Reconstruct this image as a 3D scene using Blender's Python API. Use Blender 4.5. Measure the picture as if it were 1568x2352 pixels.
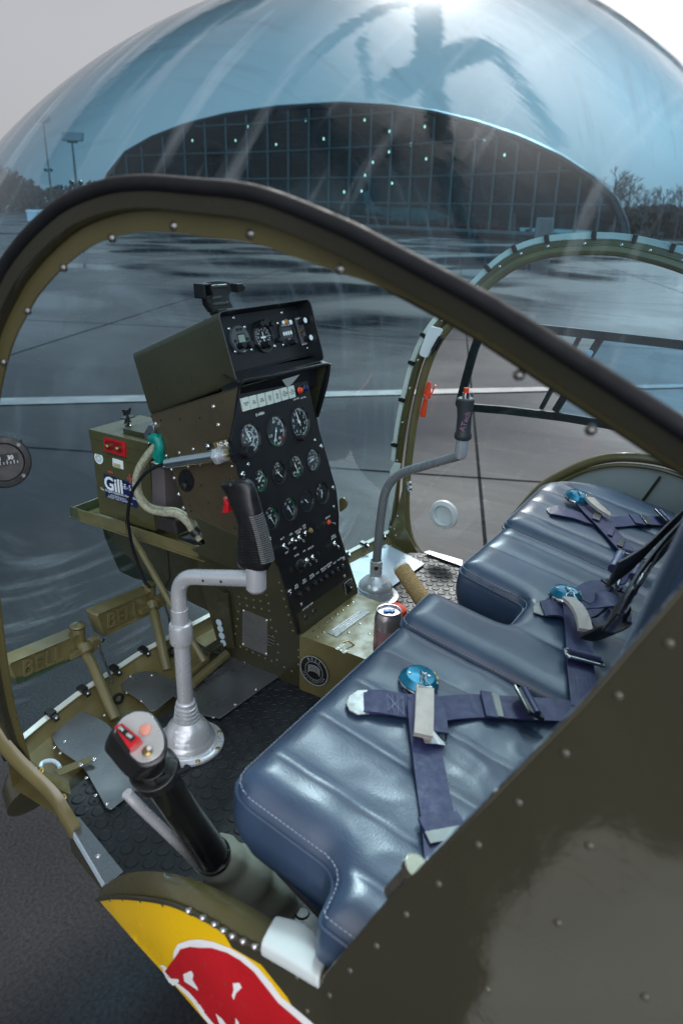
import bpy, bmesh, math, random
from mathutils import Vector as V, Matrix, noise
random.seed(7)
for o in list(bpy.data.objects): bpy.data.objects.remove(o)
scn = bpy.context.scene
COL = scn.collection
# ------------------------------------------------------------------ camera
F = 1700.0                      # focal length, in units where the picture is 1568 x 2352
CAM = V((0, 0, 1.75))
_p = math.atan(690 / F); _az = math.radians(31.6); _r = math.atan(0.025)
_f = V((math.cos(_az), math.sin(_az), 0)); _r0 = V((math.sin(_az), -math.cos(_az), 0)); _u = V((0, 0, 1))
VIEW = _f * math.cos(_p) - _u * math.sin(_p)
_y0 = _f * math.sin(_p) + _u * math.cos(_p)
RGT = _r0 * math.cos(_r) + _y0 * math.sin(_r)
UPV = _y0 * math.cos(_r) - _r0 * math.sin(_r)
cd = bpy.data.cameras.new('camera'); cam = bpy.data.objects.new('camera', cd); COL.objects.link(cam)
cd.sensor_fit = 'VERTICAL'; cd.sensor_height = 36; cd.lens = 36 * F / 2352
cd.clip_start = 0.02; cd.clip_end = 3000
cam.matrix_world = Matrix(((RGT.x, UPV.x, -VIEW.x, CAM.x), (RGT.y, UPV.y, -VIEW.y, CAM.y), (RGT.z, UPV.z, -VIEW.z, CAM.z), (0, 0, 0, 1)))
cd.dof.use_dof = True; cd.dof.focus_distance = 1.75; cd.dof.aperture_fstop = 5.0
scn.camera = cam
# ------------------------------------------------------------------ light
SUN_EL, SUN_AZ = math.radians(43), math.radians(24)     # azimuth of the sun in the XY plane, from +X
sd = V((math.cos(SUN_EL) * math.cos(SUN_AZ), math.cos(SUN_EL) * math.sin(SUN_AZ), math.sin(SUN_EL)))
sl = bpy.data.lights.new('sun', 'SUN'); sl.energy = 2.9; sl.angle = math.radians(10); sl.color = (1, .97, .92)
so = bpy.data.objects.new('sun', sl); COL.objects.link(so); so.rotation_euler = (-sd).to_track_quat('-Z', 'Y').to_euler()
w = bpy.data.worlds.new("World"); scn.world = w; w.use_nodes = True
nt = w.node_tree; N = nt.nodes; L = nt.links
for n in list(N): N.remove(n)
out = N.new('ShaderNodeOutputWorld'); bg = N.new('ShaderNodeBackground'); sky = N.new('ShaderNodeTexSky')
sky.sky_type = 'NISHITA'; sky.sun_disc = False; sky.sun_elevation = SUN_EL; sky.sun_rotation = math.radians(90) - SUN_AZ
sky.dust_density = 4; sky.air_density = 1.0
hs = N.new('ShaderNodeHueSaturation'); hs.inputs['Saturation'].default_value = 0.30
L.new(sky.outputs[0], hs.inputs['Color'])
# overcast veil: even grey cloud, dull overhead, much brighter where it thins out to starboard and behind the camera
tc = N.new('ShaderNodeTexCoord'); nrm_ = N.new('ShaderNodeVectorMath'); nrm_.operation = 'NORMALIZE'; L.new(tc.outputs['Generated'], nrm_.inputs[0])
sep = N.new('ShaderNodeSeparateXYZ'); L.new(nrm_.outputs[0], sep.inputs[0])
def ramp(src, stops):
    r_ = N.new('ShaderNodeValToRGB'); L.new(src, r_.inputs[0]); e = r_.color_ramp.elements
    e[0].position, e[0].color = stops[0][0], (*stops[0][1], 1); e[1].position, e[1].color = stops[-1][0], (*stops[-1][1], 1)
    for q_, c_ in stops[1:-1]: x = e.new(q_); x.color = (*c_, 1)
    return r_.outputs[0]
def lobe(az, el, stops):
    a, b = math.radians(az), math.radians(el); d_ = N.new('ShaderNodeVectorMath'); d_.operation = 'DOT_PRODUCT'; L.new(nrm_.outputs[0], d_.inputs[0])
    d_.inputs[1].default_value = (math.cos(b) * math.cos(a), math.cos(b) * math.sin(a), math.sin(b)); return ramp(d_.outputs['Value'], stops)
def g_(v, t=1.0): return (v * (1 - .03 * t), v, v * (1 + .08 * t))
terms = [ramp(sep.outputs['Z'], [(0, g_(.30)), (.18, g_(.29)), (.45, g_(.23)), (.8, g_(.14)), (1, g_(.12))]),
         lobe(0, 62, [(0, g_(0)), (.87, g_(0)), (.92, g_(.5, 0)), (.965, g_(2.0, 0)), (1, g_(3.8, 0))]),
         lobe(5, 14, [(0, g_(0)), (.945, g_(0)), (.975, g_(.20, 0)), (.992, g_(.80, 0)), (1, g_(1.0, 0))]),
         lobe(226, 26, [(0, g_(0)), (.40, g_(0)), (.72, g_(.65)), (.92, g_(1.8)), (1, g_(2.4))])]
acc_ = terms[0]
for t_ in terms[1:]:
    ad_ = N.new('ShaderNodeVectorMath'); ad_.operation = 'ADD'; L.new(acc_, ad_.inputs[0]); L.new(t_, ad_.inputs[1]); acc_ = ad_.outputs[0]
mul = N.new('ShaderNodeVectorMath'); mul.operation = 'SCALE'; mul.inputs['Scale'].default_value = 11.0
L.new(acc_, mul.inputs[0])
ns = N.new('ShaderNodeTexNoise'); ns.inputs['Scale'].default_value = 2.2; ns.inputs['Detail'].default_value = 5
L.new(tc.outputs['Generated'], ns.inputs['Vector'])
mr = N.new('ShaderNodeMapRange'); L.new(ns.outputs[0], mr.inputs[0]); mr.inputs[3].default_value = .82; mr.inputs[4].default_value = 1.18
m2 = N.new('ShaderNodeVectorMath'); m2.operation = 'SCALE'; L.new(mul.outputs[0], m2.inputs[0]); L.new(mr.outputs[0], m2.inputs['Scale'])
mx = N.new('ShaderNodeMix'); mx.data_type = 'RGBA'; mx.inputs[0].default_value = .88
L.new(hs.outputs[0], mx.inputs[6]); L.new(m2.outputs[0], mx.inputs[7])
L.new(mx.outputs[2], bg.inputs['Color']); bg.inputs['Strength'].default_value = 0.10
L.new(bg.outputs[0], out.inputs[0])
scn.view_settings.view_transform = 'Standard'; scn.view_settings.look = 'None'
scn.view_settings.exposure = 0.42; scn.view_settings.gamma = 1
scn.render.engine = 'CYCLES'
scn.cycles.max_bounces = 10; scn.cycles.transparent_max_bounces = 24; scn.cycles.transmission_bounces = 6

# ------------------------------------------------------------------ picture geometry helpers
def ray(x, y): return VIEW + RGT * ((x - 784) / F) + UPV * ((1176 - y) / F)
def on(x, y, ax, val):
    d = ray(x, y); i = 'xyz'.index(ax); return CAM + d * ((val - CAM[i]) / d[i])
def dep(x, y, t): return CAM + ray(x, y) * t
def onp(x, y, p0, n):
    d = ray(x, y); n = V(n); return CAM + d * (n.dot(V(p0) - CAM) / n.dot(d))

# ------------------------------------------------------------------ materials
def nodes(m):
    m.use_nodes = True; return m.node_tree.nodes, m.node_tree.links, m.node_tree.nodes['Principled BSDF']
MATS = {}
def mat(name, col, rough=.5, metal=0, var=.12, vscale=6, bump=0, bscale=60, rvar=.1, spec=.5, coat=0, coord='Object', emit=None, detail=4):
    if name in MATS: return MATS[name]
    m = bpy.data.materials.new(name); n, l, b = nodes(m)
    tc = n.new('ShaderNodeTexCoord')
    tx = n.new('ShaderNodeTexNoise'); tx.inputs['Scale'].default_value = vscale; tx.inputs['Detail'].default_value = detail
    l.new(tc.outputs[coord], tx.inputs['Vector'])
    mr = n.new('ShaderNodeMapRange'); mr.inputs[1].default_value = .3; mr.inputs[2].default_value = .7
    mr.inputs[3].default_value = 1 - var; mr.inputs[4].default_value = 1 + var; l.new(tx.outputs[0], mr.inputs[0])
    sc = n.new('ShaderNodeVectorMath'); sc.operation = 'SCALE'; sc.inputs[0].default_value = col[:3]; l.new(mr.outputs[0], sc.inputs['Scale'])
    l.new(sc.outputs[0], b.inputs['Base Color'])
    m3 = n.new('ShaderNodeMapRange'); m3.inputs[1].default_value = .3; m3.inputs[2].default_value = .7
    m3.inputs[3].default_value = max(.02, rough - rvar); m3.inputs[4].default_value = min(1, rough + rvar)
    t2 = n.new('ShaderNodeTexNoise'); t2.inputs['Scale'].default_value = vscale * 2.3; t2.inputs['Detail'].default_value = 5
    l.new(tc.outputs[coord], t2.inputs['Vector']); l.new(t2.outputs[0], m3.inputs[0]); l.new(m3.outputs[0], b.inputs['Roughness'])
    b.inputs['Metallic'].default_value = metal; b.inputs['Specular IOR Level'].default_value = spec
    b.inputs['Coat Weight'].default_value = coat; b.inputs['Coat Roughness'].default_value = .08
    if bump:
        t3 = n.new('ShaderNodeTexNoise'); t3.inputs['Scale'].default_value = bscale; t3.inputs['Detail'].default_value = 6
        l.new(tc.outputs[coord], t3.inputs['Vector'])
        bp = n.new('ShaderNodeBump'); bp.inputs['Strength'].default_value = 1; bp.inputs['Distance'].default_value = bump
        l.new(t3.outputs[0], bp.inputs['Height']); l.new(bp.outputs[0], b.inputs['Normal'])
    if emit:
        b.inputs['Emission Color'].default_value = (*emit[:3], 1); b.inputs['Emission Strength'].default_value = emit[3]
    MATS[name] = m; return m
OLIVE = mat('olive_paint', (.085, .076, .030), .24, 0, .15, 5, .0004, 9, .07, coat=.3)
OLIVE2 = mat('dark_olive_paint', (.045, .042, .022), .30, 0, .15, 5, .0006, 7, .06, coat=.3)
OLIVE3 = mat('worn_olive_paint', (.145, .122, .050), .20, 0, .2, 11, .0004, 14, .07, coat=.5)
SKIN = mat('glossy_olive_skin', (.050, .046, .028), .12, 0, .12, 4, .006, 6, .04, coat=1)
BRONZE = mat('bronze_olive_panel', (.15, .115, .070), .26, .55, .15, 6, .0008, 6, .06)
BLACKP = mat('black_panel_paint', (.010, .011, .013), .38, 0, .2, 20, .00008, 300, .08)
BLACK = mat('black_plastic', (.012, .012, .013), .33, 0, .2, 30, .0001, 200, .1)
RUBBER = mat('black_rubber', (.008, .009, .011), .65, 0, .2, 30, .0002, 150, .1, spec=.25)
FLOORM = mat('studded_rubber', (.016, .019, .022), .48, 0, .3, 14, .0003, 120, .1)
SILVER = mat('silver_paint', (.66, .67, .69), .27, .45, .05, 9, .00006, 90, .04, coat=.2)
ALU = mat('brushed_aluminium', (.34, .355, .37), .30, .85, .12, 5, .0002, 9, .08)
CHROME = mat('chrome', (.75, .75, .75), .12, 1, .08, 20, 0, 10, .05)
STEEL = mat('dull_steel', (.20, .20, .19), .35, .9, .2, 30, 0, 10, .1)
GUNMETAL = mat('gunmetal', (.10, .10, .10), .3, .9, .2, 30, 0, 10, .1)
BRASS = mat('brass', (.45, .33, .14), .3, 1, .2, 30, 0, 10, .1)
WHITE = mat('white_paint', (.75, .76, .74), .4, 0, .05, 10)
IVORY = mat('ivory_plastic', (.62, .66, .58), .45, 0, .06, 10)
LETTER = mat('white_lettering', (.88, .88, .86), .5, 0, .04, 20)
BLUELET = mat('navy_decal', (.008, .018, .085), .3, 0, .1, 20)
RED = mat('red_paint', (.55, .012, .018), .25, 0, .08, 12, coat=.3)
ORANGE = mat('orange_red_plastic', (.75, .06, .015), .4, 0, .08, 12)
YELLOW = mat('yellow_paint', (.92, .56, .004), .28, 0, .04, 4, .0008, 6, .05, coat=.4)
TEAL = mat('teal_plastic', (.0, .22, .17), .4, 0, .1, 12)
TEALM = mat('teal_anodised', (.008, .22, .36), .25, .45, .1, 30, coat=.4)
GREEN = mat('green_mark', (.02, .45, .16), .5)
SCRIB = mat('cream_webbing', (.66, .60, .54), .75, 0, .1, 60, .0006, 500, .1)
WEB = mat('navy_webbing', (.036, .042, .125), .55, 0, .18, 40, .0005, 420, .1, spec=.6)
STITCH = mat('pale_thread', (.34, .40, .50), .7, 0, .2, 60)
STITCHD = mat('navy_thread', (.012, .02, .045), .6, 0, .2, 60)
CANVAS = mat('grey_canvas', (.30, .32, .26), .85, 0, .25, 10, .003, 26, .05)
TWINE = mat('twine', (.42, .28, .12), .8, 0, .25, 200, .0008, 260, .1)
LCD = mat('lcd_grey', (.30, .36, .30), .25)
DIAL = mat('dial_black', (.012, .013, .015), .5, 0, .1, 20)
GREYPANEL = mat('pale_grey_panel', (.42, .46, .43), .6, 0, .08, 6, .0008, 30)
PADM = mat('pale_pad', (.62, .68, .66), .6, 0, .06, 10)
TRANSL = mat('pale_blue_plate', (.50, .62, .70), .35, 0, .08, 8)

def leather(name='blue_leather'):
    m = bpy.data.materials.new(name); n, l, b = nodes(m)
    tc = n.new('ShaderNodeTexCoord')
    a = n.new('ShaderNodeTexNoise'); a.inputs['Scale'].default_value = 9; a.inputs['Detail'].default_value = 6; l.new(tc.outputs['Object'], a.inputs['Vector'])
    cr = n.new('ShaderNodeValToRGB'); cr.color_ramp.elements[0].position = .3; cr.color_ramp.elements[1].position = .72
    cr.color_ramp.elements[0].color = (.026, .052, .100, 1); cr.color_ramp.elements[1].color = (.043, .080, .145, 1)
    l.new(a.outputs[0], cr.inputs[0]); l.new(cr.outputs[0], b.inputs['Base Color'])
    v = n.new('ShaderNodeTexVoronoi'); v.inputs['Scale'].default_value = 420; l.new(tc.outputs['Object'], v.inputs['Vector'])
    b1 = n.new('ShaderNodeBump'); b1.inputs['Strength'].default_value = .55; b1.inputs['Distance'].default_value = .00022; l.new(v.outputs['Distance'], b1.inputs['Height'])
    mp = n.new('ShaderNodeMapping'); mp.inputs['Scale'].default_value = (1.0, .45, 1); mp.inputs['Rotation'].default_value = (0, 0, .5); l.new(tc.outputs['Object'], mp.inputs['Vector'])
    nn = n.new('ShaderNodeTexNoise'); nn.inputs['Scale'].default_value = 26; nn.inputs['Detail'].default_value = 7; nn.inputs['Distortion'].default_value = .9; l.new(mp.outputs[0], nn.inputs['Vector'])
    b2 = n.new('ShaderNodeBump'); b2.inputs['Strength'].default_value = .8; b2.inputs['Distance'].default_value = .0006
    l.new(nn.outputs[0], b2.inputs['Height']); l.new(b1.outputs[0], b2.inputs['Normal']); l.new(b2.outputs[0], b.inputs['Normal'])
    try:
        rg = n.new('ShaderNodeTexNoise'); rg.noise_type = 'RIDGED_MULTIFRACTAL'; rg.inputs['Scale'].default_value = 9; rg.inputs['Detail'].default_value = 3; rg.inputs['Distortion'].default_value = 1.2; l.new(mp.outputs[0], rg.inputs['Vector'])
        b3 = n.new('ShaderNodeBump'); b3.inputs['Strength'].default_value = .5; b3.inputs['Distance'].default_value = .0016; l.new(rg.outputs[0], b3.inputs['Height']); l.new(b2.outputs[0], b3.inputs['Normal']); l.new(b3.outputs[0], b.inputs['Normal'])
    except Exception: pass
    mr = n.new('ShaderNodeMapRange'); l.new(nn.outputs[0], mr.inputs[0]); mr.inputs[3].default_value = .28; mr.inputs[4].default_value = .42
    l.new(mr.outputs[0], b.inputs['Roughness']); b.inputs['Specular IOR Level'].default_value = 1.0
    return m
LEATHER = leather()

def clear_mat(name, tint, refl=1.45, rough=.0, edge=None, streak=0, wav=0, hazy=0):
    m = bpy.data.materials.new(name); n, l, b = nodes(m); n.remove(b); o = n['Material Output']
    t = n.new('ShaderNodeBsdfTransparent'); g = n.new('ShaderNodeBsdfGlossy'); g.inputs['Roughness'].default_value = rough
    lw = n.new('ShaderNodeLayerWeight'); lw.inputs[0].default_value = .5
    if edge:
        mc = n.new('ShaderNodeMix'); mc.data_type = 'RGBA'; mc.inputs[6].default_value = (*tint, 1); mc.inputs[7].default_value = (*edge, 1)
        l.new(lw.outputs['Facing'], mc.inputs[0]); l.new(mc.outputs[2], t.inputs[0])
    else: t.inputs[0].default_value = (*tint, 1)
    # Schlick reflectance of a thin sheet, the same from both sides
    ge = n.new('ShaderNodeNewGeometry'); dt = n.new('ShaderNodeVectorMath'); dt.operation = 'DOT_PRODUCT'; l.new(ge.outputs['Normal'], dt.inputs[0]); l.new(ge.outputs['Incoming'], dt.inputs[1])
    ab = n.new('ShaderNodeMath'); ab.operation = 'ABSOLUTE'; l.new(dt.outputs['Value'], ab.inputs[0])
    om = n.new('ShaderNodeMath'); om.operation = 'SUBTRACT'; om.inputs[0].default_value = 1; om.use_clamp = True; l.new(ab.outputs[0], om.inputs[1])
    pw = n.new('ShaderNodeMath'); pw.operation = 'POWER'; pw.inputs[1].default_value = 4.2; l.new(om.outputs[0], pw.inputs[0])
    r0 = 1.7 * ((refl - 1) / (refl + 1)) ** 2
    fr = n.new('ShaderNodeMath'); fr.operation = 'MULTIPLY_ADD'; l.new(pw.outputs[0], fr.inputs[0]); fr.inputs[1].default_value = 1 - r0; fr.inputs[2].default_value = r0
    s = n.new('ShaderNodeMixShader'); l.new(fr.outputs[0], s.inputs[0]); l.new(t.outputs[0], s.inputs[1]); l.new(g.outputs[0], s.inputs[2])
    if hazy:
        g2 = n.new('ShaderNodeBsdfGlossy'); g2.inputs['Roughness'].default_value = .32; mg = n.new('ShaderNodeMixShader'); mg.inputs[0].default_value = hazy
        l.new(g.outputs[0], mg.inputs[1]); l.new(g2.outputs[0], mg.inputs[2]); l.new(mg.outputs[0], s.inputs[2])
    last = s
    if wav:
        tq = n.new('ShaderNodeTexCoord'); mq = n.new('ShaderNodeMapping'); mq.inputs['Scale'].default_value = (2.5, 1, 1.6); mq.inputs['Rotation'].default_value = (.2, .6, .5); l.new(tq.outputs['Object'], mq.inputs['Vector'])
        nq = n.new('ShaderNodeTexNoise'); nq.inputs['Scale'].default_value = 3.2; nq.inputs['Detail'].default_value = 3; l.new(mq.outputs[0], nq.inputs['Vector'])
        bq = n.new('ShaderNodeBump'); bq.inputs['Strength'].default_value = 1; bq.inputs['Distance'].default_value = wav; l.new(nq.outputs[0], bq.inputs['Height'])
        mq2 = n.new('ShaderNodeMapping'); mq2.inputs['Scale'].default_value = (60, 4, 8); mq2.inputs['Rotation'].default_value = (.3, .9, .4); l.new(tq.outputs['Object'], mq2.inputs['Vector'])
        nq2 = n.new('ShaderNodeTexNoise'); nq2.inputs['Scale'].default_value = 2; nq2.inputs['Detail'].default_value = 6; l.new(mq2.outputs[0], nq2.inputs['Vector'])
        bq2 = n.new('ShaderNodeBump'); bq2.inputs['Strength'].default_value = 1; bq2.inputs['Distance'].default_value = wav * .12; l.new(nq2.outputs[0], bq2.inputs['Height']); l.new(bq.outputs[0], bq2.inputs['Normal']); l.new(bq2.outputs[0], g.inputs['Normal'])
    if streak:
        tc = n.new('ShaderNodeTexCoord'); mp = n.new('ShaderNodeMapping'); mp.inputs['Scale'].default_value = (3, 40, 3); mp.inputs['Rotation'].default_value = (.3, .5, .9)
        l.new(tc.outputs['Object'], mp.inputs['Vector']); nn = n.new('ShaderNodeTexNoise'); nn.inputs['Scale'].default_value = 1.0; nn.inputs['Detail'].default_value = 8
        l.new(mp.outputs[0], nn.inputs['Vector'])
        mr = n.new('ShaderNodeMapRange'); mr.inputs[1].default_value = .54; mr.inputs[2].default_value = .80; mr.inputs[3].default_value = 0; mr.inputs[4].default_value = streak
        l.new(nn.outputs[0], mr.inputs[0]); d = n.new('ShaderNodeBsdfDiffuse'); d.inputs[0].default_value = (.6, .68, .72, 1)
        s2 = n.new('ShaderNodeMixShader'); l.new(mr.outputs[0], s2.inputs[0]); l.new(s.outputs[0], s2.inputs[1]); l.new(d.outputs[0], s2.inputs[2]); last = s2
    l.new(last.outputs[0], o.inputs[0]); return m
ACRYL = clear_mat('blue_acrylic', (.62, .83, .92), 1.33, .02, (.47, .73, .87), .22, .0016, .22)
CLEAR = clear_mat('clear_acrylic', (.90, .95, .97), 1.4, .01)
BLUEWIN = clear_mat('blue_window_acrylic', (.55, .75, .88), 1.5, .01)
GLASS = clear_mat('instrument_glass', (.95, .97, .97), 1.35, .02)
HGLASS = clear_mat('hangar_glass', (.26, .56, .62), 1.40, .03)

# ------------------------------------------------------------------ mesh builder
ORG = {}
def setp(o, label=None, cat=None, group=None, kind=None):
    if label: o['label'] = label
    if cat: o['category'] = cat
    if group: o['group'] = group
    if kind: o['kind'] = kind
    return o
def empty(name, loc, label, cat, group=None):
    o = bpy.data.objects.new(name, None); COL.objects.link(o); o.location = loc; o.empty_display_size = .05
    ORG[o.name] = V(loc); return setp(o, label, cat, group)
_glyph = {}
def glyph(s, bold=0.0):
    k = (s, bold)
    if k in _glyph: return _glyph[k]
    c = bpy.data.curves.new('t', 'FONT'); c.body = s; c.size = 1; c.align_x = 'CENTER'; c.align_y = 'CENTER'; c.offset = bold; c.resolution_u = 3; c.space_line = .9
    o = bpy.data.objects.new('t', c); COL.objects.link(o)
    me = o.to_mesh(); vs = [V(v.co) for v in me.vertices]; fs = [tuple(p.vertices) for p in me.polygons]; o.to_mesh_clear()
    bpy.data.objects.remove(o); bpy.data.curves.remove(c)
    _glyph[k] = (vs, fs); return _glyph[k]
def catmull(pts, n=8, closed=False):
    pts = [V(p) for p in pts]; out = []; m = len(pts)
    rng = range(m if closed else m - 1)
    for i in rng:
        p1, p2 = pts[i], pts[(i + 1) % m]
        p0 = pts[(i - 1) % m] if (closed or i > 0) else p1 * 2 - p2
        p3 = pts[(i + 2) % m] if (closed or i + 2 < m) else p2 * 2 - p1
        for k in range(n):
            t = k / n
            out.append(.5 * ((2 * p1) + (p2 - p0) * t + (2 * p0 - 5 * p1 + 4 * p2 - p3) * t * t + (3 * p1 - p0 - 3 * p2 + p3) * t ** 3))
    if not closed: out.append(pts[-1])
    return out
def basis(d):
    d = V(d).normalized(); a = V((0, 0, 1)) if abs(d.z) < .9 else V((1, 0, 0))
    u = a.cross(d).normalized(); return u, d.cross(u).normalized(), d
class MB:
    def __init__(s): s.v = []; s.f = []; s.m = []
    def add(s, vs, fs, m=0):
        k = len(s.v); s.v += [V(v) for v in vs]
        for f in fs: s.f.append([k + i for i in f]); s.m.append(m)
        return s
    def box(s, c, size, R=None, m=0):
        c = V(c); h = [V(size)[i] / 2 for i in range(3)]
        R = R or Matrix.Identity(3)
        vs = [c + R @ V((sx * h[0], sy * h[1], sz * h[2])) for sx in (-1, 1) for sy in (-1, 1) for sz in (-1, 1)]
        return s.add(vs, [(0, 1, 3, 2), (4, 6, 7, 5), (0, 4, 5, 1), (2, 3, 7, 6), (0, 2, 6, 4), (1, 5, 7, 3)], m)
    def obox(s, o, a, b, c, m=0):     # corner o and three edge vectors
        o, a, b, c = V(o), V(a), V(b), V(c)
        vs = [o, o + c, o + b, o + b + c, o + a, o + a + c, o + a + b, o + a + b + c]
        return s.add(vs, [(0, 1, 3, 2), (4, 6, 7, 5), (0, 4, 5, 1), (2, 3, 7, 6), (0, 2, 6, 4), (1, 5, 7, 3)], m)
    def prism(s, poly, d, m=0, mside=None):
        poly = [V(p) for p in poly]; n = len(poly); d = V(d)
        s.add(poly + [p + d for p in poly], [tuple(range(n))[::-1], tuple(range(n, 2 * n))], m)
        k = len(s.v) - 2 * n
        for i in range(n):
            j = (i + 1) % n; s.f.append([k + i, k + j, k + n + j, k + n + i]); s.m.append(m if mside is None else mside)
        return s
    def tube(s, pts, r, n=12, m=0, caps=True, closed=False, flat=1.0, upv=None):
        pts = [V(p) for p in pts]; N = len(pts)
        rs = r if isinstance(r, (list, tuple)) else [r] * N
        if len(rs) != N: rs = [rs[0] + (rs[-1] - rs[0]) * i / (N - 1) for i in range(N)]
        vs = []; u = None
        for i in range(N):
            if closed: t = pts[(i + 1) % N] - pts[i - 1]
            else: t = pts[min(i + 1, N - 1)] - pts[max(i - 1, 0)]
            t.normalize()
            if u is None: u = (V(upv) if upv is not None else basis(t)[0]); u = (u - t * u.dot(t)).normalized()
            else: u = (u - t * u.dot(t)).normalized()
            w = t.cross(u)
            for k in range(n):
                a = 2 * math.pi * k / n; vs.append(pts[i] + (u * math.cos(a) + w * math.sin(a) * flat) * rs[i])
        fs = []
        for i in range(N if closed else N - 1):
            j = (i + 1) % N
            for k in range(n): fs.append((i * n + k, i * n + (k + 1) % n, j * n + (k + 1) % n, j * n + k))
        if caps and not closed: fs += [tuple(range(n))[::-1], tuple(range((N - 1) * n, N * n))]
        return s.add(vs, fs, m)
    def cyl(s, a, b, r0, r1=None, n=20, m=0): return s.tube([a, b], [r0, r0 if r1 is None else r1], n, m)
    def lathe(s, o, ax, prof, n=28, m=0, sx=1.0, u=None):   # prof: (radius, height)
        o = V(o); b = basis(ax); uu, ww, d = b
        if u is not None: uu = (V(u) - d * d.dot(V(u))).normalized(); ww = d.cross(uu)
        vs = []; P = len(prof)
        for r, h in prof:
            for k in range(n):
                a = 2 * math.pi * k / n; vs.append(o + d * h + uu * (math.cos(a) * r * sx) + ww * (math.sin(a) * r))
        fs = []
        for i in range(P - 1):
            for k in range(n): fs.append((i * n + k, i * n + (k + 1) % n, (i + 1) * n + (k + 1) % n, (i + 1) * n + k))
        if prof[0][0] > 1e-5: fs.append(tuple(range(n))[::-1])
        if prof[-1][0] > 1e-5: fs.append(tuple(range((P - 1) * n, P * n)))
        return s.add(vs, fs, m)
    def ring(s, o, ax, r0, r1, h0, h1, n=28, m=0):  # washer with hole
        return s.lathe_closed(o, ax, [(r0, h0), (r1, h0), (r1, h1), (r0, h1)], n, m)
    def lathe_closed(s, o, ax, prof, n=28, m=0):
        o = V(o); uu, ww, d = basis(ax); vs = []; P = len(prof)
        for r, h in prof:
            for k in range(n):
                a = 2 * math.pi * k / n; vs.append(o + d * h + (uu * math.cos(a) + ww * math.sin(a)) * r)
        fs = [(i * n + k, i * n + (k + 1) % n, ((i + 1) % P) * n + (k + 1) % n, ((i + 1) % P) * n + k) for i in range(P) for k in range(n)]
        return s.add(vs, fs, m)
    def rivet(s, p, nrm, r=.003, m=0, h=.45, n=8):
        return s.lathe(p, nrm, [(r, -.0005), (r, r * .1), (r * .75, r * h * .75), (0.00001, r * h)], n, m)
    def screw(s, p, nrm, r=.004, m=0, n=10):
        return s.lathe(p, nrm, [(r, -.0005), (r, r * .25), (r * .7, r * .5), (r * .25, r * .5), (0.00001, r * .2)], n, m)
    def text(s, t, o, r, u, size, m=0, bold=0.0, sx=1.0, off=.0006):
        vs, fs = glyph(t, bold); o = V(o); r = V(r).normalized(); u = V(u); u = (u - r * r.dot(u)).normalized(); nn = r.cross(u)
        return s.add([o + r * (v.x * size * sx) + u * (v.y * size) + nn * off for v in vs], fs, m)
    def ribbon(s, pts, nrm, wd, th=.0022, m=0, n=6, smooth=True, crown=0.0):
        P = catmull(pts, n) if smooth and len(pts) > 2 else [V(p) for p in pts]
        N = len(P); nr = nrm if isinstance(nrm, list) else None
        vs = []
        for i in range(N):
            t = (P[min(i + 1, N - 1)] - P[max(i - 1, 0)]).normalized()
            nn = V(nrm) if nr is None else V(nr[min(len(nr) - 1, round(i * (len(nr) - 1) / (N - 1)))])
            sd = t.cross(nn).normalized(); up = sd.cross(t).normalized()
            ww = (wd[0] + (wd[1] - wd[0]) * i / (N - 1)) if isinstance(wd, tuple) else wd
            for q in (-1, -.5, 0, .5, 1): vs.append(P[i] + sd * (ww / 2 * q) + up * (th / 2 + crown * (1 - q * q)))
            for q in (1, .5, 0, -.5, -1): vs.append(P[i] + sd * (ww / 2 * q) + up * (-th / 2 + crown * (1 - q * q)))
        fs = []
        for i in range(N - 1):
            for k in range(10): fs.append((i * 10 + k, i * 10 + (k + 1) % 10, (i + 1) * 10 + (k + 1) % 10, (i + 1) * 10 + k))
        fs += [tuple(range(10)), tuple(range((N - 1) * 10, N * 10))[::-1]]
        return s.add(vs, fs, m)
    def dash(s, pts, nrm, step=.006, ln=.0038, wd=.0011, m=0, lift=.0008):
        P = [V(p) for p in pts]; acc = 0
        for i in range(len(P) - 1):
            a, b = P[i], P[i + 1]; Ln = (b - a).length
            if Ln < 1e-6: continue
            t = (b - a) / Ln; nn = V(nrm); sd = t.cross(nn).normalized()
            while acc < Ln:
                q = a + t * acc + nn * lift
                s.obox(q - sd * wd / 2, t * ln, sd * wd, nn * .0008, m); acc += step
            acc -= Ln
        return s
    def build(s, name, mats, parent=None, bevel=0, ang=40, segs=2, subsurf=0):
        if not isinstance(mats, (list, tuple)): mats = [mats]
        me = bpy.data.meshes.new(name)
        root = parent
        while root is not None and root.name not in ORG: root = root.parent
        og = ORG[root.name] if root is not None else V((0, 0, 0))
        me.from_pydata([v - og for v in s.v], [], s.f)
        for mt in mats: me.materials.append(mt)
        me.polygons.foreach_set('material_index', s.m)
        bm = bmesh.new(); bm.from_mesh(me); bmesh.ops.recalc_face_normals(bm, faces=bm.faces); bm.to_mesh(me); bm.free()
        me.shade_smooth(); me.set_sharp_from_angle(angle=math.radians(ang))
        o = bpy.data.objects.new(name, me); COL.objects.link(o)
        if parent is not None: o.parent = parent
        if bevel:
            b = o.modifiers.new('bevel', 'BEVEL'); b.width = bevel; b.segments = segs; b.limit_method = 'ANGLE'; b.angle_limit = math.radians(35); b.harden_normals = True
        if subsurf:
            b = o.modifiers.new('sub', 'SUBSURF'); b.levels = subsurf; b.render_levels = subsurf
        return o
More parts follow.
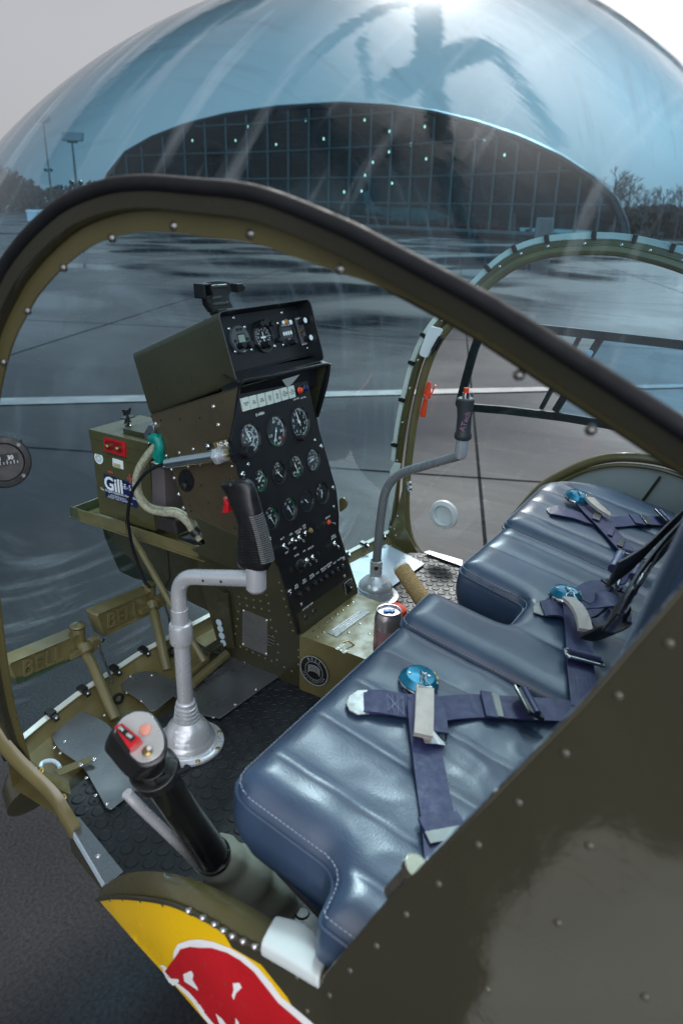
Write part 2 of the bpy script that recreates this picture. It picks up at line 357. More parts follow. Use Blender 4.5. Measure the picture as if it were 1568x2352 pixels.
def rounded(poly, r, n=4):       # round corners of a 3D polygon
    out = []; m = len(poly); rr = r if isinstance(r, (list, tuple)) else [r] * m
    for i in range(m):
        p = V(poly[i]); a = V(poly[i - 1]) - p; b = V(poly[(i + 1) % m]) - p
        q = min(rr[i], a.length * .45, b.length * .45)
        if q < 1e-6: out.append(p); continue
        A = p + a.normalized() * q; B = p + b.normalized() * q
        for k in range(n + 1):
            t = k / n; out.append(A * (1 - t) ** 2 + p * 2 * t * (1 - t) + B * t * t)
    return out
def copy_tree(o, parent=None):
    c = o.copy(); COL.objects.link(c)
    if parent is not None: c.parent = parent
    for ch in list(o.children): copy_tree(ch, c)
    return c
# ================================================================== the apron
def ground_mat():
    m = bpy.data.materials.new('wet_asphalt'); n, l, b = nodes(m)
    tc = n.new('ShaderNodeTexCoord')
    def noi(sc, det=6, dist=0, vec=None):
        t = n.new('ShaderNodeTexNoise'); t.inputs['Scale'].default_value = sc; t.inputs['Detail'].default_value = det; t.inputs['Distortion'].default_value = dist
        l.new(vec or tc.outputs['Object'], t.inputs['Vector']); return t
    big = noi(.22, 5, .6); fine = noi(90, 6); mid = noi(2.2, 6, .3)
    wet = n.new('ShaderNodeMapRange'); wet.inputs[1].default_value = .40; wet.inputs[2].default_value = .62; l.new(big.outputs[0], wet.inputs[0])
    # drier patch where the helicopter stands
    ln = n.new('ShaderNodeVectorMath'); ln.operation = 'DISTANCE'; ln.inputs[1].default_value = (.6, .4, 0); l.new(tc.outputs['Object'], ln.inputs[0])
    dm = n.new('ShaderNodeMapRange'); dm.inputs[1].default_value = 1.4; dm.inputs[2].default_value = 5.5; l.new(ln.outputs['Value'], dm.inputs[0])
    wm = n.new('ShaderNodeMath'); wm.operation = 'MULTIPLY_ADD'; l.new(wet.outputs[0], wm.inputs[0]); wm.inputs[1].default_value = .45; wm.inputs[2].default_value = .55
    wf = n.new('ShaderNodeMath'); wf.operation = 'MULTIPLY'; l.new(wm.outputs[0], wf.inputs[0]); l.new(dm.outputs[0], wf.inputs[1])
    c = n.new('ShaderNodeMix'); c.data_type = 'RGBA'; c.inputs[6].default_value = (.018, .0195, .023, 1); c.inputs[7].default_value = (.007, .010, .017, 1); l.new(wf.outputs[0], c.inputs[0])
    mr = n.new('ShaderNodeMapRange'); mr.inputs[1].default_value = .25; mr.inputs[2].default_value = .75; mr.inputs[3].default_value = .55; mr.inputs[4].default_value = 1.45; l.new(fine.outputs[0], mr.inputs[0])
    mr2 = n.new('ShaderNodeMapRange'); mr2.inputs[1].default_value = .25; mr2.inputs[2].default_value = .75; mr2.inputs[3].default_value = .8; mr2.inputs[4].default_value = 1.2; l.new(mid.outputs[0], mr2.inputs[0])
    s = n.new('ShaderNodeVectorMath'); s.operation = 'SCALE'; l.new(c.outputs[2], s.inputs[0]); l.new(mr.outputs[0], s.inputs['Scale'])
    s2 = n.new('ShaderNodeVectorMath'); s2.operation = 'SCALE'; l.new(s.outputs[0], s2.inputs[0]); l.new(mr2.outputs[0], s2.inputs['Scale'])
    l.new(s2.outputs[0], b.inputs['Base Color']); b.inputs['Specular IOR Level'].default_value = .13
    r = n.new('ShaderNodeMapRange'); r.inputs[3].default_value = .62; r.inputs[4].default_value = .085; l.new(wf.outputs[0], r.inputs[0]); l.new(r.outputs[0], b.inputs['Roughness'])
    b1 = n.new('ShaderNodeBump'); b1.inputs['Distance'].default_value = .0022; l.new(fine.outputs[0], b1.inputs['Height'])
    inv = n.new('ShaderNodeMapRange'); inv.inputs[3].default_value = .9; inv.inputs[4].default_value = .02; l.new(wf.outputs[0], inv.inputs[0]); l.new(inv.outputs[0], b1.inputs['Strength'])
    mp = n.new('ShaderNodeMapping'); mp.inputs['Rotation'].default_value = (0, 0, math.radians(-32)); mp.inputs['Scale'].default_value = (1, .28, 1); l.new(tc.outputs['Object'], mp.inputs['Vector'])
    rip = noi(2.4, 5, .4, mp.outputs[0])
    b2 = n.new('ShaderNodeBump'); b2.inputs['Strength'].default_value = .3; b2.inputs['Distance'].default_value = .03; l.new(rip.outputs[0], b2.inputs['Height']); l.new(b1.outputs[0], b2.inputs['Normal'])
    l.new(b2.outputs[0], b.inputs['Normal'])
    return m
g = MB(); g.add([(-1200, -1200, 0), (1200, -1200, 0), (1200, 1200, 0), (-1200, 1200, 0)], [(0, 1, 2, 3)])
setp(g.build('ground', ground_mat()), 'wet dark asphalt apron', kind='structure')
JOINT = mat('joint_tar', (.006, .007, .009), .85, 0, .2, 3, spec=.05)
PATCHM = mat('mirrored_patch_pale', (.40, .39, .36), .55, 0, .12, 1.5, .001, 40)
g2 = MB(); g2.add([V((x, y, .008)) for x, y in [(-.10, -1.2), (-.15, .10), (-.22, .34), (-.31, .42), (-.47, .41), (-.54, .49), (-.69, .52), (-.95, .55), (-1.13, .50), (-1.10, .34), (-1.02, .18), (-1.06, -.05), (-1.25, -.5), (-1.3, -1.2)]], [tuple(range(14))])  # added out of view, outline shaped by its reflection in the side skin
setp(g2.build('mirrored_patch', PATCHM), 'unseen pale ground patch added for the side skin to mirror', kind='structure')
j = MB(); ca, sa = math.cos(math.radians(24)), math.sin(math.radians(24))
def gp(a, b): return V((a * ca - b * sa, a * sa + b * ca, .004))
for k in range(-3, 6):
    q = -.32 + 5.66 * k; j.add([gp(-20, q), gp(60, q), gp(60, q + .022), gp(-20, q + .022)], [(0, 1, 2, 3)])
for k in range(-3, 8):
    q = 5.10 + 6.35 * k; j.add([gp(q, -20), gp(q + .022, -20), gp(q + .022, 40), gp(q, 40)], [(0, 1, 2, 3)])
setp(j.build('slab_joint', JOINT), 'dark tar joints between the apron slabs', kind='structure')
LINE = mat('line_paint', (.14, .155, .165), .4, 0, .25, 3)
a0, a1, b0, b1 = [on(*q, 'z', .006) for q in ((0, 914), (0, 930), (1568, 882), (1568, 889.5))]
d0 = (b0 - a0); d1 = (b1 - a1)
lm = MB(); lm.add([a0 - d0 * 2, a1 - d1 * 2, b1 + d1 * 1.5, b0 + d0 * 1.5], [(0, 1, 2, 3)])
setp(lm.build('road_marking', LINE), 'white line painted across the wet apron', kind='structure')

# ================================================================== glass hangar
HC = [(225, 470, 112), (250, 402, 110), (290, 352, 107), (350, 318, 103), (430, 288, 98), (520, 266, 94), (640, 249, 89), (784, 241, 82), (900, 247, 78), (1000, 262, 74), (1100, 287, 70), (1200, 322, 66), (1290, 365, 63), (1360, 412, 60.5), (1410, 462, 59), (1432, 515, 58), (1436, 545, 57.5)]
def hpt(x, y, D):
    d = ray(x, y); h = math.hypot(d.x, d.y); return CAM + d * (D / h)
def hint(x):
    for i in range(len(HC) - 1):
        if HC[i][0] <= x <= HC[i + 1][0]:
            t = (x - HC[i][0]) / (HC[i + 1][0] - HC[i][0]); return HC[i][1] * (1 - t) + HC[i + 1][1] * t, HC[i][2] * (1 - t) + HC[i + 1][2] * t
HANG = empty("glass_hangar", V((hpt(784, 500, 82).x, hpt(784, 500, 82).y, 0)), "large domed glass-fronted hangar across the wet apron", "hangar")
xs = [225, 232, 240, 250, 262, 275, 290, 306, 325] + [350 + 24 * k for k in range(45)] + [1415, 1424, 1432, 1436]
xs = [x for x in xs if x <= 1436]; xs = sorted(set(xs))
cols = []
for x in xs:
    y, D = hint(x); t = hpt(x, y, D); cols.append((V((t.x, t.y, 0)), t))
away = V((.83, .55, 0)).normalized()
gl = MB()
for i in range(len(cols) - 1):
    (a, at), (b, bt) = cols[i], cols[i + 1]; gl.add([a, b, bt, at], [(0, 1, 2, 3)])
gl.build('glass_wall', HGLASS, HANG, ang=10)
ROOFM = mat('hangar_roof', (.035, .055, .065), .45, .3, .1, .2)
FRM = mat('hangar_mullion', (.075, .11, .115), .4, .3, .1, .3)
rf = MB(); K = 7
for i in range(len(cols)):
    for k in range(K):
        q = k / (K - 1); a, t = cols[i]; mid = V((cols[len(cols)//2][0].x, cols[len(cols)//2][0].y, 0))
        p = t + away * (34 * q); p.z = t.z * math.sqrt(max(0, 1 - (q * .98) ** 2)) + .01; p = p + (mid - a) * (.18 * q * q); rf.v.append(p + V((0, 0, .25)) if k else p - away * .5 + V((0, 0, .12)))
for i in range(len(cols) - 1):
    for k in range(K - 1): rf.f.append([i * K + k, i * K + k + 1, (i + 1) * K + k + 1, (i + 1) * K + k]); rf.m.append(0)
rf.build('roof', ROOFM, HANG, ang=60)
rm = MB(); rm.tube([t + V((0, 0, .05)) for a, t in cols], .30, 8); rm.build('roof_rim', ROOFM, HANG)
rows = [2.6, 4.9, 7.6, 10.4]
for i, (a, t) in enumerate(cols):
    if i % 2 or t.z < 1.5: continue
    mb = MB(); mb.box(a + V((0, 0, t.z / 2)) - away * .15, (.16, .16, t.z)); mb.build('mullion', FRM, HANG)
for z in rows + [.35]:
    seg = [a + V((0, 0, z)) - away * .2 for a, t in cols if t.z > z + .2]
    mb = MB(); mb.tube(seg, .09 if z > 1 else .3, 6); mb.build('transom', FRM, HANG)
fl = MB(); mm = [a for a, t in cols]
fl.add([p + V((0, 0, .03)) for p in mm] + [p + away * 30 + V((0, 0, .03)) for p in mm], [(i, i + 1, len(mm) + i + 1, len(mm) + i) for i in range(len(mm) - 1)])
fl.build('hangar_floor', mat('hangar_floor', (.07, .14, .125), .15, 0, .2, .3), HANG)
bw = MB()
for i in range(len(cols) - 1):
    (a, at), (b, bt) = cols[i], cols[i + 1]; bw.add([a + away * 29, b + away * 29, b + away * 29 + V((0, 0, max(.3, bt.z * .5))), a + away * 29 + V((0, 0, max(.3, at.z * .5)))], [(0, 1, 2, 3)])
bw.build('back_wall', mat('hangar_back', (.07, .13, .12), .7, 0, .5, .35), HANG)
# interior roof trusses seen through the glass
for z0, dd in ((.85, 6), (.80, 13), (.72, 20)):
    tr = MB(); P = [(a + away * dd, t.z * z0) for a, t in cols if t.z > 4]
    top = [p + V((0, 0, z)) for p, z in P]; bot = [p + V((0, 0, max(.5, z - 1.3))) for p, z in P]
    tr.tube(top, .09, 5); tr.tube(bot, .09, 5)
    for i in range(0, len(P) - 1): tr.tube([top[i], bot[i + 1]] if i % 2 else [bot[i], top[i + 1]], .06, 4)
    tr.build('roof_truss', mat('truss_steel', (.05, .06, .06), .5), HANG)
LAMPM = mat('hangar_lamp', (.9, .95, .9), .4, emit=(1, .58, .36, 5))
for (x, y) in [(442, 322), (569, 290), (541, 322), (634, 331), (702, 275), (743, 318), (837, 275), (894, 301), (975, 290), (943, 331), (893, 348), (978, 364), (1112, 319), (1158, 355), (856, 372), (838, 402), (790, 440), (830, 438), (900, 420)]:
    yy, D = hint(x); p = hpt(x, y, D + 5); mb = MB(); mb.lathe(p, (0, 0, -1), [(.05, -.10), (.085, 0), (.09, .08), (.00001, .2)], 10); mb.build('ceiling_lamp', LAMPM, HANG)
# aircraft and racing cars on show behind the glass
def local(p, f):   # vectors: forward f, side, up
    f = V(f).normalized(); return p, f, V((-f.y, f.x, 0)), V((0, 0, 1))
def jet(x, D, f, s, label):
    p = hpt(x, 500, D); p = V((p.x, p.y, 1.5)); p, f, sd, up = local(p, f); root = empty('small_jet', V((p.x, p.y, .04)), label, 'aircraft')
    W = mat('jet_white', (.34, .40, .36), .4); b = MB()
    prof = [(-6, .12), (-4.5, .45), (-2, .8), (2.5, .85), (4.5, .65), (6, .3), (6.6, .03)]
    b.tube([p + f * (q * s) + up * (.35 if q < -4 else 0) for q, r in prof], [r * s for q, r in prof], 14); b.build('fuselage', W, root)
    for k in (-1, 1):
        q = MB(); q.prism([p + f * 1.2 * s - up * .5, p - f * 1.4 * s - up * .5, p - f * 2.4 * s + sd * k * 5.6 * s - up * .2, p - f * 1.7 * s + sd * k * 5.6 * s - up * .2], (0, 0, .14)); q.build('wing', W, root)
        q = MB(); q.tube([p - f * 2.2 * s + sd * k * 1.2 * s + up * .4, p - f * 4.4 * s + sd * k * 1.2 * s + up * .4], .42 * s, 12); q.build('engine', W, root)
    q = MB(); q.prism([p - f * 4.2 * s + up * .5, p - f * 5.8 * s + up * .5, p - f * 6.8 * s + up * 2.5 * s, p - f * 6 * s + up * 2.5 * s], sd * .12); q.build('tail_fin', W, root)
    for a, k in ((3.8, 0), (-1, -1), (-1, 1)):
        q = MB(); q.cyl(p + f * a * s + sd * k * 1.1 * s, p + f * a * s + sd * k * 1.1 * s - up * 1.35, .07); q.lathe(p + f * a * s + sd * (k * 1.1 * s - .1) - up * 1.15, sd, [(.3, 0), (.3, .2)], 12); q.build('landing_gear', BLACK, root)
jet(925, 84, (-.3, -1, 0), .95, 'white business jet parked inside the glass hangar')
def racer(x, D, f, label):
    p = hpt(x, 520, D); p = V((p.x, p.y, .05)); p, f, sd, up = local(p, f); root = empty('racing_car', p, label, 'racing car', 'red racing cars inside the hangar')
    b = MB(); b.prism([p + f * 2.3 + up * .15, p + f * 2.3 + up * .3, p + f * .4 + up * .55, p - f * .2 + up * .95, p - f * 1.8 + up * .6, p - f * 1.9 + up * .15], sd * .7); b.build('body', RED, root)
    for a in (1.6, -1.5):
        for k in (-.35, 1.05): q = MB(); q.lathe(p + f * a + sd * (k - .15) + up * .35, sd, [(.33, 0), (.35, .05), (.35, .25), (.33, .3)], 14); q.build('wheel', RUBBER, root)
    q = MB(); q.box(p - f * 2 + up * .9 + sd * .35, (.5, 1.1, .3)); q.box(p + f * 2.4 + up * .2 + sd * .35, (.5, 1.6, .1)); q.build('spoiler', RED, root)
racer(1162, 69, (-.5, -1, 0), 'red racing car inside the hangar near its right-hand door')
racer(1085, 73, (-.6, -1, 0), 'red racing car inside the hangar left of the other red car')
racer(790, 87, (-.5, -1, 0), 'red racing car inside the hangar beside the white jet tail')

# ================================================================== trees, lamps, crates on the far side
BARK = mat('dark_bark', (.045, .048, .05), .9, 0, .3, 3)
NEEDLE = mat('dark_conifer', (.028, .036, .03), .9, 0, .4, 2)
def bare_tree(base, h, seed, label, kind='bare_tree'):
    rnd = random.Random(seed); root = empty(kind, base, label, 'tree', 'bare trees behind the hangar')
    t = MB(); t.tube([base, base + V((.1, 0, h * .35)), base + V((.2 * rnd.uniform(-1, 1), 0, h * .75))], [h * .022, h * .016, h * .007], 7); t.build('trunk', BARK, root)
    c = MB()
    def br(p, d, ln, r, lv):
        q = p + d * ln; q2 = p + d * ln * .5 + V((rnd.uniform(-1, 1), rnd.uniform(-1, 1), rnd.uniform(0, 1))) * ln * .08
        c.tube([p, q2, q], [r, r * .8, r * .5], 3, caps=False)
        if lv:
            for k in range(4 if lv > 1 else 5):
                nd = (d + V((rnd.uniform(-1, 1), rnd.uniform(-1, 1), rnd.uniform(-.3, .9))) * .75).normalized()
                br(p + (q - p) * rnd.uniform(.4, 1), nd, ln * rnd.uniform(.5, .75), r * .55, lv - 1)
    for k in range(13):
        a = rnd.uniform(0, 6.28); z = h * rnd.uniform(.28, .75); e = rnd.uniform(.5, 1.3)
        br(base + V((.1, 0, z)), V((math.cos(a), math.sin(a), e)).normalized(), h * .24 * (1.25 - z / h), h * .006, 3)
    c.build('crown', BARK, root); return root
def gnd(x, D): p = hpt(x, 500, D); return V((p.x, p.y, 0))
for i, (x, D, h) in enumerate([(1400, 84, 7.2), (1437, 78, 6.0), (1475, 80, 5.2), (1515, 77, 4.9), (1555, 82, 5.3)]):
    bare_tree(gnd(x, D), h, 20 + i, ['tall bare tree rising just behind the right end of the glass hangar', 'bare tree second to the right of the glass hangar', 'thin bare tree in the middle of the row right of the hangar', 'low bare tree second from the right edge of the photo', 'bare tree nearest the right edge of the photo'][i])
def wood(name, pts, D, label, seed, h):
    rnd = random.Random(seed); m = MB()
    for k in range(len(pts) - 1):
        (xa, ya), (xb, yb) = pts[k], pts[k + 1]; n = max(2, int(abs(xb - xa) / 3))
        for i in range(n):
            t = i / n; x = xa + (xb - xa) * t; y = ya + (yb - ya) * t; Dd = D * rnd.uniform(.95, 1.08)
            top = hpt(x, y, Dd); z = max(1, top.z * rnd.uniform(.8, 1.05)); b = V((top.x, top.y, 0))
            for q in range(26):
                zz = z * (q / 26) ** .8; rr = (.9 + .1 * z) * (1 - .75 * (zz / z) ** 2) * .9
                p = b + V((rnd.uniform(-rr, rr), rnd.uniform(-rr, rr), zz)); s = rnd.uniform(.35, .9) * (z / 9) ** .5; d = V((rnd.uniform(-1, 1), rnd.uniform(-1, 1), rnd.uniform(-.5, .5))).normalized() * s
                u = V((rnd.uniform(-.5, .5), rnd.uniform(-.5, .5), 1)).normalized() * s
                m.add([p - d, p + u, p + d, p - u * .6], [(0, 1, 2, 3)])
    setp(m.build(name, NEEDLE), label, kind='stuff')
wood('distant_wood', [(-90, 380), (5, 384), (25, 390), (45, 402), (100, 432), (160, 428), (200, 418), (240, 418), (300, 428)], 190, 'dark distant wood at the far edge of the apron on the left', 3, 20)
wood('far_undergrowth', [(1385, 500), (1440, 478), (1568, 470), (1660, 465)], 92, 'dark scrub below the bare trees on the right', 5, 4)
def floodlight(x, y, D, hw, label, grp='floodlight masts'):
    top = hpt(x, y, D); b = V((top.x, top.y, 0)); r = empty('floodlight_mast', b, label, 'lamp post', grp)
    m = MB(); m.tube([b, V((b.x, b.y, top.z))], [.16, .09], 8); m.lathe(b, (0, 0, 1), [(.3, 0), (.3, .3), (.17, .5)], 10); m.build('post', GUNMETAL, r)
    m = MB(); rt = V((RGT.x, RGT.y, 0)).normalized(); fw = V((VIEW.x, VIEW.y, 0)).normalized()
    m.obox(top - rt * hw - fw * .3 + V((0, 0, .1)), rt * 2 * hw, fw * .8, V((0, 0, .9)) + fw * .5); m.obox(top - rt * hw * .5 + V((0, 0, -.1)), rt * hw, fw * .3, V((0, 0, .25))); m.build('lamp_head', mat('lamp_head_grey', (.20, .22, .23), .5), r, bevel=.05)
    for k in (-1, 1):
        m = MB(); m.lathe(V((b.x, b.y, top.z * .5)) + rt * k * .5, (fw * -1 + V((0, 0, -.5))), [(.12, -.3), (.28, 0), (.28, .1), (.00001, .12)], 10); m.tube([V((b.x, b.y, top.z * .48)), V((b.x, b.y, top.z * .48)) + rt * k * .5], .05, 5); m.build('spot_lamp', GUNMETAL, r)
floodlight(166, 326, 95, 1.1, 'tall floodlight mast standing left of the glass hangar')
floodlight(100, 281, 150, 1.0, 'distant floodlight mast top left of the nearer mast')
for i, x in enumerate((74, 98, 122)):
    p = gnd(x, 85); r = empty('white_crate', p, ['leftmost', 'middle', 'rightmost'][i] + ' of three white cargo crates far off on the left', 'crate', 'white crates at the far edge of the apron')
    rt = V((RGT.x, RGT.y, 0)).normalized(); fw = V((VIEW.x, VIEW.y, 0)).normalized()
    m = MB(); m.obox(p - rt * .5 + V((0, 0, .12)), rt * 1.0, fw * 1.1, (0, 0, .85)); m.build('box', mat('crate_white', (.5, .55, .6), .6), r, bevel=.04)
    m = MB(); m.obox(p - rt * .53 - fw * .03 + V((0, 0, .97)), rt * 1.06, fw * 1.16, (0, 0, .22)); m.build('lid', mat('crate_lid', (.62, .68, .74), .5), r, bevel=.04)
    m = MB(); [m.obox(p + rt * q, rt * .1, fw * 1.1, (0, 0, .12)) for q in (-.5, -.05, .4)]; m.build('skid', GUNMETAL, r)
p = gnd(141, 84); wr = empty('warning_mast', p, 'red and white striped mast beside the white crates', 'mast')
m = MB()
for k in range(5): m.cyl(p + V((0, 0, .0 + .5 * k)), p + V((0, 0, .5 * k + .5)), .14 - .015 * k, .13 - .015 * k, 10, k % 2)
m.build('pole', [RED, WHITE], wr); m = MB(); m.obox(p + V((-.25, -.2, .02)), (.5, 0, 0), (0, .5, 0), (0, 0, .35)); m.build('foot', RED, wr, bevel=.05)
p = gnd(1252, 57); sg = empty('notice_board', p, 'dark framed notice board on a post at the hangar right side', 'sign')
rt = V((RGT.x, RGT.y, 0)).normalized()
m = MB(); m.obox(p - rt * .55 + V((0, 0, .1)), rt * 1.1, (.06, .06, 0), (0, 0, 1.5)); m.build('board', mat('board_dark', (.02, .03, .03), .3), sg)
m = MB(); [m.obox(p + rt * q - V((.02, .02, 0)), rt * .08, (.1, .1, 0), (0, 0, 1.65)) for q in (-.6, .52)]; m.obox(p - rt * .6 - V((.02, .02, -1.6)), rt * 1.2, (.1, .1, 0), (0, 0, .08)); m.build('frame', FRM, sg)
# ================================================================== helicopter shell
from mathutils.bvhtree import BVHTree
EC = V((1.37, .66, 1.30)); EA, EB, ECz = .96, 1.00, .82
FZ = .67
HELI = empty('helicopter', (1.37, .5, 0), 'olive helicopter with blue-tinted bubble canopy and its near door off', 'helicopter')
def zbot(x): return .69 + .33 * (x - EC.x) ** 2
def epoint(ph, ps):
    p = V((EC.x + EA * math.cos(ps) * math.cos(ph), EC.y + EB * math.cos(ps) * math.sin(ph), EC.z + ECz * math.sin(ps)))
    if p.z > EC.z: p.z = EC.z + (p.z - EC.z) * (1 - .85 * max(0, .6 - p.y) ** 2)      # the crown falls away aft
    return p
EDG = [(.50, 1.17), (.62, 1.205), (.695, 1.224), (.80, 1.245), (.905, 1.260), (1.1, 1.268), (1.277, 1.255), (1.5, 1.235), (1.7, 1.20), (1.9, 1.150), (2.15, 1.12), (2.4, 1.08)]
def yedge(x):
    for (a, ya), (b, yb) in zip(EDG, EDG[1:]):
        if a <= x <= b: return ya + (yb - ya) * (x - a) / (b - a)
    return 1.1
bm = bmesh.new(); NA, NB = 200, 72; grid = []
ps0 = math.asin((.70 - EC.z) / ECz)
for i in range(NA):
    ph = 2 * math.pi * i / NA; row = []; cph, sph = math.cos(ph), math.sin(ph); tgt = None
    if sph > .3:
        lo, hi = 0, 1.6
        for _ in range(30):
            md = (lo + hi) / 2; x_ = EC.x + md * cph
            if EC.y + md * sph < yedge(min(2.39, max(.51, x_))): lo = md
            else: hi = md
        tgt = V((EC.x + hi * cph, EC.y + hi * sph, .70))
    for k in range(NB):
        ps = ps0 + (math.pi / 2 - ps0) * k / NB
        p = epoint(ph, ps)
        if p.z < EC.z:                                   # fuller below the shoulder than an ellipsoid
            sz = (EC.z - p.z) / ECz; tt = min(1, (EC.z - p.z) / .22); tt = tt * tt * (3 - 2 * tt)
            h_ = (1 - sz ** 3) ** (1 / 3) / (1 - sz * sz) ** .5 * (abs(cph) ** 2.6 + abs(sph) ** 2.6) ** (-1 / 2.6); h_ = 1 + (h_ - 1) * tt
            p = V((EC.x + (p.x - EC.x) * h_, EC.y + (p.y - EC.y) * h_, p.z))
        if tgt is not None:
            w_ = max(0, min(1, (.92 - p.z) / .22)) ** 2 * min(1, (sph - .3) / .2)
            p = V((p.x + (tgt.x - p.x) * w_, p.y + (tgt.y - p.y) * w_, p.z))
        row.append(bm.verts.new(p - V((1.37, .5, 0))))
    grid.append(row)
topv = bm.verts.new(EC + V((0, 0, ECz)) - V((1.37, .5, 0)))
for i in range(NA):
    a, b = grid[i], grid[(i + 1) % NA]
    for k in range(NB - 1): bm.faces.new((a[k], b[k], b[k + 1], a[k + 1]))
    bm.faces.new((a[-1], b[-1], topv))
for co, no in (((.56, 0, 0), (-1, 0, 0)), ((2.17, 0, 0), (1, 0, 0)), ((0, -.02, 0), (0, -1, 0)), ((.60, .80, .67), (-.0917, .02365, -.0198))):
    bmesh.ops.bisect_plane(bm, geom=bm.verts[:] + bm.edges[:] + bm.faces[:], plane_co=V(co) - V((1.37, .5, 0)), plane_no=no, clear_outer=True)
def _door_loop():
    px = [(0, 630), (30, 590), (80, 530), (150, 470), (240, 432), (330, 420), (450, 428), (600, 447), (784, 518), (888, 570), (1086, 675), (1172, 727), (1334, 831), (1568, 982), (1720, 1090)]
    lo = [on(20, 1740, 'x', .632), on(-20, 1600, 'x', .62), on(-50, 1420, 'x', .605), on(-72, 1230, 'x', .59), on(-80, 1040, 'x', .575), on(-72, 880, 'x', .565), on(-45, 745, 'x', .56)]
    P = [(1.04, .50)] + [(p.y, p.z) for p in lo] + [(p.y, p.z) for p in (on(x, y, 'x', .56) for x, y in px)]
    return P + [(-.6, P[-1][1] - .1), (-.6, .5)]
def _inside(x, y, poly):
    c = False
    for i in range(len(poly)):
        (x1, y1), (x2, y2) = poly[i], poly[i - 1]
        if (y1 > y) != (y2 > y) and x < (x2 - x1) * (y - y1) / (y2 - y1) + x1: c = not c
    return c
_dl = _door_loop(); kill = []
_sl = [(on(x, y, 'x', 2.16).y, on(x, y, 'x', 2.16).z) for x, y in [(893, 1262), (905, 1180), (912, 1090), (925, 985), (945, 890), (968, 815), (998, 760), (1040, 712), (1090, 668), (1150, 612), (1210, 578), (1290, 562), (1400, 560), (1480, 572), (1568, 598), (1680, 650)]]
_sl += [(-.6, _sl[-1][1] - .15), (-.6, .4), (_sl[0][0], .4)]
for f in bm.faces:
    c = f.calc_center_median() + V((1.37, .5, 0))
    if (c.x < 1.1 and _inside(c.y, c.z, _dl) and (c.y > .5 or _inside(c.y * .56 / max(.56, c.x), c.z + (.16 + .9 * max(0, 1.6 - c.z) / 1.6) * (c.x - .56), _dl))) or (c.x > 1.37 and _inside(c.y, c.z, _sl)): kill.append(f)
bmesh.ops.delete(bm, geom=kill, context='FACES')
CUTS = [v.co + V((1.37, .5, 0)) for v in bm.verts if abs(v.co.x + 1.37 - 2.17) < 1e-4]
bmesh.ops.recalc_face_normals(bm, faces=bm.faces)
me = bpy.data.meshes.new('bubble_canopy'); bm.to_mesh(me); bm.free(); me.shade_smooth(); me.materials.append(ACRYL)
bub = bpy.data.objects.new('bubble_canopy', me); COL.objects.link(bub); bub.parent = HELI
# ---- near door frame (arch) and front post
arc = [(-0, 640), (30, 590), (80, 530), (150, 470), (240, 432), (330, 420), (450, 428), (600, 447), (784, 518), (888, 570), (1086, 675), (1172, 727), (1334, 831), (1568, 982), (1720, 1090)]
AP = [on(x, y, 'x', .56) for x, y in arc]
AP = [on(20, 1740, 'x', .632), on(-20, 1600, 'x', .62), on(-50, 1420, 'x', .605), on(-72, 1230, 'x', .59), on(-80, 1040, 'x', .575), on(-72, 880, 'x', .565), on(-45, 745, 'x', .56)] + AP + [V((.56, -.03, AP[-1].z - .06))]
AP = catmull(AP, 8)
mb = MB(); mb.tube([p + V((-.003, 0, 0)) for p in AP], .0076, 12); mb.build('rubber_seal', RUBBER, HELI)
cen = V((.56, .55, 1.2))
def frame_sweep(mb, path, prof, m=0, center=cen):
    n = len(path); vs = []; k = len(prof)
    for i in range(n):
        t = (path[min(i + 1, n - 1)] - path[max(i - 1, 0)]).normalized(); nn = V((0, t.z, -t.y))
        if nn.dot(path[i] - center) < 0: nn = -nn
        nn.normalize()
        for a, b in prof: vs.append(path[i] + nn * a + V((b, 0, 0)))
    fs = [(i * k + j, i * k + (j + 1) % k, (i + 1) * k + (j + 1) % k, (i + 1) * k + j) for i in range(n - 1) for j in range(k)]
    mb.add(vs, fs, m); mb.add([vs[j] for j in range(k)], [tuple(range(k))], m); mb.add([vs[(n - 1) * k + j] for j in range(k)], [tuple(range(k))], m)
mb = MB(); frame_sweep(mb, AP, [(-.004, -.004), (-.022, -.002), (-.024, .004), (-.024, .016), (-.036, .018), (-.036, .021), (-.020, .022), (-.002, .012)])
mb.build('door_frame', mat('dark_frame_paint', (.028, .027, .017), .24, 0, .15, 5, .0006, 7, .06, coat=.5), HELI)
kx = next(i for i, p in enumerate(AP) if i > 70 and p.y < .30)
mb = MB(); frame_sweep(mb, AP, [(-.0245, .0125), (-.044, .014), (-.044, .017), (-.0245, .0155)])
for i in range(len(AP)):                     # the flange narrows on its way aft
    t_ = max(0, min(1, (i - kx + 14) / 16)); 
    for j_ in (1, 2): mb.v[i * 4 + j_] = mb.v[i * 4 + j_].lerp(mb.v[i * 4 + (0 if j_ == 1 else 3)], .62 * t_); FL = mb
for x, y in [(8, 832), (63, 714), (145, 615), (256, 547), (398, 519), (574, 537), (780, 618), (1190, 862), (1355, 988)]:
    p = on(x, y, 'x', .573); FL.lathe(p, (-1, .0, .1), [(.0046, -.003), (.0046, .0006), (.0032, .0022), (.00001, .003)], 14, 1)
FL.build('frame_flange', [OLIVE, STEEL], HELI)
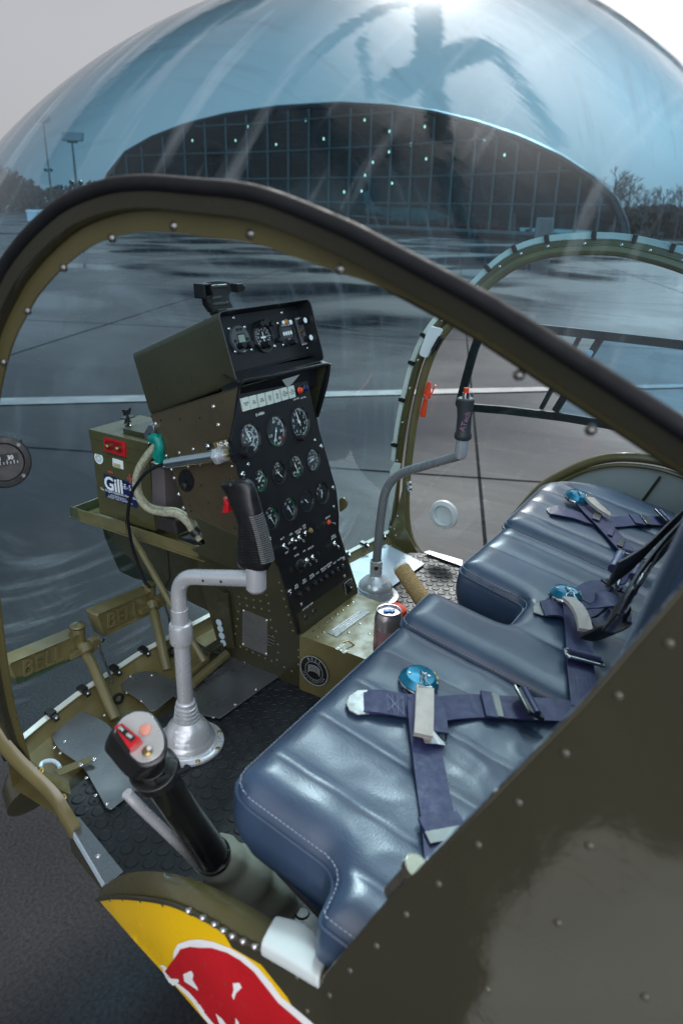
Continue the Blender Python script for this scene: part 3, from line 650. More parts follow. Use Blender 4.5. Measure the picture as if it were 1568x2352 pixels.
# front post foot and sill rail
mb = MB(); pp = catmull([V((.61, 1.135, .86)), V((.632, 1.09, .78)), V((.655, 1.035, .71)), V((.652, 1.00, .685)), V((.640, .955, .672))], 8)
mb.tube(pp, .019, 8, flat=.45, upv=(0, 0, 1)); mb.build('door_post', OLIVE3, HELI)
mb = MB()
gp_ = [on(0, 1600, 'x', .66), on(60, 1690, 'x', .68), on(110, 1775, 'x', .69), on(160, 1810, 'z', .69)]
mb.ribbon([on(0, 1655, 'x', .635), on(55, 1745, 'x', .66), on(130, 1800, 'x', .68), on(160, 1815, 'z', .685)], (.6, -.3, .7), .035, .004)
for x, y in [(93, 1770), (145, 1832)]: mb.lathe(on(x, y, 'x', .668), (-.5, -.3, .8), [(.0075, 0), (.0075, .002), (.005, .003), (.004, .006), (.00001, .0065)], 12, 1)
mb.build('post_gusset', [OLIVE3, BRASS], HELI)
# ---- floor
def edge_off(dy, z, x0=.690, x1=2.14, n=60):
    return [V((x0 + (x1 - x0) * i / n, yedge(x0 + (x1 - x0) * i / n) - dy, z)) for i in range(n + 1)]
pan = MB(); RW = [edge_off(-.004, .690), edge_off(0, .698), edge_off(.010, .694), edge_off(.030, .676), edge_off(.09, .650), edge_off(.22, .638), edge_off(.22, .60), edge_off(-.004, .60)]
for A, B in zip(RW, RW[1:] + RW[:1]):
    n = len(A); pan.add(A + B, [(i, i + 1, n + i + 1, n + i) for i in range(n - 1)])
pan.build('floor_pan', OLIVE3, HELI, ang=50)
ed = MB()
ed.ribbon(edge_off(.006, .704, .70), (0, -.35, 1), .012, .004, smooth=False)
ed.build('edge_strip', IVORY, HELI)
for k in range(15):
    x_ = .715 + .098 * k; y_ = yedge(x_); q = V((x_, y_ - .006, .704)); cm = MB()
    if 1.2 < x_ < 1.52: continue
    cm.obox(q + V((-.009, -.010, .000)), (.018, 0, 0), (0, .020, .002), (0, 0, .009)); cm.obox(q + V((-.006, -.022, -.008)), (.012, 0, 0), (0, .014, .006), (0, 0, .007)); cm.rivet(q + V((0, -.019, .0)), (0, -.4, 1), .0042, 1, .9); cm.build('edge_clip', [BLACK, CHROME], HELI, bevel=.0008)
fy = MB()
floor_poly = [(.600, .10), (.600, .80), (.645, .985), (.685, 1.045), (.735, 1.09), (.80, 1.10), (2.0, 1.10), (2.08, 1.05), (2.14, .95), (2.14, .10)]
fy.prism([V((x, y, .60)) for x, y in floor_poly], (0, 0, .055)); fy.build('floor_structure', OLIVE2, HELI)
# studded rubber mat
fmt = MB(); mp = [(.605, .12), (.605, .80), (.650, .985), (.700, 1.052), (.80, 1.06), (1.262, 1.08), (1.262, .86), (1.48, .86), (1.48, 1.08), (1.98, 1.10), (2.07, 1.05), (2.13, .93), (2.13, .12)]
fmt.prism([V((x, y, .6575)) for x, y in mp], (0, 0, .0105))
def inside(x, y, poly):
    c = False; n = len(poly)
    for i in range(n):
        (x1, y1), (x2, y2) = poly[i], poly[i - 1]
        if (y1 > y) != (y2 > y) and x < (x2 - x1) * (y - y1) / (y2 - y1) + x1: c = not c
    return c
row = 0; yy = .45
while yy < 1.1:
    xx = .60 + (.0165 if row % 2 else 0)
    while xx < 2.13:
        if inside(xx, yy, mp) and inside(xx - .012, yy + .012, mp) and inside(xx + .012, yy + .012, mp) and (xx < 1.25 or xx > 1.45) and (xx > 1.6 or yy > .5):
            fmt.lathe((xx, yy, FZ - .002), (0, 0, 1), [(.0128, 0), (.0122, .0019), (.0108, .0024), (.0102, .0016), (.00001, .0016)], 14)
        xx += .033
    yy += .0285; row += 1
fmt.build('floor_mat', FLOORM, HELI, ang=50)
def zpoly(pts, z=.672): return [on(x, y, 'z', z) for x, y in pts]
def plate(pts, rad, z, th, name, mt, screws=(), sr=.0042, par=HELI):
    m = MB(); m.prism(rounded(zpoly(pts, z), rad, 6), (0, 0, th))
    for x, y in screws: m.screw(on(x, y, 'z', z + th), (0, 0, 1), sr, 1, 12)
    return m.build(name, [mt, CHROME], par, bevel=.0008)
plate([(112, 1668), (118, 1645), (180, 1632), (262, 1668), (280, 1770), (330, 1800), (318, 1812), (256, 1862), (245, 1858), (192, 1762), (130, 1720)], [.02, .03, .05, .05, .03, .012, .004, .006, .006, .03, .03], .674, .003, 'heel_plate', ALU,
      [(122, 1662), (240, 1643), (149, 1703), (139, 1730), (165, 1760), (199, 1787), (220, 1827), (125, 1718), (246, 1846)])
plate([(278, 1582), (285, 1556), (345, 1540), (390, 1562), (430, 1572), (470, 1545), (510, 1505), (548, 1512), (644, 1553), (505, 1652), (440, 1640), (400, 1600), (350, 1640), (325, 1612)], [.02, .03, .04, .03, .03, .04, .01, .006, .003, .003, .03, .0, .02, .03], .674, .003, 'heel_plate', ALU,
      [(300, 1553), (349, 1550), (291, 1591), (325, 1610), (478, 1528), (512, 1508), (563, 1520), (634, 1548), (588, 1583), (540, 1618), (490, 1648), (432, 1562), (410, 1575)])
plate([(770, 1272), (880, 1248), (975, 1296), (905, 1345), (820, 1400), (770, 1400)], .004, .674, .003, 'heel_plate', TRANSL, [(797, 1272), (872, 1268), (927, 1282), (965, 1292), (897, 1253)])
plate([(155, 1883), (182, 1878), (284, 2005), (246, 2038)], [.006, .008, .001, .001], .672, .004, 'sill_tread', ALU, [(170, 1888), (226, 1966)], .005)
m = MB(); s0 = [on(x, y, 'z', .671) for x, y in [(152, 1886), (244, 2040)]]; m.obox(s0[0], s0[1] - s0[0], (0.004, 0, 0), (0, 0, -.018)); m.build('sill_edge', TRANSL, HELI)
plate([(972, 1270), (985, 1266), (1062, 1288), (1060, 1302)], .003, .675, .003, 'sill_tread', ALU, [(985, 1273), (1047, 1293)])
plate([(125, 1770), (212, 1738), (218, 1748), (138, 1784)], .004, .686, .003, 'pan_bracket', OLIVE3, [(207 * .9, 1757), (233 * .93, 1744)], .006)
# shackle by the post
m = MB(); c = [on(x, y, 'z', .69) for x, y in [(92, 1768), (98, 1752), (118, 1747), (133, 1754), (138, 1764)]]; m.tube(catmull(c, 6), .0042, 8); m.build('tie_down_hook', TRANSL, HELI)
# ---- seat box and rear bulkhead
m = MB(); m.obox((.62, -.02, .668), (1.50, 0, 0), (0, .42, 0), (0, 0, .235)); m.build('seat_box', OLIVE2, HELI, bevel=.006)
m = MB(); m.obox((.60, -.10, .45), (1.56, 0, 0), (0, .06, 0), (0, 0, 1.15)); m.build('bulkhead', OLIVE2, HELI, bevel=.004)
# ---- port flank skin below and behind the door
def fx(y, z=1):
    t = max(0, (y - .42) / .36); return .47 + .075 * t * t
def onskin(x, y):
    X = .5
    for _ in range(14): p = on(x, y, 'x', X); X = .5 * X + .5 * fx(p.y)
    return on(x, y, 'x', X)
TOP = [(226, 2065), (262, 2059), (308, 2060), (360, 2066), (410, 2078), (487, 2114), (540, 2148), (605, 2178), (680, 2218), (740, 2250), (850, 2118), (900, 2060), (956, 2006), (1040, 1921), (1110, 1852), (1240, 1718), (1354, 1600), (1460, 1476), (1568, 1350), (1690, 1205)]
BOT = [(230, 2072), (275, 2124), (320, 2176), (366, 2226), (400, 2264), (470, 2345), (560, 2440), (680, 2560), (760, 2680), (860, 2750), (1000, 2750), (1100, 2750), (1200, 2750), (1350, 2750), (1500, 2750), (1750, 2700), (1900, 2600), (2050, 2400), (2200, 2000), (2300, 1700)]
tp = catmull([onskin(*q) for q in TOP[:10]], 5)[:-1] + catmull([onskin(*q) for q in TOP[9:]], 5)
bp_ = catmull([onskin(*q) for q in BOT[:10]], 5)[:-1] + catmull([onskin(*q) for q in BOT[9:]], 5)
sk = MB(); R_ = 16; n = len(tp)
for i in range(n):
    for k in range(R_ + 1):
        t = k / R_; p = tp[i].lerp(bp_[i], t); L_ = (tp[i] - bp_[i]).length
        p.x -= .012 * min(1, L_ * 3) * math.sin(math.pi * t); p.x += .0016 * noise.noise(p * 7) + .003 * noise.noise(p * 3.1)
        sk.v.append(p)
for i in range(n - 1):
    for k in range(R_): sk.f.append([i * (R_ + 1) + k, i * (R_ + 1) + k + 1, (i + 1) * (R_ + 1) + k + 1, (i + 1) * (R_ + 1) + k]); sk.m.append(0)
# belly side turning under, so that the skin has depth from other views
kk = len(sk.v)
for i in range(n): q = bp_[i].copy(); q.x += .10; q.z -= .05; sk.v.append(q)
for i in range(n - 1): sk.f.append([i * (R_ + 1) + R_, kk + i, kk + i + 1, (i + 1) * (R_ + 1) + R_]); sk.m.append(0)
BV = BVHTree.FromPolygons([tuple(v) for v in sk.v], [list(f) for f in sk.f])
def hit(x, y, off=0):
    h = BV.ray_cast(CAM, ray(x, y).normalized())
    if h[0] is None: return None, None
    nn = h[1].normalized(); nn = nn if nn.x < 0 else -nn
    return h[0] + nn * off, nn
def decal(polys, off, name, mt, parent):
    bm = bmesh.new()
    for poly in polys:
        f = bm.faces.new([bm.verts.new((x, y, 0)) for x, y in poly])
    bmesh.ops.triangulate(bm, faces=bm.faces)
    for _ in range(4):
        ee = [e for e in bm.edges if e.calc_length() > 18]
        if not ee: break
        bmesh.ops.subdivide_edges(bm, edges=ee, cuts=1); bmesh.ops.triangulate(bm, faces=bm.faces)
    m = MB(); idx = {}
    for v in bm.verts:
        p, nn = hit(v.co.x, v.co.y, off)
        if p is None: p = onskin(v.co.x, v.co.y) + V((-off, 0, 0))
        idx[v.index] = len(m.v); m.v.append(p)
    bm.verts.index_update()
    for f in bm.faces: m.f.append([v.index for v in f.verts]); m.m.append(0)
    bm.free(); return m.build(name, mt, parent, ang=80)
def zc(*pts): return [(x * .5127, 1722.2 + y * .5127) for x, y in pts]
decal([[(229, 2068), (262, 2064), (308, 2065), (360, 2070), (410, 2083), (487, 2119), (512, 2138), (533, 2176), (600, 2215), (660, 2290), (720, 2400), (640, 2500), (560, 2436), (470, 2341), (400, 2260), (320, 2172)]], .0006, 'yellow_flash', YELLOW, HELI)
bo = zc((712, 965), (735, 962), (757, 978), (776, 962), (782, 900), (800, 868), (850, 850), (900, 847), (960, 858), (1030, 885), (1100, 925), (1160, 975), (1215, 1040), (1262, 1105), (1330, 1160), (1410, 1228), (1500, 1330), (1300, 1500), (1150, 1400), (940, 1228), (905, 1185), (868, 1130), (835, 1095), (790, 1052), (760, 1040), (740, 1005))
bi = zc((742, 990), (765, 992), (790, 975), (797, 915), (812, 890), (855, 880), (900, 884), (950, 884), (1020, 905), (1080, 940), (1140, 990), (1195, 1060), (1250, 1130), (1320, 1190), (1400, 1260), (1470, 1350), (1300, 1460), (1160, 1380), (965, 1228), (925, 1180), (885, 1120), (850, 1080), (805, 1045), (770, 1020))
decal([bo], .0011, 'white_emblem_outline', LETTER, HELI); decal([bi], .0016, 'red_emblem', RED, HELI)
decal([zc((826, 1000), (862, 985), (872, 1000), (868, 1025), (890, 1060), (893, 1073), (862, 1045), (845, 1018), (832, 1032)), zc((1048, 1040), (1078, 1038), (1088, 1060), (1062, 1085), (1052, 1115), (1044, 1095), (1052, 1070)), zc((885, 1130), (900, 1135), (920, 1165), (918, 1180), (895, 1160)), zc((972, 1175), (1000, 1200), (1030, 1240), (1010, 1250), (985, 1215)), zc((1060, 1195), (1075, 1215), (1080, 1250), (1060, 1240)), zc((745, 1010), (775, 1020), (805, 1022), (808, 1034), (780, 1052), (765, 1036))], .0021, 'white_emblem_highlight', LETTER, HELI)
for x, y in [(1535, 1478), (1418, 1598), (1297, 1730), (1190, 1843), (1097, 1940), (1006, 2030), (1352, 1943), (1118, 2272), (932, 2100), (864, 2172), (803, 2229), (756, 2286), (1480, 2290), (1280, 2120)]:
    p, nn = hit(x, y)
    if p: sk.lathe(p, nn, [(.0036, -.001), (.0036, .0003), (.0028, .0014), (.0015, .0019), (.00001, .0020)], 14, 1)
for x, y in zc((920, 960), (905, 1055), (1010, 1045), (990, 1140), (1097, 1138), (1220, 945), (1328, 1018), (1475, 1098), (1375, 1170), (495, 671), (550, 668), (630, 675), (730, 693), (855, 733), (430, 690)):
    p, nn = hit(x, y)
    if p: sk.lathe(p, nn, [(.0034, -.001), (.0034, .0003), (.0026, .0014), (.00001, .0019)], 12, 1)
sk.build('side_skin', [SKIN, mat('painted_rivet', (.11, .10, .075), .2, .3)], HELI, ang=75)
# panel edge flange, sill rim, pad, hinge
m = MB(); m.ribbon([p + V((.008, 0, 0)) for p in tp[45:]], (0, .8, .6), .014, .0016, smooth=False); m.tube([p + V((.0005, 0, 0)) for p in tp[45:]], .0016, 8); m.build('panel_flange', SKIN, HELI)
RIMO = [(226, 2065), (262, 2059), (308, 2060), (360, 2066), (410, 2078), (487, 2114), (540, 2148), (605, 2178), (680, 2218), (740, 2250)]
RIMI = [(240, 2034), (262, 2020), (300, 2005), (360, 2002), (436, 2016), (520, 2052), (575, 2082), (640, 2124), (700, 2165), (770, 2215)]
ro = catmull([onskin(*q) + V((.0, 0, 0)) for q in RIMO], 5)
ri = catmull([on(q[0], q[1], 'x', onskin(*RIMO[i]).x + .035) for i, q in enumerate(RIMI)], 5)
m = MB(); n = len(ro)
for i in range(n):
    o_, i_ = ro[i], ri[i]; up_ = V((0, 0, 1)); mid = (o_ + i_) / 2
    m.v += [o_, o_ * .9 + i_ * .1 + up_ * .004, mid + up_ * .006, i_ * .92 + o_ * .08 + up_ * .004, i_, i_ + V((0, 0, -.03)), o_ + V((.004, 0, -.02))]
for i in range(n - 1):
    for k in range(7): m.f.append([i * 7 + k, i * 7 + (k + 1) % 7, (i + 1) * 7 + (k + 1) % 7, (i + 1) * 7 + k]); m.m.append(0)
m.f += [list(range(7)), list(range((n - 1) * 7, n * 7))]; m.m += [0, 0]
m.build('sill_rim', OLIVE, HELI, ang=60)
m = MB(); m.tube([p + V((-.003, 0, .001)) for p in ro[:-3]], .0032, 8)
for p in ro[22:36:2]: m.lathe(p + V((-.004, 0, .003)), (-.7, 0, .7), [(.0045, -.002), (.0045, .001), (.003, .004), (.00001, .005)], 10, 1)
m.build('sill_bead', [OLIVE2, CHROME], HELI)
pd = MB(); A = catmull([onskin(605, 2174), onskin(680, 2218), onskin(738, 2252)], 8); B = catmull([on(636, 2117, 'x', .515), on(700, 2135, 'x', .525), on(772, 2186, 'x', .53)], 8)
for i in range(len(A)):
    a, b = A[i] + V((-.007, 0, -.004)), B[i]; ww = b - a
    for k in range(12):
        t = 2 * math.pi * k / 12; c_ = a + ww * (.5 - .5 * math.copysign(abs(math.cos(t)) ** .6, math.cos(t)))
        pd.v.append(c_ + V((0, 0, 1)) * (.014 * math.copysign(abs(math.sin(t)) ** .6, math.sin(t)) + .004))
q = len(A)
for i in range(q - 1):
    for k in range(12): pd.f.append([i * 12 + k, i * 12 + (k + 1) % 12, (i + 1) * 12 + (k + 1) % 12, (i + 1) * 12 + k]); pd.m.append(0)
pd.f += [list(range(12)), list(range((q - 1) * 12, q * 12))]; pd.m += [0, 0]
pd.build('sill_pad', PADM, HELI, ang=50, bevel=.003)
m = MB(); a = onskin(938, 2012) + V((.012, 0, 0)); b = onskin(885, 2072) + V((.012, 0, 0)); ax = (b - a).normalized()
m.tube([a, b], .0085, 14); m.tube([a - ax * .004, a + ax * .006], .0115, 14); m.obox(onskin(905, 2075) + V((.002, 0, .0)), ax * .05, (.02, 0, 0), (0, 0, .003)); m.build('door_hinge', mat('hinge_nickel', (.42, .39, .30), .25, .9, .2, 30), HELI, bevel=.001)
# ---- landing light bowl under the nose on the near side
m = MB(); c = dep(98, 1838, 1.72); m.lathe(c + V((.0, .03, -.0)), (-.15, -.75, -.35), [(.00001, -.075), (.035, -.07), (.055, -.045), (.064, 0), (.066, .004), (.058, .006), (.00001, .0)], 28); m.build('landing_light', OLIVE2, HELI)
m = MB(); c2 = c + V((.0, .03, 0)); m.tube([c2, c2 + V((.05, .0, .09))], .012, 10); m.build('lamp_bracket', OLIVE2, HELI)
# skids below
m = MB()
for X in (.80, 1.95):
    m.tube(catmull([V((X, -2.6, .06)), V((X, 0, .06)), V((X, .45, .06)), V((X, .62, .10)), V((X, .68, .15))], 6), .035, 12)
for Y in (-.1, -1.9): m.tube([V((.80, Y, .08)), V((1.0, Y, .55)), V((1.75, Y, .55)), V((1.95, Y, .08))], .028, 10)
m.build('landing_skid', GUNMETAL, HELI)
# ---- starboard door
XD = 2.16
def cut_radius(y, z, cy=.50, cz=1.15):      # how far out the starboard edge of the bubble lies in this direction
    a = math.atan2(z - cz, y - cy); best = None
    for p in CUTS:
        b = math.atan2(p.z - cz, p.y - cy); d = abs((a - b + math.pi) % (2 * math.pi) - math.pi)
        if best is None or d < best[0]: best = (d, math.hypot(p.y - cy, p.z - cz))
    return best[1]
OUT = [(893, 1262), (905, 1180), (912, 1090), (925, 985), (945, 890), (968, 815), (998, 760), (1040, 712), (1090, 668), (1150, 612), (1210, 578), (1290, 562), (1400, 560), (1480, 572), (1568, 598), (1680, 650)]
INN = [(1110, 1308), (1060, 1300), (1000, 1288), (958, 1264), (936, 1215), (932, 1130), (944, 1010), (965, 895), (995, 805), (1040, 738), (1100, 672), (1160, 622), (1215, 594), (1290, 578), (1400, 576), (1480, 590), (1568, 617), (1680, 668)]
PO = catmull([on(x, y, 'x', XD) for x, y in OUT], 6); PI = catmull([on(x, y, 'x', XD - .01) for x, y in INN], 6)
fk = MB(); nf = 0
for p in PO:
    r_ = math.hypot(p.y - .50, p.z - 1.15); R2 = cut_radius(p.y, p.z); 
    if R2 < r_ + .002: R2 = r_ + .002
    q = V((2.170, .50 + (p.y - .50) * R2 / r_, 1.15 + (p.z - 1.15) * R2 / r_)); q.z = max(q.z, .70); fk.v += [V((2.168, p.y, p.z)), q]; nf += 1
for i in range(nf - 1): fk.f.append([2 * i, 2 * i + 1, 2 * i + 3, 2 * i + 2]); fk.m.append(0)
fk.build('canopy_flank', ACRYL, HELI, ang=80)
m = MB(); m.tube(PO, .013, 10); m.tube([p + V((-.012, -.005, -.004)) for p in PO], .005, 8)
for i in range(4, len(PO), 5):
    m.screw(PO[i] + V((-.014, 0, 0)), (-1, 0, 0), .0045, 1)
m.build('door_frame', [OLIVE, CHROME], HELI)
FC_ = V((XD, .50, 1.15))
def radial(p): d = V((0, p.y - FC_.y, p.z - FC_.z)).normalized(); return d
STp = [p + radial(p) * .021 + V((-.004, 0, 0)) for p in PO[14:]]
m = MB(); m.ribbon(STp, (-1, 0, 0), .015, .004, smooth=False); m.build('edge_strip', IVORY, HELI)
for i in range(16, len(PO), 6):
    t = (PO[i] - PO[i - 1]).normalized(); q = PO[i] + radial(PO[i]) * .021 + V((-.004, 0, 0)); cm = MB(); sd_ = V((-1, 0, 0)).cross(t)
    cm.obox(q - t * .006 - sd_ * .010, t * .012, sd_ * .02, V((-.010, 0, 0))); cm.rivet(q - sd_ * .016, (-1, 0, 0), .004, 1); cm.build('edge_clip', [BLACK, CHROME], HELI)
door = MB(); door.tube(PI, .0135, 12); door.tube([p + V((-.010, 0, 0)) for p in PI], .005, 8); DR = door.build('starboard_door', OLIVE3, HELI)
m = MB(); outl = [p.copy() for p in PI[::3]] + [V((XD - .01, -.05, 1.45)), V((XD - .01, -.05, .68))]; m.add(outl, [tuple(range(len(outl)))]); m.build('door_window', CLEAR, DR, ang=80)
XS = 2.175
def bar(mb, a, b, wpx, d=.018, m=0):
    A, B = on(*a, 'x', XS - .02), on(*b, 'x', XS - .02); t = (B - A).normalized(); s = V((-1, 0, 0)).cross(t).normalized(); ww = wpx * A.x / F * .95
    mb.obox(A - s * ww / 2, B - A, s * ww, V((d, 0, 0)), m)
m = MB(); WF = mat('window_rubber', (.010, .018, .020), .35, 0, .3, 20)
fr = [on(x, y, 'x', XS - .02) for x, y in [(1043, 932), (1078, 800), (1102, 742), (1160, 738), (1300, 752), (1568, 782), (1700, 800), (1700, 1030), (1568, 1015), (1450, 995), (1290, 968), (1160, 952), (1060, 944)]]
fr = rounded(fr, .03, 5); fi = [p for p in fr]
cc = sum(fr, V()) / len(fr)
def inset(P, k):
    out = []
    for i in range(len(P)):
        t = (P[(i + 1) % len(P)] - P[i - 1]).normalized(); s = V((1, 0, 0)).cross(t); s = s if s.dot(cc - P[i]) > 0 else -s; out.append(P[i] + s * k)
    return out
fi = inset(fr, .024); n = len(fr); m.v = [p for p in fr] + fi + [p + V((.014, 0, 0)) for p in fr] + [p + V((.014, 0, 0)) for p in fi]
for i in range(n):
    j_ = (i + 1) % n
    for a_, b_ in ((0, 1), (1, 3), (3, 2), (2, 0)): m.f.append([a_ * n + i, a_ * n + j_, b_ * n + j_, b_ * n + i]); m.m.append(0)
m.build('window_frame', WF, DR, bevel=.002)
m = MB(); bar(m, (1328, 775), (1240, 940), 10); m.build('window_bar', WF, DR, bevel=.001)
m = MB(); bar(m, (1376, 778), (1272, 945), 16, .022); m.build('window_bar', WF, DR, bevel=.001)
m = MB(); m.add([on(x, y, 'x', XS - .004) for x, y in [(1375, 780), (1690, 815), (1690, 1020), (1275, 950)]], [(0, 1, 2, 3)]); m.build('sliding_pane', BLUEWIN, DR)
m = MB(); m.prism(rounded([on(x, y, 'x', XS - .03) for x, y in [(1335, 812), (1352, 803), (1362, 808), (1345, 838), (1332, 836)]], .006, 4), (.006, 0, 0)); m.screw(on(1345, 822, 'x', XS - .03), (-1, 0, 0), .004, 1); m.build('window_catch', [TRANSL, CHROME], DR)
m = MB(); c = on(1020, 1181, 'x', 2.15); m.lathe_closed(c, (-1, 0, 0), [(.033, .012), (.036, .016), (.049, .010), (.051, .002), (.048, -.004), (.033, -.002)], 32); m.lathe(c + V((.004, 0, 0)), (-1, 0, 0), [(.034, 0), (.034, .003), (.020, .006), (.00001, .006)], 28)
m.build('fresh_air_vent', WHITE, DR)
m = MB(); m.prism(rounded([on(x, y, 'x', 2.10) for x, y in [(985, 748), (1018, 756), (990, 800), (980, 824), (960, 815)]], .012, 5), (.006, 0, 0)); m.build('door_handle', WHITE, DR, bevel=.001)
m = MB(); m.prism([on(x, y, 'x', 2.09) for x, y in [(1006, 772), (1016, 776), (1000, 806), (988, 804)]], (.012, 0, 0)); m.tube([on(1012, 776, 'x', 2.08), on(990, 815, 'x', 2.08)], .004, 8); m.build('latch', BLACK, DR, bevel=.001)
m = MB(); m.prism([on(x, y, 'x', 2.14) for x, y in [(905, 1062), (920, 1065), (908, 1120), (896, 1200), (893, 1150), (895, 1080)]], (.004, 0, 0)); m.build('door_strap', IVORY, DR, bevel=.001)
m = MB()
for x, y in [(938, 1112), (939, 1123), (1010, 782 - 15)]: m.lathe(on(x, y, 'x', 2.13), (-1, 0, .1), [(.0095, -.006), (.0095, .002), (.006, .003), (.006, .006), (.003, .006), (.00001, .004)], 14)
m.build('hinge_bolt', CHROME, DR)
# gusset between post and floor on the starboard side
m = MB(); m.prism([on(x, y, 'x', 2.12) for x, y in [(905, 1195), (922, 1130), (930, 1215), (955, 1265), (980, 1283), (900, 1262), (885, 1240)]], (.004, 0, 0))
for x, y in [(905, 1215), (908, 1230), (912, 1185), (960, 1270), (890, 1245)]: m.rivet(on(x, y, 'x', 2.118), (-1, 0, 0), .004, 1)
m.build('post_gusset', [OLIVE3, CHROME], HELI)
# grey lower trim with arched sill on the starboard side
arch = [(1180, 1190), (1240, 1122), (1300, 1085), (1360, 1060), (1425, 1050), (1500, 1056), (1568, 1075), (1700, 1130)]
PA = catmull([on(x, y, 'x', 2.12) for x, y in arch], 6)
m = MB(); m.tube(PA, .014, 12); m.tube([p + V((-.006, 0, -.022)) for p in PA], .006, 8); m.build('sill_rim', OLIVE3, HELI)
m = MB(); m.prism([p + V((.0, 0, -.02)) for p in PA[::2]] + [on(1700, 1300, 'x', 2.12), on(1180, 1240, 'x', 2.12)], (.006, 0, 0)); m.build('side_trim_panel', GREYPANEL, HELI)
m = MB(); m.tube([on(1515, 1095, 'x', 2.11), on(1475, 1150, 'x', 2.11)], .004, 8); m.build('trim_strip', OLIVE2, HELI)
# main rotor blade above the canopy, which mirrors it
m = MB(); a, b = V((.60, 2.56, 2.9)), V((4.4, .30, 2.95)); t = (b - a).normalized(); sd_ = t.cross(V((0, 0, 1)))
for k in range(2): pass
sec = [(-.5, 0), (-.42, .045), (-.2, .07), (.2, .035), (.5, 0), (.2, -.02), (-.3, -.03)]
for q in (a, b):
    for u_, z_ in sec: m.v.append(q + sd_ * (u_ * .55) + V((0, 0, z_ * .4)))
m.f += [[k, (k + 1) % 7, 7 + (k + 1) % 7, 7 + k] for k in range(7)] + [list(range(7)), list(range(7, 14))]; m.m += [0] * 9
m.build('rotor_blade', OLIVE2, HELI)
# ================================================================== instrument console
CON = empty('instrument_console', (1.37, 1.0, FZ), 'olive console with a black panel of round gauges and switches between the pedals', 'instrument console')
PN = V((0, -.577, .130)).normalized(); PU = V((1, 0, 0)); PW = V((0, .130, .577)).normalized(); P0 = V((1.37, .87, .823))
def pp(x, y, off=0): return onp(x, y, P0 + PN * off, PN)
def z1(x, y): return ((850 + x * .4464) * .57413, (1700 + y * .4464) * .57413)     # pixels of two enlarged views
def z2(x, y): return ((700 + x * .5102) * .57413, (1080 + y * .5102) * .57413)
outline = [(553, 905), (706, 875), (722, 950), (741, 1016), (757, 1070), (773, 1130), (778, 1181), (778, 1222), (795, 1287), (820, 1366), (684, 1458), (662, 1371), (642, 1304), (612, 1255), (590, 1215), (549, 1086), (531, 1012), (546, 939)]
pan_ = MB(); pan_.prism([pp(x, y) for x, y in outline], -PN * .004)
panel = pan_.build('instrument_panel', BLACKP, CON)
HOLES = []
def gauge(c, r, ticks=40, a0=210, a1=-120, needle=60, nums=(), words='', green=None, red=None, yellow=False, face=DIAL, yneed=None, arc=False, nlen=.62, depth=.0055, name='gauge'):
    """round dial sunk behind the panel; angles in degrees, 0 = right, 90 = up"""
    g = MB(); g.ring(c, PN, r, r * 1.10, -.004, .0012, 36, 0); g.lathe_closed(c, PN, [(r * 1.0, .001), (r * 1.0, -depth), (r * .90, -depth), (r * .93, .0008)], 36, 1)
    g.lathe(c, PN, [(r * .99, -depth - .004), (r * .99, -depth), (.00001, -depth)], 36, 2)
    root = g.build(name, [BLACK, GUNMETAL, face], CON)
    fc = c - PN * (depth - .0006); mk = MB()
    def pt(a, q): a = math.radians(a); return fc + (PU * math.cos(a) + PW * math.sin(a)) * (r * q)
    for k in range(ticks + 1):
        a = a0 + (a1 - a0) * k / ticks; big = k % 5 == 0; q0 = .74 if big else .80; t = (pt(a, 1) - fc).normalized(); s = t.cross(PN)
        w_ = r * (.030 if big else .018); p = pt(a, q0)
        m = 0
        fr_ = k / ticks
        if green and green[0] <= fr_ <= green[1]: m = 1
        if red and red[0] <= fr_ <= red[1]: m = 2
        mk.obox(p - s * w_, s * 2 * w_, t * r * (.92 - q0), PN * .0003, m)
    for i, t in enumerate(nums):
        a = a0 + (a1 - a0) * i / max(1, len(nums) - 1); mk.text(t, pt(a, .60), PU, PW, r * .26, bold=.02)
    for i, t in enumerate(words.split('/') if words else []): mk.text(t, fc - PW * r * (-.22 + .2 * i), PU, PW, r * .19, bold=.02)
    if arc:
        A = [pt(a, .45) for a in range(-90, 91, 10)]; mk.ribbon(A, PN, r * .07, .0003, smooth=False)
    mk.build('dial_marking', [LETTER, GREEN, ORANGE], root)
    nd = MB(); a = math.radians(needle); d = PU * math.cos(a) + PW * math.sin(a); s = d.cross(PN); f2 = fc + PN * .002
    nd.prism([f2 - d * r * .22 - s * r * .035, f2 + d * r * nlen * .6 - s * r * .05, f2 + d * r * nlen, f2 + d * r * nlen * .6 + s * r * .05, f2 - d * r * .22 + s * r * .035], PN * .0005)
    if yneed is not None:
        a = math.radians(yneed); d = PU * math.cos(a) + PW * math.sin(a); s = d.cross(PN); nd.prism([f2 - s * r * .05, f2 + d * r * .42, f2 + s * r * .05], PN * .0008)
    nd.lathe(f2, PN, [(r * .07, 0), (r * .07, .0012), (.00001, .0014)], 12, 0)
    nd.build('needle', LETTER, root)
    gl_ = MB(); gl_.lathe(c - PN * .0022, PN, [(r * .96, 0), (r * .96, .0004), (.00001, .0004)], 30); gl_.build('cover_glass', GLASS, root)
    return root
DG = mat('dial_grey', (.055, .065, .075), .5, 0, .1, 20)
def rr(px, c): return px * (c - CAM).dot(VIEW) / F
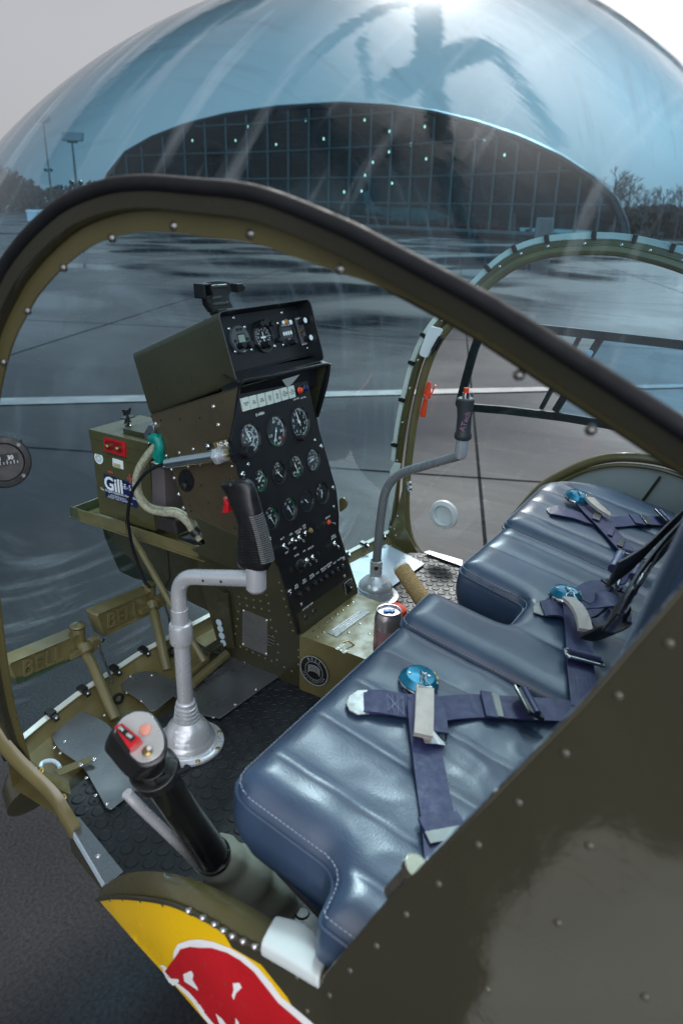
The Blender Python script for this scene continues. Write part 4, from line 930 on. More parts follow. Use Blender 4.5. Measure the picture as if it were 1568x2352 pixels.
G = [  # centre px, radius px, kwargs
 ((576, 1007), 33, dict(ticks=60, a0=150, a1=-160, needle=112, nums=['0', '10', '20', '30', '40', '50', '60'], words='ENG/ROTOR/PER', face=DG, arc=True, nlen=.8, yneed=100)),
 ((636, 990), 33, dict(ticks=50, a0=90, a1=-160, needle=-115, nums=['60', '70', '80', '90', '100', '110'], green=(.72, .95), red=(.5, .6), nlen=.85)),
 ((690, 970), 33, dict(ticks=50, a0=100, a1=-240, needle=105, nums=['0', '1', '2', '3', '4', '5', '6', '7', '8', '9'], nlen=.8, yneed=135, words=' /ALT')),
 ((598, 1104), 24, dict(ticks=30, a0=75, a1=-110, needle=38, nums=['60', '50', '40', '30', '20'], words='TORQUE/PSI', green=(.2, 1))),
 ((641, 1086), 24, dict(ticks=12, a0=110, a1=60, needle=-48, nums=['6', '7', '8'], words='TOT/C X100', face=DIAL, nlen=.8)),
 ((681, 1071), 24, dict(ticks=36, a0=100, a1=-120, needle=-68, nums=['0', '20', '40', '60', '80', '100'], green=(.5, .9), nlen=.8, yneed=100)),
 ((720, 1056), 24, dict(ticks=36, a0=160, a1=-160, needle=-170, nums=['1', '.5', '1', '1.5', '2', '1.5', '1'], words='VERTICAL/SPEED', face=DG)),
 ((624, 1190), 25, dict(ticks=24, a0=120, a1=-60, needle=-62, nums=['15', '10', '5', '0'], words='XMSN/PSI C', green=(.3, .7), red=(0, .12), nlen=.5)),
 ((666, 1169), 25, dict(ticks=24, a0=120, a1=-60, needle=-60, nums=['15', '10', '5', '0'], words='OIL/PSI C', green=(.3, .7), red=(0, .12), nlen=.5)),
 ((705, 1150), 24, dict(ticks=4, a0=175, a1=185, needle=-50, nums=['DC'], words='', face=DIAL, nlen=.4)),
 ((741, 1132), 24, dict(ticks=10, a0=170, a1=90, needle=-110, nums=['E', '1/2', 'F'], words='FUEL', face=DIAL, nlen=.5))]
for (c, r, kw) in G:
    r *= 1.10; C0 = pp(*c); HOLES.append((C0, rr(r, C0))); gauge(C0, rr(r, C0), **kw)
def cut_holes(ob, holes, ax):
    cu = MB()
    for c, r in holes: cu.cyl(c - ax * .03, c + ax * .03, r * 1.001, n=36)
    co = cu.build('cutter', BLACKP); co.location = -ORG[ob.parent.name] * 0
    for v in co.data.vertices: v.co = v.co - ORG[ob.parent.name]
    co.location = ORG[ob.parent.name]
    md = ob.modifiers.new('cut', 'BOOLEAN'); md.operation = 'DIFFERENCE'; md.object = co; md.solver = 'EXACT'
    dg = bpy.context.evaluated_depsgraph_get(); me = bpy.data.meshes.new_from_object(ob.evaluated_get(dg)); ob.modifiers.clear(); me.shade_flat(); ob.data = me
    bpy.data.objects.remove(co)
cut_holes(panel, HOLES, PN)
# altimeter knob
kc = pp(*z1(775, 118)); m = MB(); m.cyl(kc, kc + PN * .016, .0075, .0068, 16); m.build('knob', BLACK, CON, bevel=.001)
def toggle(a, b, mt=CHROME, base=CHROME, L_=.022, r=.0018, name='toggle_switch'):
    A = pp(*a); d = ray(*b); d.normalize()
    # tip: a point on the ray through b at distance L_ off the panel
    T = onp(b[0], b[1], P0 + PN * L_ * .8, PN); m = MB()
    m.lathe(A, PN, [(.0068, 0), (.0068, .0015), (.005, .003), (.0045, .005), (.00001, .005)], 12, 0); m.tube([A + PN * .003, A.lerp(T, .7), T], [r, r * 1.1, r * 1.9], 10, 1); m.lathe(T, (T - A), [(r * 1.9, -.001), (r * 1.7, .0015), (.00001, .0028)], 10, 1)
    m.build(name, [base, mt], CON)
for a, b in (((640, 1085), (676, 1112)), ((715, 1035), (750, 1040)), ((775, 1010), (818, 1040)), ((1090, 1062), (1130, 1095)), ((840, 1215), (875, 1248)), ((895, 1185), (930, 1218))): toggle(z1(*a), z1(*b))
toggle(z1(1040, 872), z1(1092, 885), base=ORANGE)
toggle(z1(832, 972), z1(880, 945), mt=BRASS, r=.0036)
hol = MB()
for x, y in [(900, 955), (940, 925), (990, 897), (950, 1150), (1000, 1130), (1048, 1095), (705, 1298), (967, 1612), (1018, 1588), (1068, 1555), (1117, 1518)]:
    c = pp(*z1(x, y)); hol.ring(c, PN, .0062, .0074, -.001, .0006, 18, 0); hol.lathe(c, PN, [(.0062, .0003), (.00001, .0003)], 18, 1)
hol.build('blank_hole', [GUNMETAL, mat('hole_dark', (.03, .034, .036), .7)], CON)
for x, y in [(768, 1515), (838, 1470), (908, 1420), (958, 1392), (1008, 1358), (1060, 1325), (1108, 1295), (1152, 1268)]:
    c = pp(*z1(x, y)); m = MB(); m.lathe(c, PN, [(.0085, 0), (.0085, .003), (.0062, .0035), (.0062, .007), (.0052, .0085), (.00001, .0085)], 18, 0); m.lathe(c, PN, [(.004, .0086), (.00001, .0089)], 12, 1); m.build('circuit_breaker', [BLACK, STEEL], CON)
for x, y in [(830, 1715), (900, 1668)]:
    c = pp(*z1(x, y)); m = MB(); m.lathe(c, PN, [(.0085, 0), (.0085, .004), (.0075, .006), (.00001, .006)], 18, 0); m.obox(c + PN * .006 - PU * .006 - PW * .0008, PU * .012, PW * .0016, PN * .0006, 1); m.build('fuse_cap', [GUNMETAL, BLACK], CON)
c = pp(*z1(778, 1262)); m = MB(); m.lathe(c, PN, [(.0165, 0), (.0165, .003), (.0145, .005), (.008, .006), (.0078, .020), (.006, .022), (.00001, .022)], 28); m.build('dimmer_knob', BLACK, CON)
scm = MB()
for x, y, r in [(690, 1500, .007), (795, 1608, .0045), (1182, 1355, .0045), (1085, 733, .0045), (1078, 562, .0055), (918, 138, .0045), (972, 192, .006), (272, 445, .007), (320, 355, .0045), (515, 1022, .0045), (1172, 1200, .006)]:
    scm.screw(pp(*z1(x, y)), PN, r, 0, 14)
scm.build('panel_screw', CHROME, CON)
# square push switch
c = pp(*z1(1205, 1452)); m = MB(); q = 0.0175
m.obox(c - PU * q - PW * q, PU * 2 * q, PW * 2 * q, PN * .006); m.obox(c - PU * .012 - PW * .012, PU * .024, PW * .024, PN * .010); m.obox(c - PU * .007 - PW * .007, PU * .014, PW * .014, PN * .0125); m.obox(c - PU * .002 - PW * .002, PU * .004, PW * .004, PN * .0132, 1)
for e in ((-q, -q, 2 * q, .0007), (-q, q - .0007, 2 * q, .0007)): m.obox(c + PU * e[0] + PW * e[1] + PN * .0061, PU * e[2], PW * e[3], PN * .0003, 1)
for e in (-q, q - .0007): m.obox(c + PU * e - PW * q + PN * .0061, PU * .0007, PW * 2 * q, PN * .0003, 1)
m.build('push_switch', [BLACK, LETTER], CON, bevel=.0006)
# labels on the panel
def lab(t, x, y, s=.0062, zz=z1):
    lb = MB()
    c = pp(*zz(x, y)); w_ = max(len(q) for q in t.split('\n')) * s * .62; h_ = s * 1.25 * len(t.split('\n'))
    lb.obox(c - PU * w_ / 2 - PW * h_ / 2, PU * w_, PW * h_, PN * .0005, 1); lb.text(t, c, PU, PW, s, 0, .012, off=.0009); lb.build('panel_label', [LETTER, BLACK], CON)
for t, x, y in [('BATT', 625, 1018), ('GEN', 700, 980), ('OFF', 687, 1060), ('AUX FUEL\nPUMP', 768, 955), ('HYD\nSYS', 820, 912), ('HEATER', 1030, 828), ('RADIO\nMASTER', 1082, 1003), ('APU', 735, 1105), ('PANEL', 752, 1167), ('POS', 820, 1130), ('BEACON', 877, 1100), ('OFF', 662, 1145),
                ('GEN\nFIELD', 750, 1447), ('ENG\nCONT', 820, 1400), ('PANEL\nLIGHTS', 888, 1355), ('HYD', 938, 1327), ('BEACON\nLIGHTS', 992, 1292), ('LANDING\nLIGHT', 1040, 1257), ('INST', 1092, 1236), ('HEATER', 1137, 1203), ('AUX FUEL PUMP', 850, 1627), ('LH', 848, 1775), ('RH', 917, 1727)]: lab(t, x, y)
lab('D-HEBA', 665, 1130, .0085, z2); lab('LOW FUEL', 948, 1012, .005, z2); lab('AUX FUEL', 1003, 1001, .005, z2)
# warning lights
for t, x, y in [('ENGINE\nOUT', 545, 1052), ('OIL\nCHIPS', 605, 1037), ('FUEL\nFILTER', 668, 1021), ('ENG\nANTI\nICE', 730, 1005), ('GEN\nOFF\nBUS', 788, 990), ('ENG\nOIL TEMP\nHIGH', 846, 972), ('ENG\nOIL PRESS\nLOW', 905, 958)]:
    c = pp(*z2(x, y)); m = MB(); w_, h_ = .0225, .0275
    m.obox(c - PU * w_ / 2 - PW * h_ / 2, PU * w_, PW * h_, PN * .005, 0); m.text(t, c + PN * .005, PU, PW, .0048, 1, .01); m.build('warning_light', [IVORY, BLACK], CON, bevel=.0008)
for x, y, mt in [(967, 945, ORANGE), (1012, 930, BLUELET)]:
    c = pp(*z2(x, y)); m = MB(); m.lathe(c, PN, [(.008, 0), (.008, .004), (.006, .006), (.006, .010), (.00001, .013)], 16, 0); m.ring(c, PN, .006, .0095, 0, .004, 18, 1); m.build('indicator_lamp', [mt, GUNMETAL], CON)
# housing behind the panel
XL, XR = 1.202, 1.538
side = [(348, 954), (552, 890), (541, 940), (528, 1012), (545, 1086), (588, 1218), (550, 1240), (436, 1191)]
SP = [on(x, y, 'x', XL) for x, y in side]
for k, (X, inw) in enumerate(((XL, 1), (XR, -1))):
    m = MB(); poly = [V((X, p.y, p.z)) for p in SP]; m.prism(poly, (inw * .0025, 0, 0))
    if k == 0:
        for x, y in [(362, 1010), (414, 941), (412, 1013)]: pass
        for zx, zy in [(675, 160), (822, 152), (980, 142)]: m.rivet(on((300 + zx * .5102) * .57413, (1600 + zy * .5102) * .57413, 'x', XL), (-1, 0, 0), .0028, 1, .15)
        for zx, zy in [(632, 185), (675, 318), (715, 438), (755, 545), (777, 612), (812, 740), (850, 845), (817, 415), (926, 386), (1040, 362), (1085, 52), (1124, 197), (885, 522), (978, 507), (935, 497), (1228, 520), (1312, 585)]:
            m.screw(on((300 + zx * .5102) * .57413, (1600 + zy * .5102) * .57413, 'x', XL), (-1, 0, 0), .0042, 2)
        for zx, zy in [(1210, 628), (990, 670), (1048, 805), (903, 828), (1256, 1005), (912, 872)]: m.rivet(on((300 + zx * .5102) * .57413, (1600 + zy * .5102) * .57413, 'x', XL), (-1, 0, 0), .003, 1, .2)
        cc_ = on((300 + 875 * .5102) * .57413, (1600 + 632 * .5102) * .57413, 'x', XL)
        m.lathe(cc_ + V((-.0008, 0, 0)), (-1, 0, 0), [(.024, 0), (.024, .0006), (.00001, .0006)], 24, 1, sx=1.25, u=(0, -.5, 1)); m.lathe(cc_ + V((-.001, -.003, -.01)), (-1, -.2, .2), [(.012, 0), (.008, .008), (.007, .016), (.00001, .017)], 16, 1)
        # corner overlap plate
        ov = [on(x, y, 'x', XL - .0016) for x, y in [z2(258, 1030), z2(515, 915), z2(440, 1340), z2(345, 1372)]]; m.prism(ov, (.0012, 0, 0), 0)
        for q in [z2(300, 1072), z2(338, 1215)]: m.screw(on(*q, 'x', XL - .002), (-1, 0, 0), .005, 2)
    m.build('side_panel', [BRONZE if k == 0 else OLIVE2, BLACK, CHROME], CON, bevel=.0008)
t0, t1 = SP[0], SP[1]
m = MB(); m.prism([V((XL - .001, t0.y, t0.z)), V((XL - .001, t1.y, t1.z)), V((XR + .001, t1.y, t1.z)), V((XR + .001, t0.y, t0.z))], (0, 0, .003)); m.build('top_panel', OLIVE2, CON, bevel=.001)
m = MB(); b0_ = SP[7]; m.prism([V((XL, t0.y, t0.z)), V((XR, t0.y, t0.z)), V((XR, b0_.y, b0_.z)), V((XL, b0_.y, b0_.z))], (0, .003, 0)); m.build('front_panel', OLIVE2, CON)
# hood lip around the panel, with its rolled black edge
lip = [on(*z2(x, y), 'x', XL + .001) for x, y in [(435, 1350), (470, 1180), (505, 940), (530, 880)]]
tl = on(*z2(560, 868), 'x', XL + .018); tr = on(*z2(1185, 742), 'x', XR - .012)
rt_ = [on(*z2(x, y), 'x', XR) for x, y in [(1205, 775), (1185, 900), (1150, 1030), (1115, 1150)]]
LP = lip + [tl, tl.lerp(tr, .35) + V((0, 0, -.002)), tl.lerp(tr, .7), tr] + rt_
m = MB(); m.tube(catmull(LP, 5), .0042, 8)
LB_ = [on(*z2(470, 1180), 'x', XL + .001)]
m.build('hood_edge', RUBBER, CON)
m = MB()
bk = [pp(*z2(x, y), -.004) for x, y in [(440, 1345), (500, 1090), (520, 1000), (545, 930)]]; bk = [V((XL + .001, q.y + .004, q.z)) for q in bk]
bt = [V((XL + .02, pp(553, 900).y + .012, pp(553, 900).z + .012)), V((XR - .02, pp(706, 872).y + .012, pp(706, 872).z + .014))]
bkr = [V((XR, q.y, q.z)) for q in bk][::-1]
A_ = catmull(lip + [tl, tr] + rt_, 3); 
top_y = .03
H = []
for p in A_: H.append(p + V((0, .045, .010)))
n = len(A_); m.v = [V(p) for p in A_] + H
m.f = [[i, i + 1, n + i + 1, n + i] for i in range(n - 1)]; m.m = [0] * (n - 1)
m.build('hood', BLACKP, CON, ang=60)
m = MB(); q0, q1 = V((XL + .01, tl.y + .03, tl.z - .005)), V((XR - .01, tr.y + .03, tr.z - .005)); m.obox(q0 - V((0, 0, .05)), q1 - q0, (0, .004, 0), (0, 0, .05)); m.build('upper_panel', BLACKP, CON)
m = MB(); e0, e1, e2, e3 = [pp(*z2(x, y), .004) for x, y in [(838, 862), (975, 820), (925, 880), (880, 925)]]; m.prism([e0, e1, e2, e3], PN * .001); m.build('panel_cutout', mat('cutout_grey', (.25, .26, .24), .6), CON)
# pedestal
PX = 1.243; PXR = 1.497
ped = [V((PX, y, z)) for y, z in [(.847, .66), (.866, .835), (.93, .99), (.985, 1.06), (1.03, 1.08), (1.17, 1.02), (1.19, .90), (1.12, .66)]]
m = MB(); m.prism(ped, (PXR - PX, 0, 0))
for zx, zy in [(1140, 1180), (1245, 1182), (1135, 1240), (1285, 1310), (1100, 1130)]: pass
for (x, y) in [(700 + a * .3189, 2300 + b * .3189) for a, b in [(800, 275), (890, 295), (985, 318), (1070, 328), (1170, 360), (812, 368), (903, 388), (990, 410), (1085, 430), (1178, 452), (795, 460), (785, 555), (768, 645), (757, 740), (605, 275), (612, 335), (628, 458), (640, 548), (667, 705), (678, 795), (1308, 98), (1337, 203), (1366, 305), (1393, 400), (1422, 502), (1450, 600), (1478, 702), (1198, 565), (1213, 665), (1265, 710), (1228, 775), (1289, 873), (1293, 975), (1370, 1160), (1465, 1210), (1280, 1068), (1212, 1083), (1132, 1048), (1053, 1010), (975, 975), (900, 935), (820, 900), (912, 180), (1002, 205), (1092, 230), (1148, 255), (1548, 945), (1550, 1035), (1548, 1125)]]:
    m.rivet(on(x * .57413, y * .57413, 'x', PX), (-1, 0, 0), .0034, 1)
m.build('pedestal', [OLIVE2, OLIVE3], CON, bevel=.001)
m = MB(); dp = [on((700 + a * .3189) * .57413, (2300 + b * .3189) * .57413, 'x', PX - .0006) for a, b in [(850, 425), (1165, 555), (1158, 1010), (845, 880)]]; m.prism(dp, (-.0012, 0, 0))
for q in dp: m.screw(q.lerp(sum(dp, V()) / 4, .08) + V((-.0012, 0, 0)), (-1, 0, 0), .004, 1)
uu = (dp[1] - dp[0]).normalized(); vv = (dp[0] - dp[3]).normalized()
for k in range(4):
    for j_ in range(2):
        a = dp[0] + uu * (.006 + j_ * .052) - vv * (.042 + k * .009) + V((-.0014, 0, 0)); m.obox(a, uu * (.045 - .012 * (k == 3)), -vv * .0035, (-.0002, 0, 0), 2)
m.build('data_plate', [mat('plate_grey', (.19, .19, .18), .35, .5, .1, 20), CHROME, mat('plate_print', (.11, .11, .11), .5)], CON)
m = MB()
fl_ = [on((700 + a * .3189) * .57413, (2300 + b * .3189) * .57413, 'x', PX - .012) for a, b in [(545, 190), (640, 235), (655, 260), (735, 920), (600, 905), (575, 700), (500, 540), (595, 560)]]
m.prism([fl_[0], fl_[1], fl_[2], fl_[3], fl_[4], fl_[7]], (.008, 0, 0)); m.build('lattice_flange', OLIVE2, CON, bevel=.0008)
m = MB()
for a, b in [(552, 597), (570, 675), (588, 763), (606, 853)]:
    c = on((700 + a * .3189) * .57413, (2300 + b * .3189) * .57413, 'x', PX - .013); m.lathe(c, (-1, 0, 0), [(.0095, 0), (.0095, .0006), (.00001, .0006)], 16)
m.build('lightening_hole', TRANSL, CON)
# ledge box at the foot of the panel
LZ = .822
lz = [(690, 1462), (820, 1372), (925, 1428), (790, 1560)]
lp_ = [V((1.236, .868, LZ)), V((1.49, .868, LZ)), V((1.46, .60, LZ)), V((1.236, .60, LZ))]
m = MB(); m.prism([p for p in lp_], (0, 0, -.152))
def zl(x, y): return on(x, y, 'z', LZ)
for x, y in [z1(a, b) for a, b in [(1258, 1588), (1212, 1622), (1168, 1660), (1115, 1697), (1065, 1733), (1020, 1772), (965, 1812), (910, 1850), (993, 1858), (938, 1903), (1220, 1860), (1320, 1780), (1405, 1870)]]: m.rivet(zl(x, y), (0, 0, 1), .004, 1)
m.build('ledge_box', [OLIVE3, OLIVE], CON, bevel=.010)
m = MB(); dq = [zl(*z1(a, b)) + V((0, 0, .0008)) for a, b in [(1025, 1865), (1335, 1648), (1412, 1680), (1110, 1902)]]; m.prism(dq, (0, 0, .0006))
u_ = (dq[1] - dq[0]).normalized(); v_ = (dq[0] - dq[3]).normalized(); cc_ = sum(dq, V()) / 4
for k, t in enumerate(['Operate this helicopter in accordance with the approved flight manual limitations', 'and instructions issued for this registration and category', 'no smoking - doors on or off', 'maximum gross weight see manual']):
    m.text(t, cc_ + v_ * (.0095 - .0062 * k) + V((0, 0, .0008)), u_, v_, .0056 - .0002 * k, 1, .01, sx=.62 if k < 2 else .7)
m.build('placard', [BLACK, LETTER], CON)
m = MB(); 
for t, x, y, s in [('DE ICE', 1145, 1990, .010), ('PULL', 1175, 2012, .010), ('ON', 1188, 2035, .010)]: m.text(t, zl(*z1(x, y)) + V((0, 0, .0006)), u_, v_, s, 0, .01)
m.build('stencil', LETTER, CON)
m = MB(); k0 = zl(*z1(1270, 1975)); m.tube([k0, k0 + V((-.008, .012, .012)), k0 + V((-.02, .02, .010))], .0018, 6); m.build('pull_lever', BRASS, CON)
# round badge on the ledge side
bc = on(716, 1528 + 6, 'x', 1.2355) ; bc = on(722, 1540, 'x', 1.2335)
m = MB(); m.lathe(bc, (-1, 0, 0), [(.040, 0), (.040, .0015), (.038, .002), (.00001, .002)], 36, 0); m.ring(bc, (-1, 0, 0), .0375, .040, .002, .0026, 36, 1); m.ring(bc, (-1, 0, 0), .024, .0252, .002, .0024, 30, 1)
BU, BWv = V((0, -1, 0)), V((0, 0, 1))
def arctext(m, t, c, r, a0, step, size, mt, flip=False):
    for i, ch in enumerate(t):
        a = math.radians(a0 - step * i if not flip else a0 + step * i); d = BU * math.cos(a) + BWv * math.sin(a); tg = BU * math.sin(a) - BWv * math.cos(a)
        if flip: d, tg = -d, -tg
        m.text(ch, c + (BU * math.cos(a) + BWv * math.sin(a)) * r + V((-.0024, 0, 0)), tg, d, size, mt, .02, off=0)
arctext(m, 'BELL', bc, .031, 120, 20, .011, 1); arctext(m, 'HELICOPTER', bc, .031, 205, 14.5, .008, 1, True)
for k in range(5):
    m.ribbon([bc + V((-.0026, 0, 0)) + BU * (.016 * math.cos(a)) + BWv * (.004 * k - .008 + .007 * math.sin(a * 1.0)) for a in [-.2 + .34 * q for q in range(11)]], (-1, 0, 0), .0018, .0004, 1, smooth=False)
m.build('round_badge', [BLACK, mat('badge_grey', (.30, .31, .30), .5)], CON)
# starboard nose fairing lobe seen right of the panel
m = MB(); m.prism(rounded([on(*z1(x, y), 'x', 1.56) for x, y in [(1130, 660), (1180, 650), (1208, 700), (1195, 745), (1135, 795)]], .012, 4), (.006, 0, 0)); m.build('fairing_tab', OLIVE3, CON, bevel=.002)
# ------------------------------------------------------------------ radio box on top
RB = empty('radio_box', (1.37, 1.05, 1.42), 'hooded olive radio box with four instruments on top of the console', 'radio box')
RN = PN; tlp = V((1.2, 1.052, 1.552)); blp = V((1.2, 1.006, 1.408)); wv = (tlp - blp).normalized(); RN = V((0, -wv.z, wv.y))
bk_ = V((0, .262, -.112)); W_ = .34
th = .0025
m = MB()
cs = [blp, V((1.54, blp.y, blp.z)), V((1.54, tlp.y, tlp.z)), tlp]
co = rounded(cs, .016, 4); n = len(co); ci = []
cen_ = sum(cs, V()) / 4
ci = [p + (cen_ - p).normalized() * .0035 for p in co]
m.v = co + [p + bk_ for p in co] + ci + [p + bk_ for p in ci]
for i in range(n):
    j_ = (i + 1) % n
    m.f += [[i, j_, n + j_, n + i], [2 * n + i, 2 * n + j_, 3 * n + j_, 3 * n + i], [i, j_, 2 * n + j_, 2 * n + i]]; m.m += [0, 1, 2]
m.f.append(list(range(n, 2 * n))); m.m.append(0)
m.build('shell', [OLIVE2, BLACKP, mat('worn_black_edge', (.12, .12, .12), .3, .6, .2, 30)], RB, ang=35)
R0 = cen_ - RN * .042
def rp(x, y, off=0): return onp(x, y, R0 + RN * off, RN)
m = MB(); m.obox(R0 - PU * .166 - wv * .052, PU * .332, wv * .121, -RN * .003); m.build('radio_panel', BLACKP, RB)
m = MB(); m.obox(R0 - PU * .166 - wv * .056, PU * .332, wv * .003, RN * .012); m.build('shelf_lip', BLACKP, RB, bevel=.001)
def zz2(x, y): return z2(x, y)
def screws(parent, lst, r=.004, name='radio_screw'):
    m = MB()
    for x, y in lst: m.screw(rp(*z2(x, y)), RN, r, 0, 12)
    return m.build(name, CHROME, parent)
screws(RB, [(458, 375), (835, 335), (1040, 612), (423, 460), (546, 447), (475, 641), (600, 625), (805, 418), (916, 412), (850, 588), (955, 570), (782, 597)])
c = rp(*z2(508, 545), .003); r = .031
m = MB(); m.lathe(c, RN, [(r, -.003), (r, .003), (r * .95, .005), (.00001, .005)], 36, 0); e_ = .005
m.obox(c - PU * .012 - wv * .009 + RN * e_, PU * .026, wv * .021, RN * .0008, 1); m.obox(c - PU * .010 - wv * .0075 + RN * (e_ + .0008), PU * .021, wv * .0165, RN * .0004, 2)
for a, b in ((-.007, .021), (.005, .021), (-.023, -.002), (.019, -.002)): m.obox(c + PU * (a - .003) + wv * (b - .003) + RN * e_, PU * .008, wv * .006, RN * .0015, 1)
m.text('COM', c - wv * .0145 + RN * e_, PU, wv, .005, 3, .01); m.text('25W', c - wv * .027 + RN * e_, PU, wv, .004, 3, .01)
m.build('radio_tuner', [mat('tuner_grey', (.10, .105, .11), .35), BLACK, LCD, LETTER], RB)
for (x, y), L_, rad in (((490, 602), .022, .0075), ((545, 597), .024, .0085), ((590, 582), .018, .006)):
    q = rp(*z2(x, y), .004); m = MB(); m.cyl(q, q + RN * L_, rad, rad * .9, 18); m.build('knob', BLACK, RB, bevel=.001)
# directional gyro
c = rp(*z2(690, 525), .002); PNs = PN
g = MB(); g.ring(c, RN, .031, .036, -.003, .004, 36, 1); g.lathe(c, RN, [(.031, -.004), (.031, -.001), (.00001, -.001)], 36, 0)
for k in range(36):
    a = math.radians(k * 10); d = PU * math.cos(a) + wv * math.sin(a); s_ = d.cross(RN); g.obox(c + d * .022 - s_ * .0004, s_ * .0008, d * (.006 if k % 3 == 0 else .0035), RN * .0004, 2)
for k, t in enumerate(['N', '3', '6', 'E', '12', '15', 'S', '21', '24', 'W', '30', '33']):
    a = math.radians(90 - k * 30); g.text(t, c + (PU * math.cos(a) + wv * math.sin(a)) * .0175, PU, wv, .0055, 2, .01)
g.prism([c + wv * .012 + RN * .001 - PU * .001, c + wv * .012 + RN * .001 + PU * .001, c - wv * .012 + RN * .001 + PU * .001, c - wv * .012 + RN * .001 - PU * .001], RN * .0006, 2)
g.prism([c + PU * .009 + RN * .001 - wv * .003, c + PU * .009 + RN * .001 + wv * .001, c - PU * .009 + RN * .001 + wv * .001, c - PU * .009 + RN * .001 - wv * .003], RN * .0006, 2)
g.build('compass_dial', [DIAL, GUNMETAL, LETTER], RB)
for (x, y), L_, rad in (((632, 435), .022, .0075), ((668, 425), .020, .009), ((740, 428), .012, .006), ((690, 592), .024, .0085), ((795, 555), .014, .006)):
    q = rp(*z2(x, y), .002); m = MB(); m.cyl(q, q + RN * L_, rad, rad * .9, 18); m.build('knob', BLACK, RB, bevel=.001)
# transponder
c = rp(*z2(878, 497), .002)
g = MB(); g.lathe(c, RN, [(.030, -.003), (.030, .002), (.00001, .002)], 36, 0); g.ring(c, RN, .029, .0305, .002, .003, 36, 3)
g.obox(c - PU * .022 - wv * .010 + RN * .002, PU * .040, wv * .024, RN * .0006, 1); g.obox(c - PU * .022 - wv * .011 + RN * .002, PU * .040, wv * .0006, RN * .001, 3)
for k in range(4):
    q = c + PU * (-.0155 + .0095 * k) + RN * .0026
    for a in (0, 45, 90, 135):
        d = PU * math.cos(math.radians(a)) + wv * math.sin(math.radians(a)); s_ = d.cross(RN); g.obox(q - d * .005 - s_ * .0008, s_ * .0016, d * .010, RN * .0005, 2)
g.text('ON  HOLD  IDENT', c + wv * .019 + RN * .002, PU, wv, .0042, 2, .01); g.text('TEST', c - wv * .015 + RN * .002, PU, wv, .004, 2, .01); g.text('VHF', c - wv * .022 + RN * .002, PU, wv, .004, 2, .01)
g.build('transponder', [BLACK, mat('window_grey', (.06, .065, .07), .3), LETTER, STEEL], RB)
for (x, y), mt, rad in (((843, 415), LETTER, .005), ((866, 408), mat('amber_lamp', (.55, .20, .03), .3), .0065), ((900, 412), LETTER, .006)):
    q = rp(*z2(x, y), .002); m = MB(); m.lathe(q, RN, [(rad, 0), (rad, .004), (.00001, .007)], 14); m.build('indicator_lamp', mt, RB)
q = rp(*z2(905, 570), .004); m = MB(); m.cyl(q, q + RN * .020, .008, .007, 18); m.build('knob', BLACK, RB, bevel=.001)
# intercom strip
cA = [rp(*z2(x, y), .002) for x, y in [(930, 378), (985, 372), (1040, 580), (990, 592)]]
m = MB(); m.prism(rounded(cA, .004, 3), RN * .004)
m.text('VOLUME', rp(*z2(958, 383), .0065), PU, wv, .0048, 1, .01); m.text('SQUELCH', rp(*z2(1012, 582), .0065), PU, wv, .0048, 1, .01); m.lathe(rp(*z2(985, 480), .006), RN, [(.006, 0), (.005, .004), (.0025, .004), (.0025, .010), (.00001, .010)], 14, 2)
for x, y in ((975, 448), (993, 515)): m.lathe(rp(*z2(x, y), .006), RN, [(.0028, 0), (.0028, .001), (.00001, .001)], 12, 3)
m.build('intercom_strip', [mat('intercom_grey', (.13, .12, .13), .3, .3), LETTER, BRASS, BLACK], RB, bevel=.0005)
for x, y in ((975, 408), (1020, 542)):
    q = rp(*z2(x, y), .006); m = MB(); m.cyl(q, q + RN * .018, .0078, .0072, 18); m.lathe(q + RN * .018, RN, [(.0068, 0), (.0068, .0012), (.00001, .0012)], 16, 1); m.build('knob', [BLACK, LETTER], RB)
# ------------------------------------------------------------------ tablet clamp on top
TM = empty('tablet_clamp', (1.25, 1.10, 1.55), 'black sprung phone clamp standing on top of the radio box', 'mount')
TY = 1.115
def tp_(x, y, off=0): p = on(*z2(x, y), 'y', TY + off); return p
m = MB(); m.prism([tp_(*q) for q in [(225, 100), (280, 88), (340, 85), (400, 90), (440, 105), (445, 165), (425, 200), (430, 240), (460, 295), (300, 318), (262, 260), (235, 215), (232, 150)]], (0, .004, 0)); m.build('back_plate', mat('clamp_grey', (.035, .037, .038), .4), TM, bevel=.001)
m = MB()
for a, b in (((228, 132), (402, 122)), ((282, 222), (358, 210)), ((290, 268), (412, 255))): m.tube([tp_(*a, -.002), tp_(*b, -.002)], .0035, 8)
m.build('plate_rib', mat('clamp_rib', (.06, .062, .062), .35), TM)
m = MB()
for P_ in ([(142, 105), (205, 97), (232, 190), (200, 212), (155, 218), (150, 180)],):
    q = [tp_(*k) for k in P_]; m.prism([q[0], q[1], tp_(207, 112), tp_(147, 122)], (0, -.028, 0)); m.prism([tp_(205, 97), tp_(232, 190), tp_(222, 205), tp_(192, 112)], (0, -.028, 0)); m.prism([tp_(150, 205), tp_(222, 192), tp_(226, 207), tp_(155, 222)], (0, -.028, 0)); m.prism([tp_(142, 105), tp_(157, 105), tp_(170, 215), tp_(152, 215)], (0, -.028, 0))
m.build('clamp_jaw', BLACK, TM, bevel=.001)
m = MB(); m.prism([tp_(*q) for q in [(432, 103), (470, 100), (497, 125), (497, 155), (470, 168), (440, 175)]], (0, -.022, 0)); m.build('clamp_jaw', BLACK, TM, bevel=.003)
m = MB(); m.tube([tp_(225, 200), tp_(238, 270), tp_(275, 325), tp_(330, 322)], .008, 8, flat=.4); m.obox(tp_(345, 322) + V((-.008, -.01, -.01)), (.03, 0, 0), (0, .03, 0), (0, 0, .012)); m.build('clamp_foot', BLACK, TM, bevel=.001)
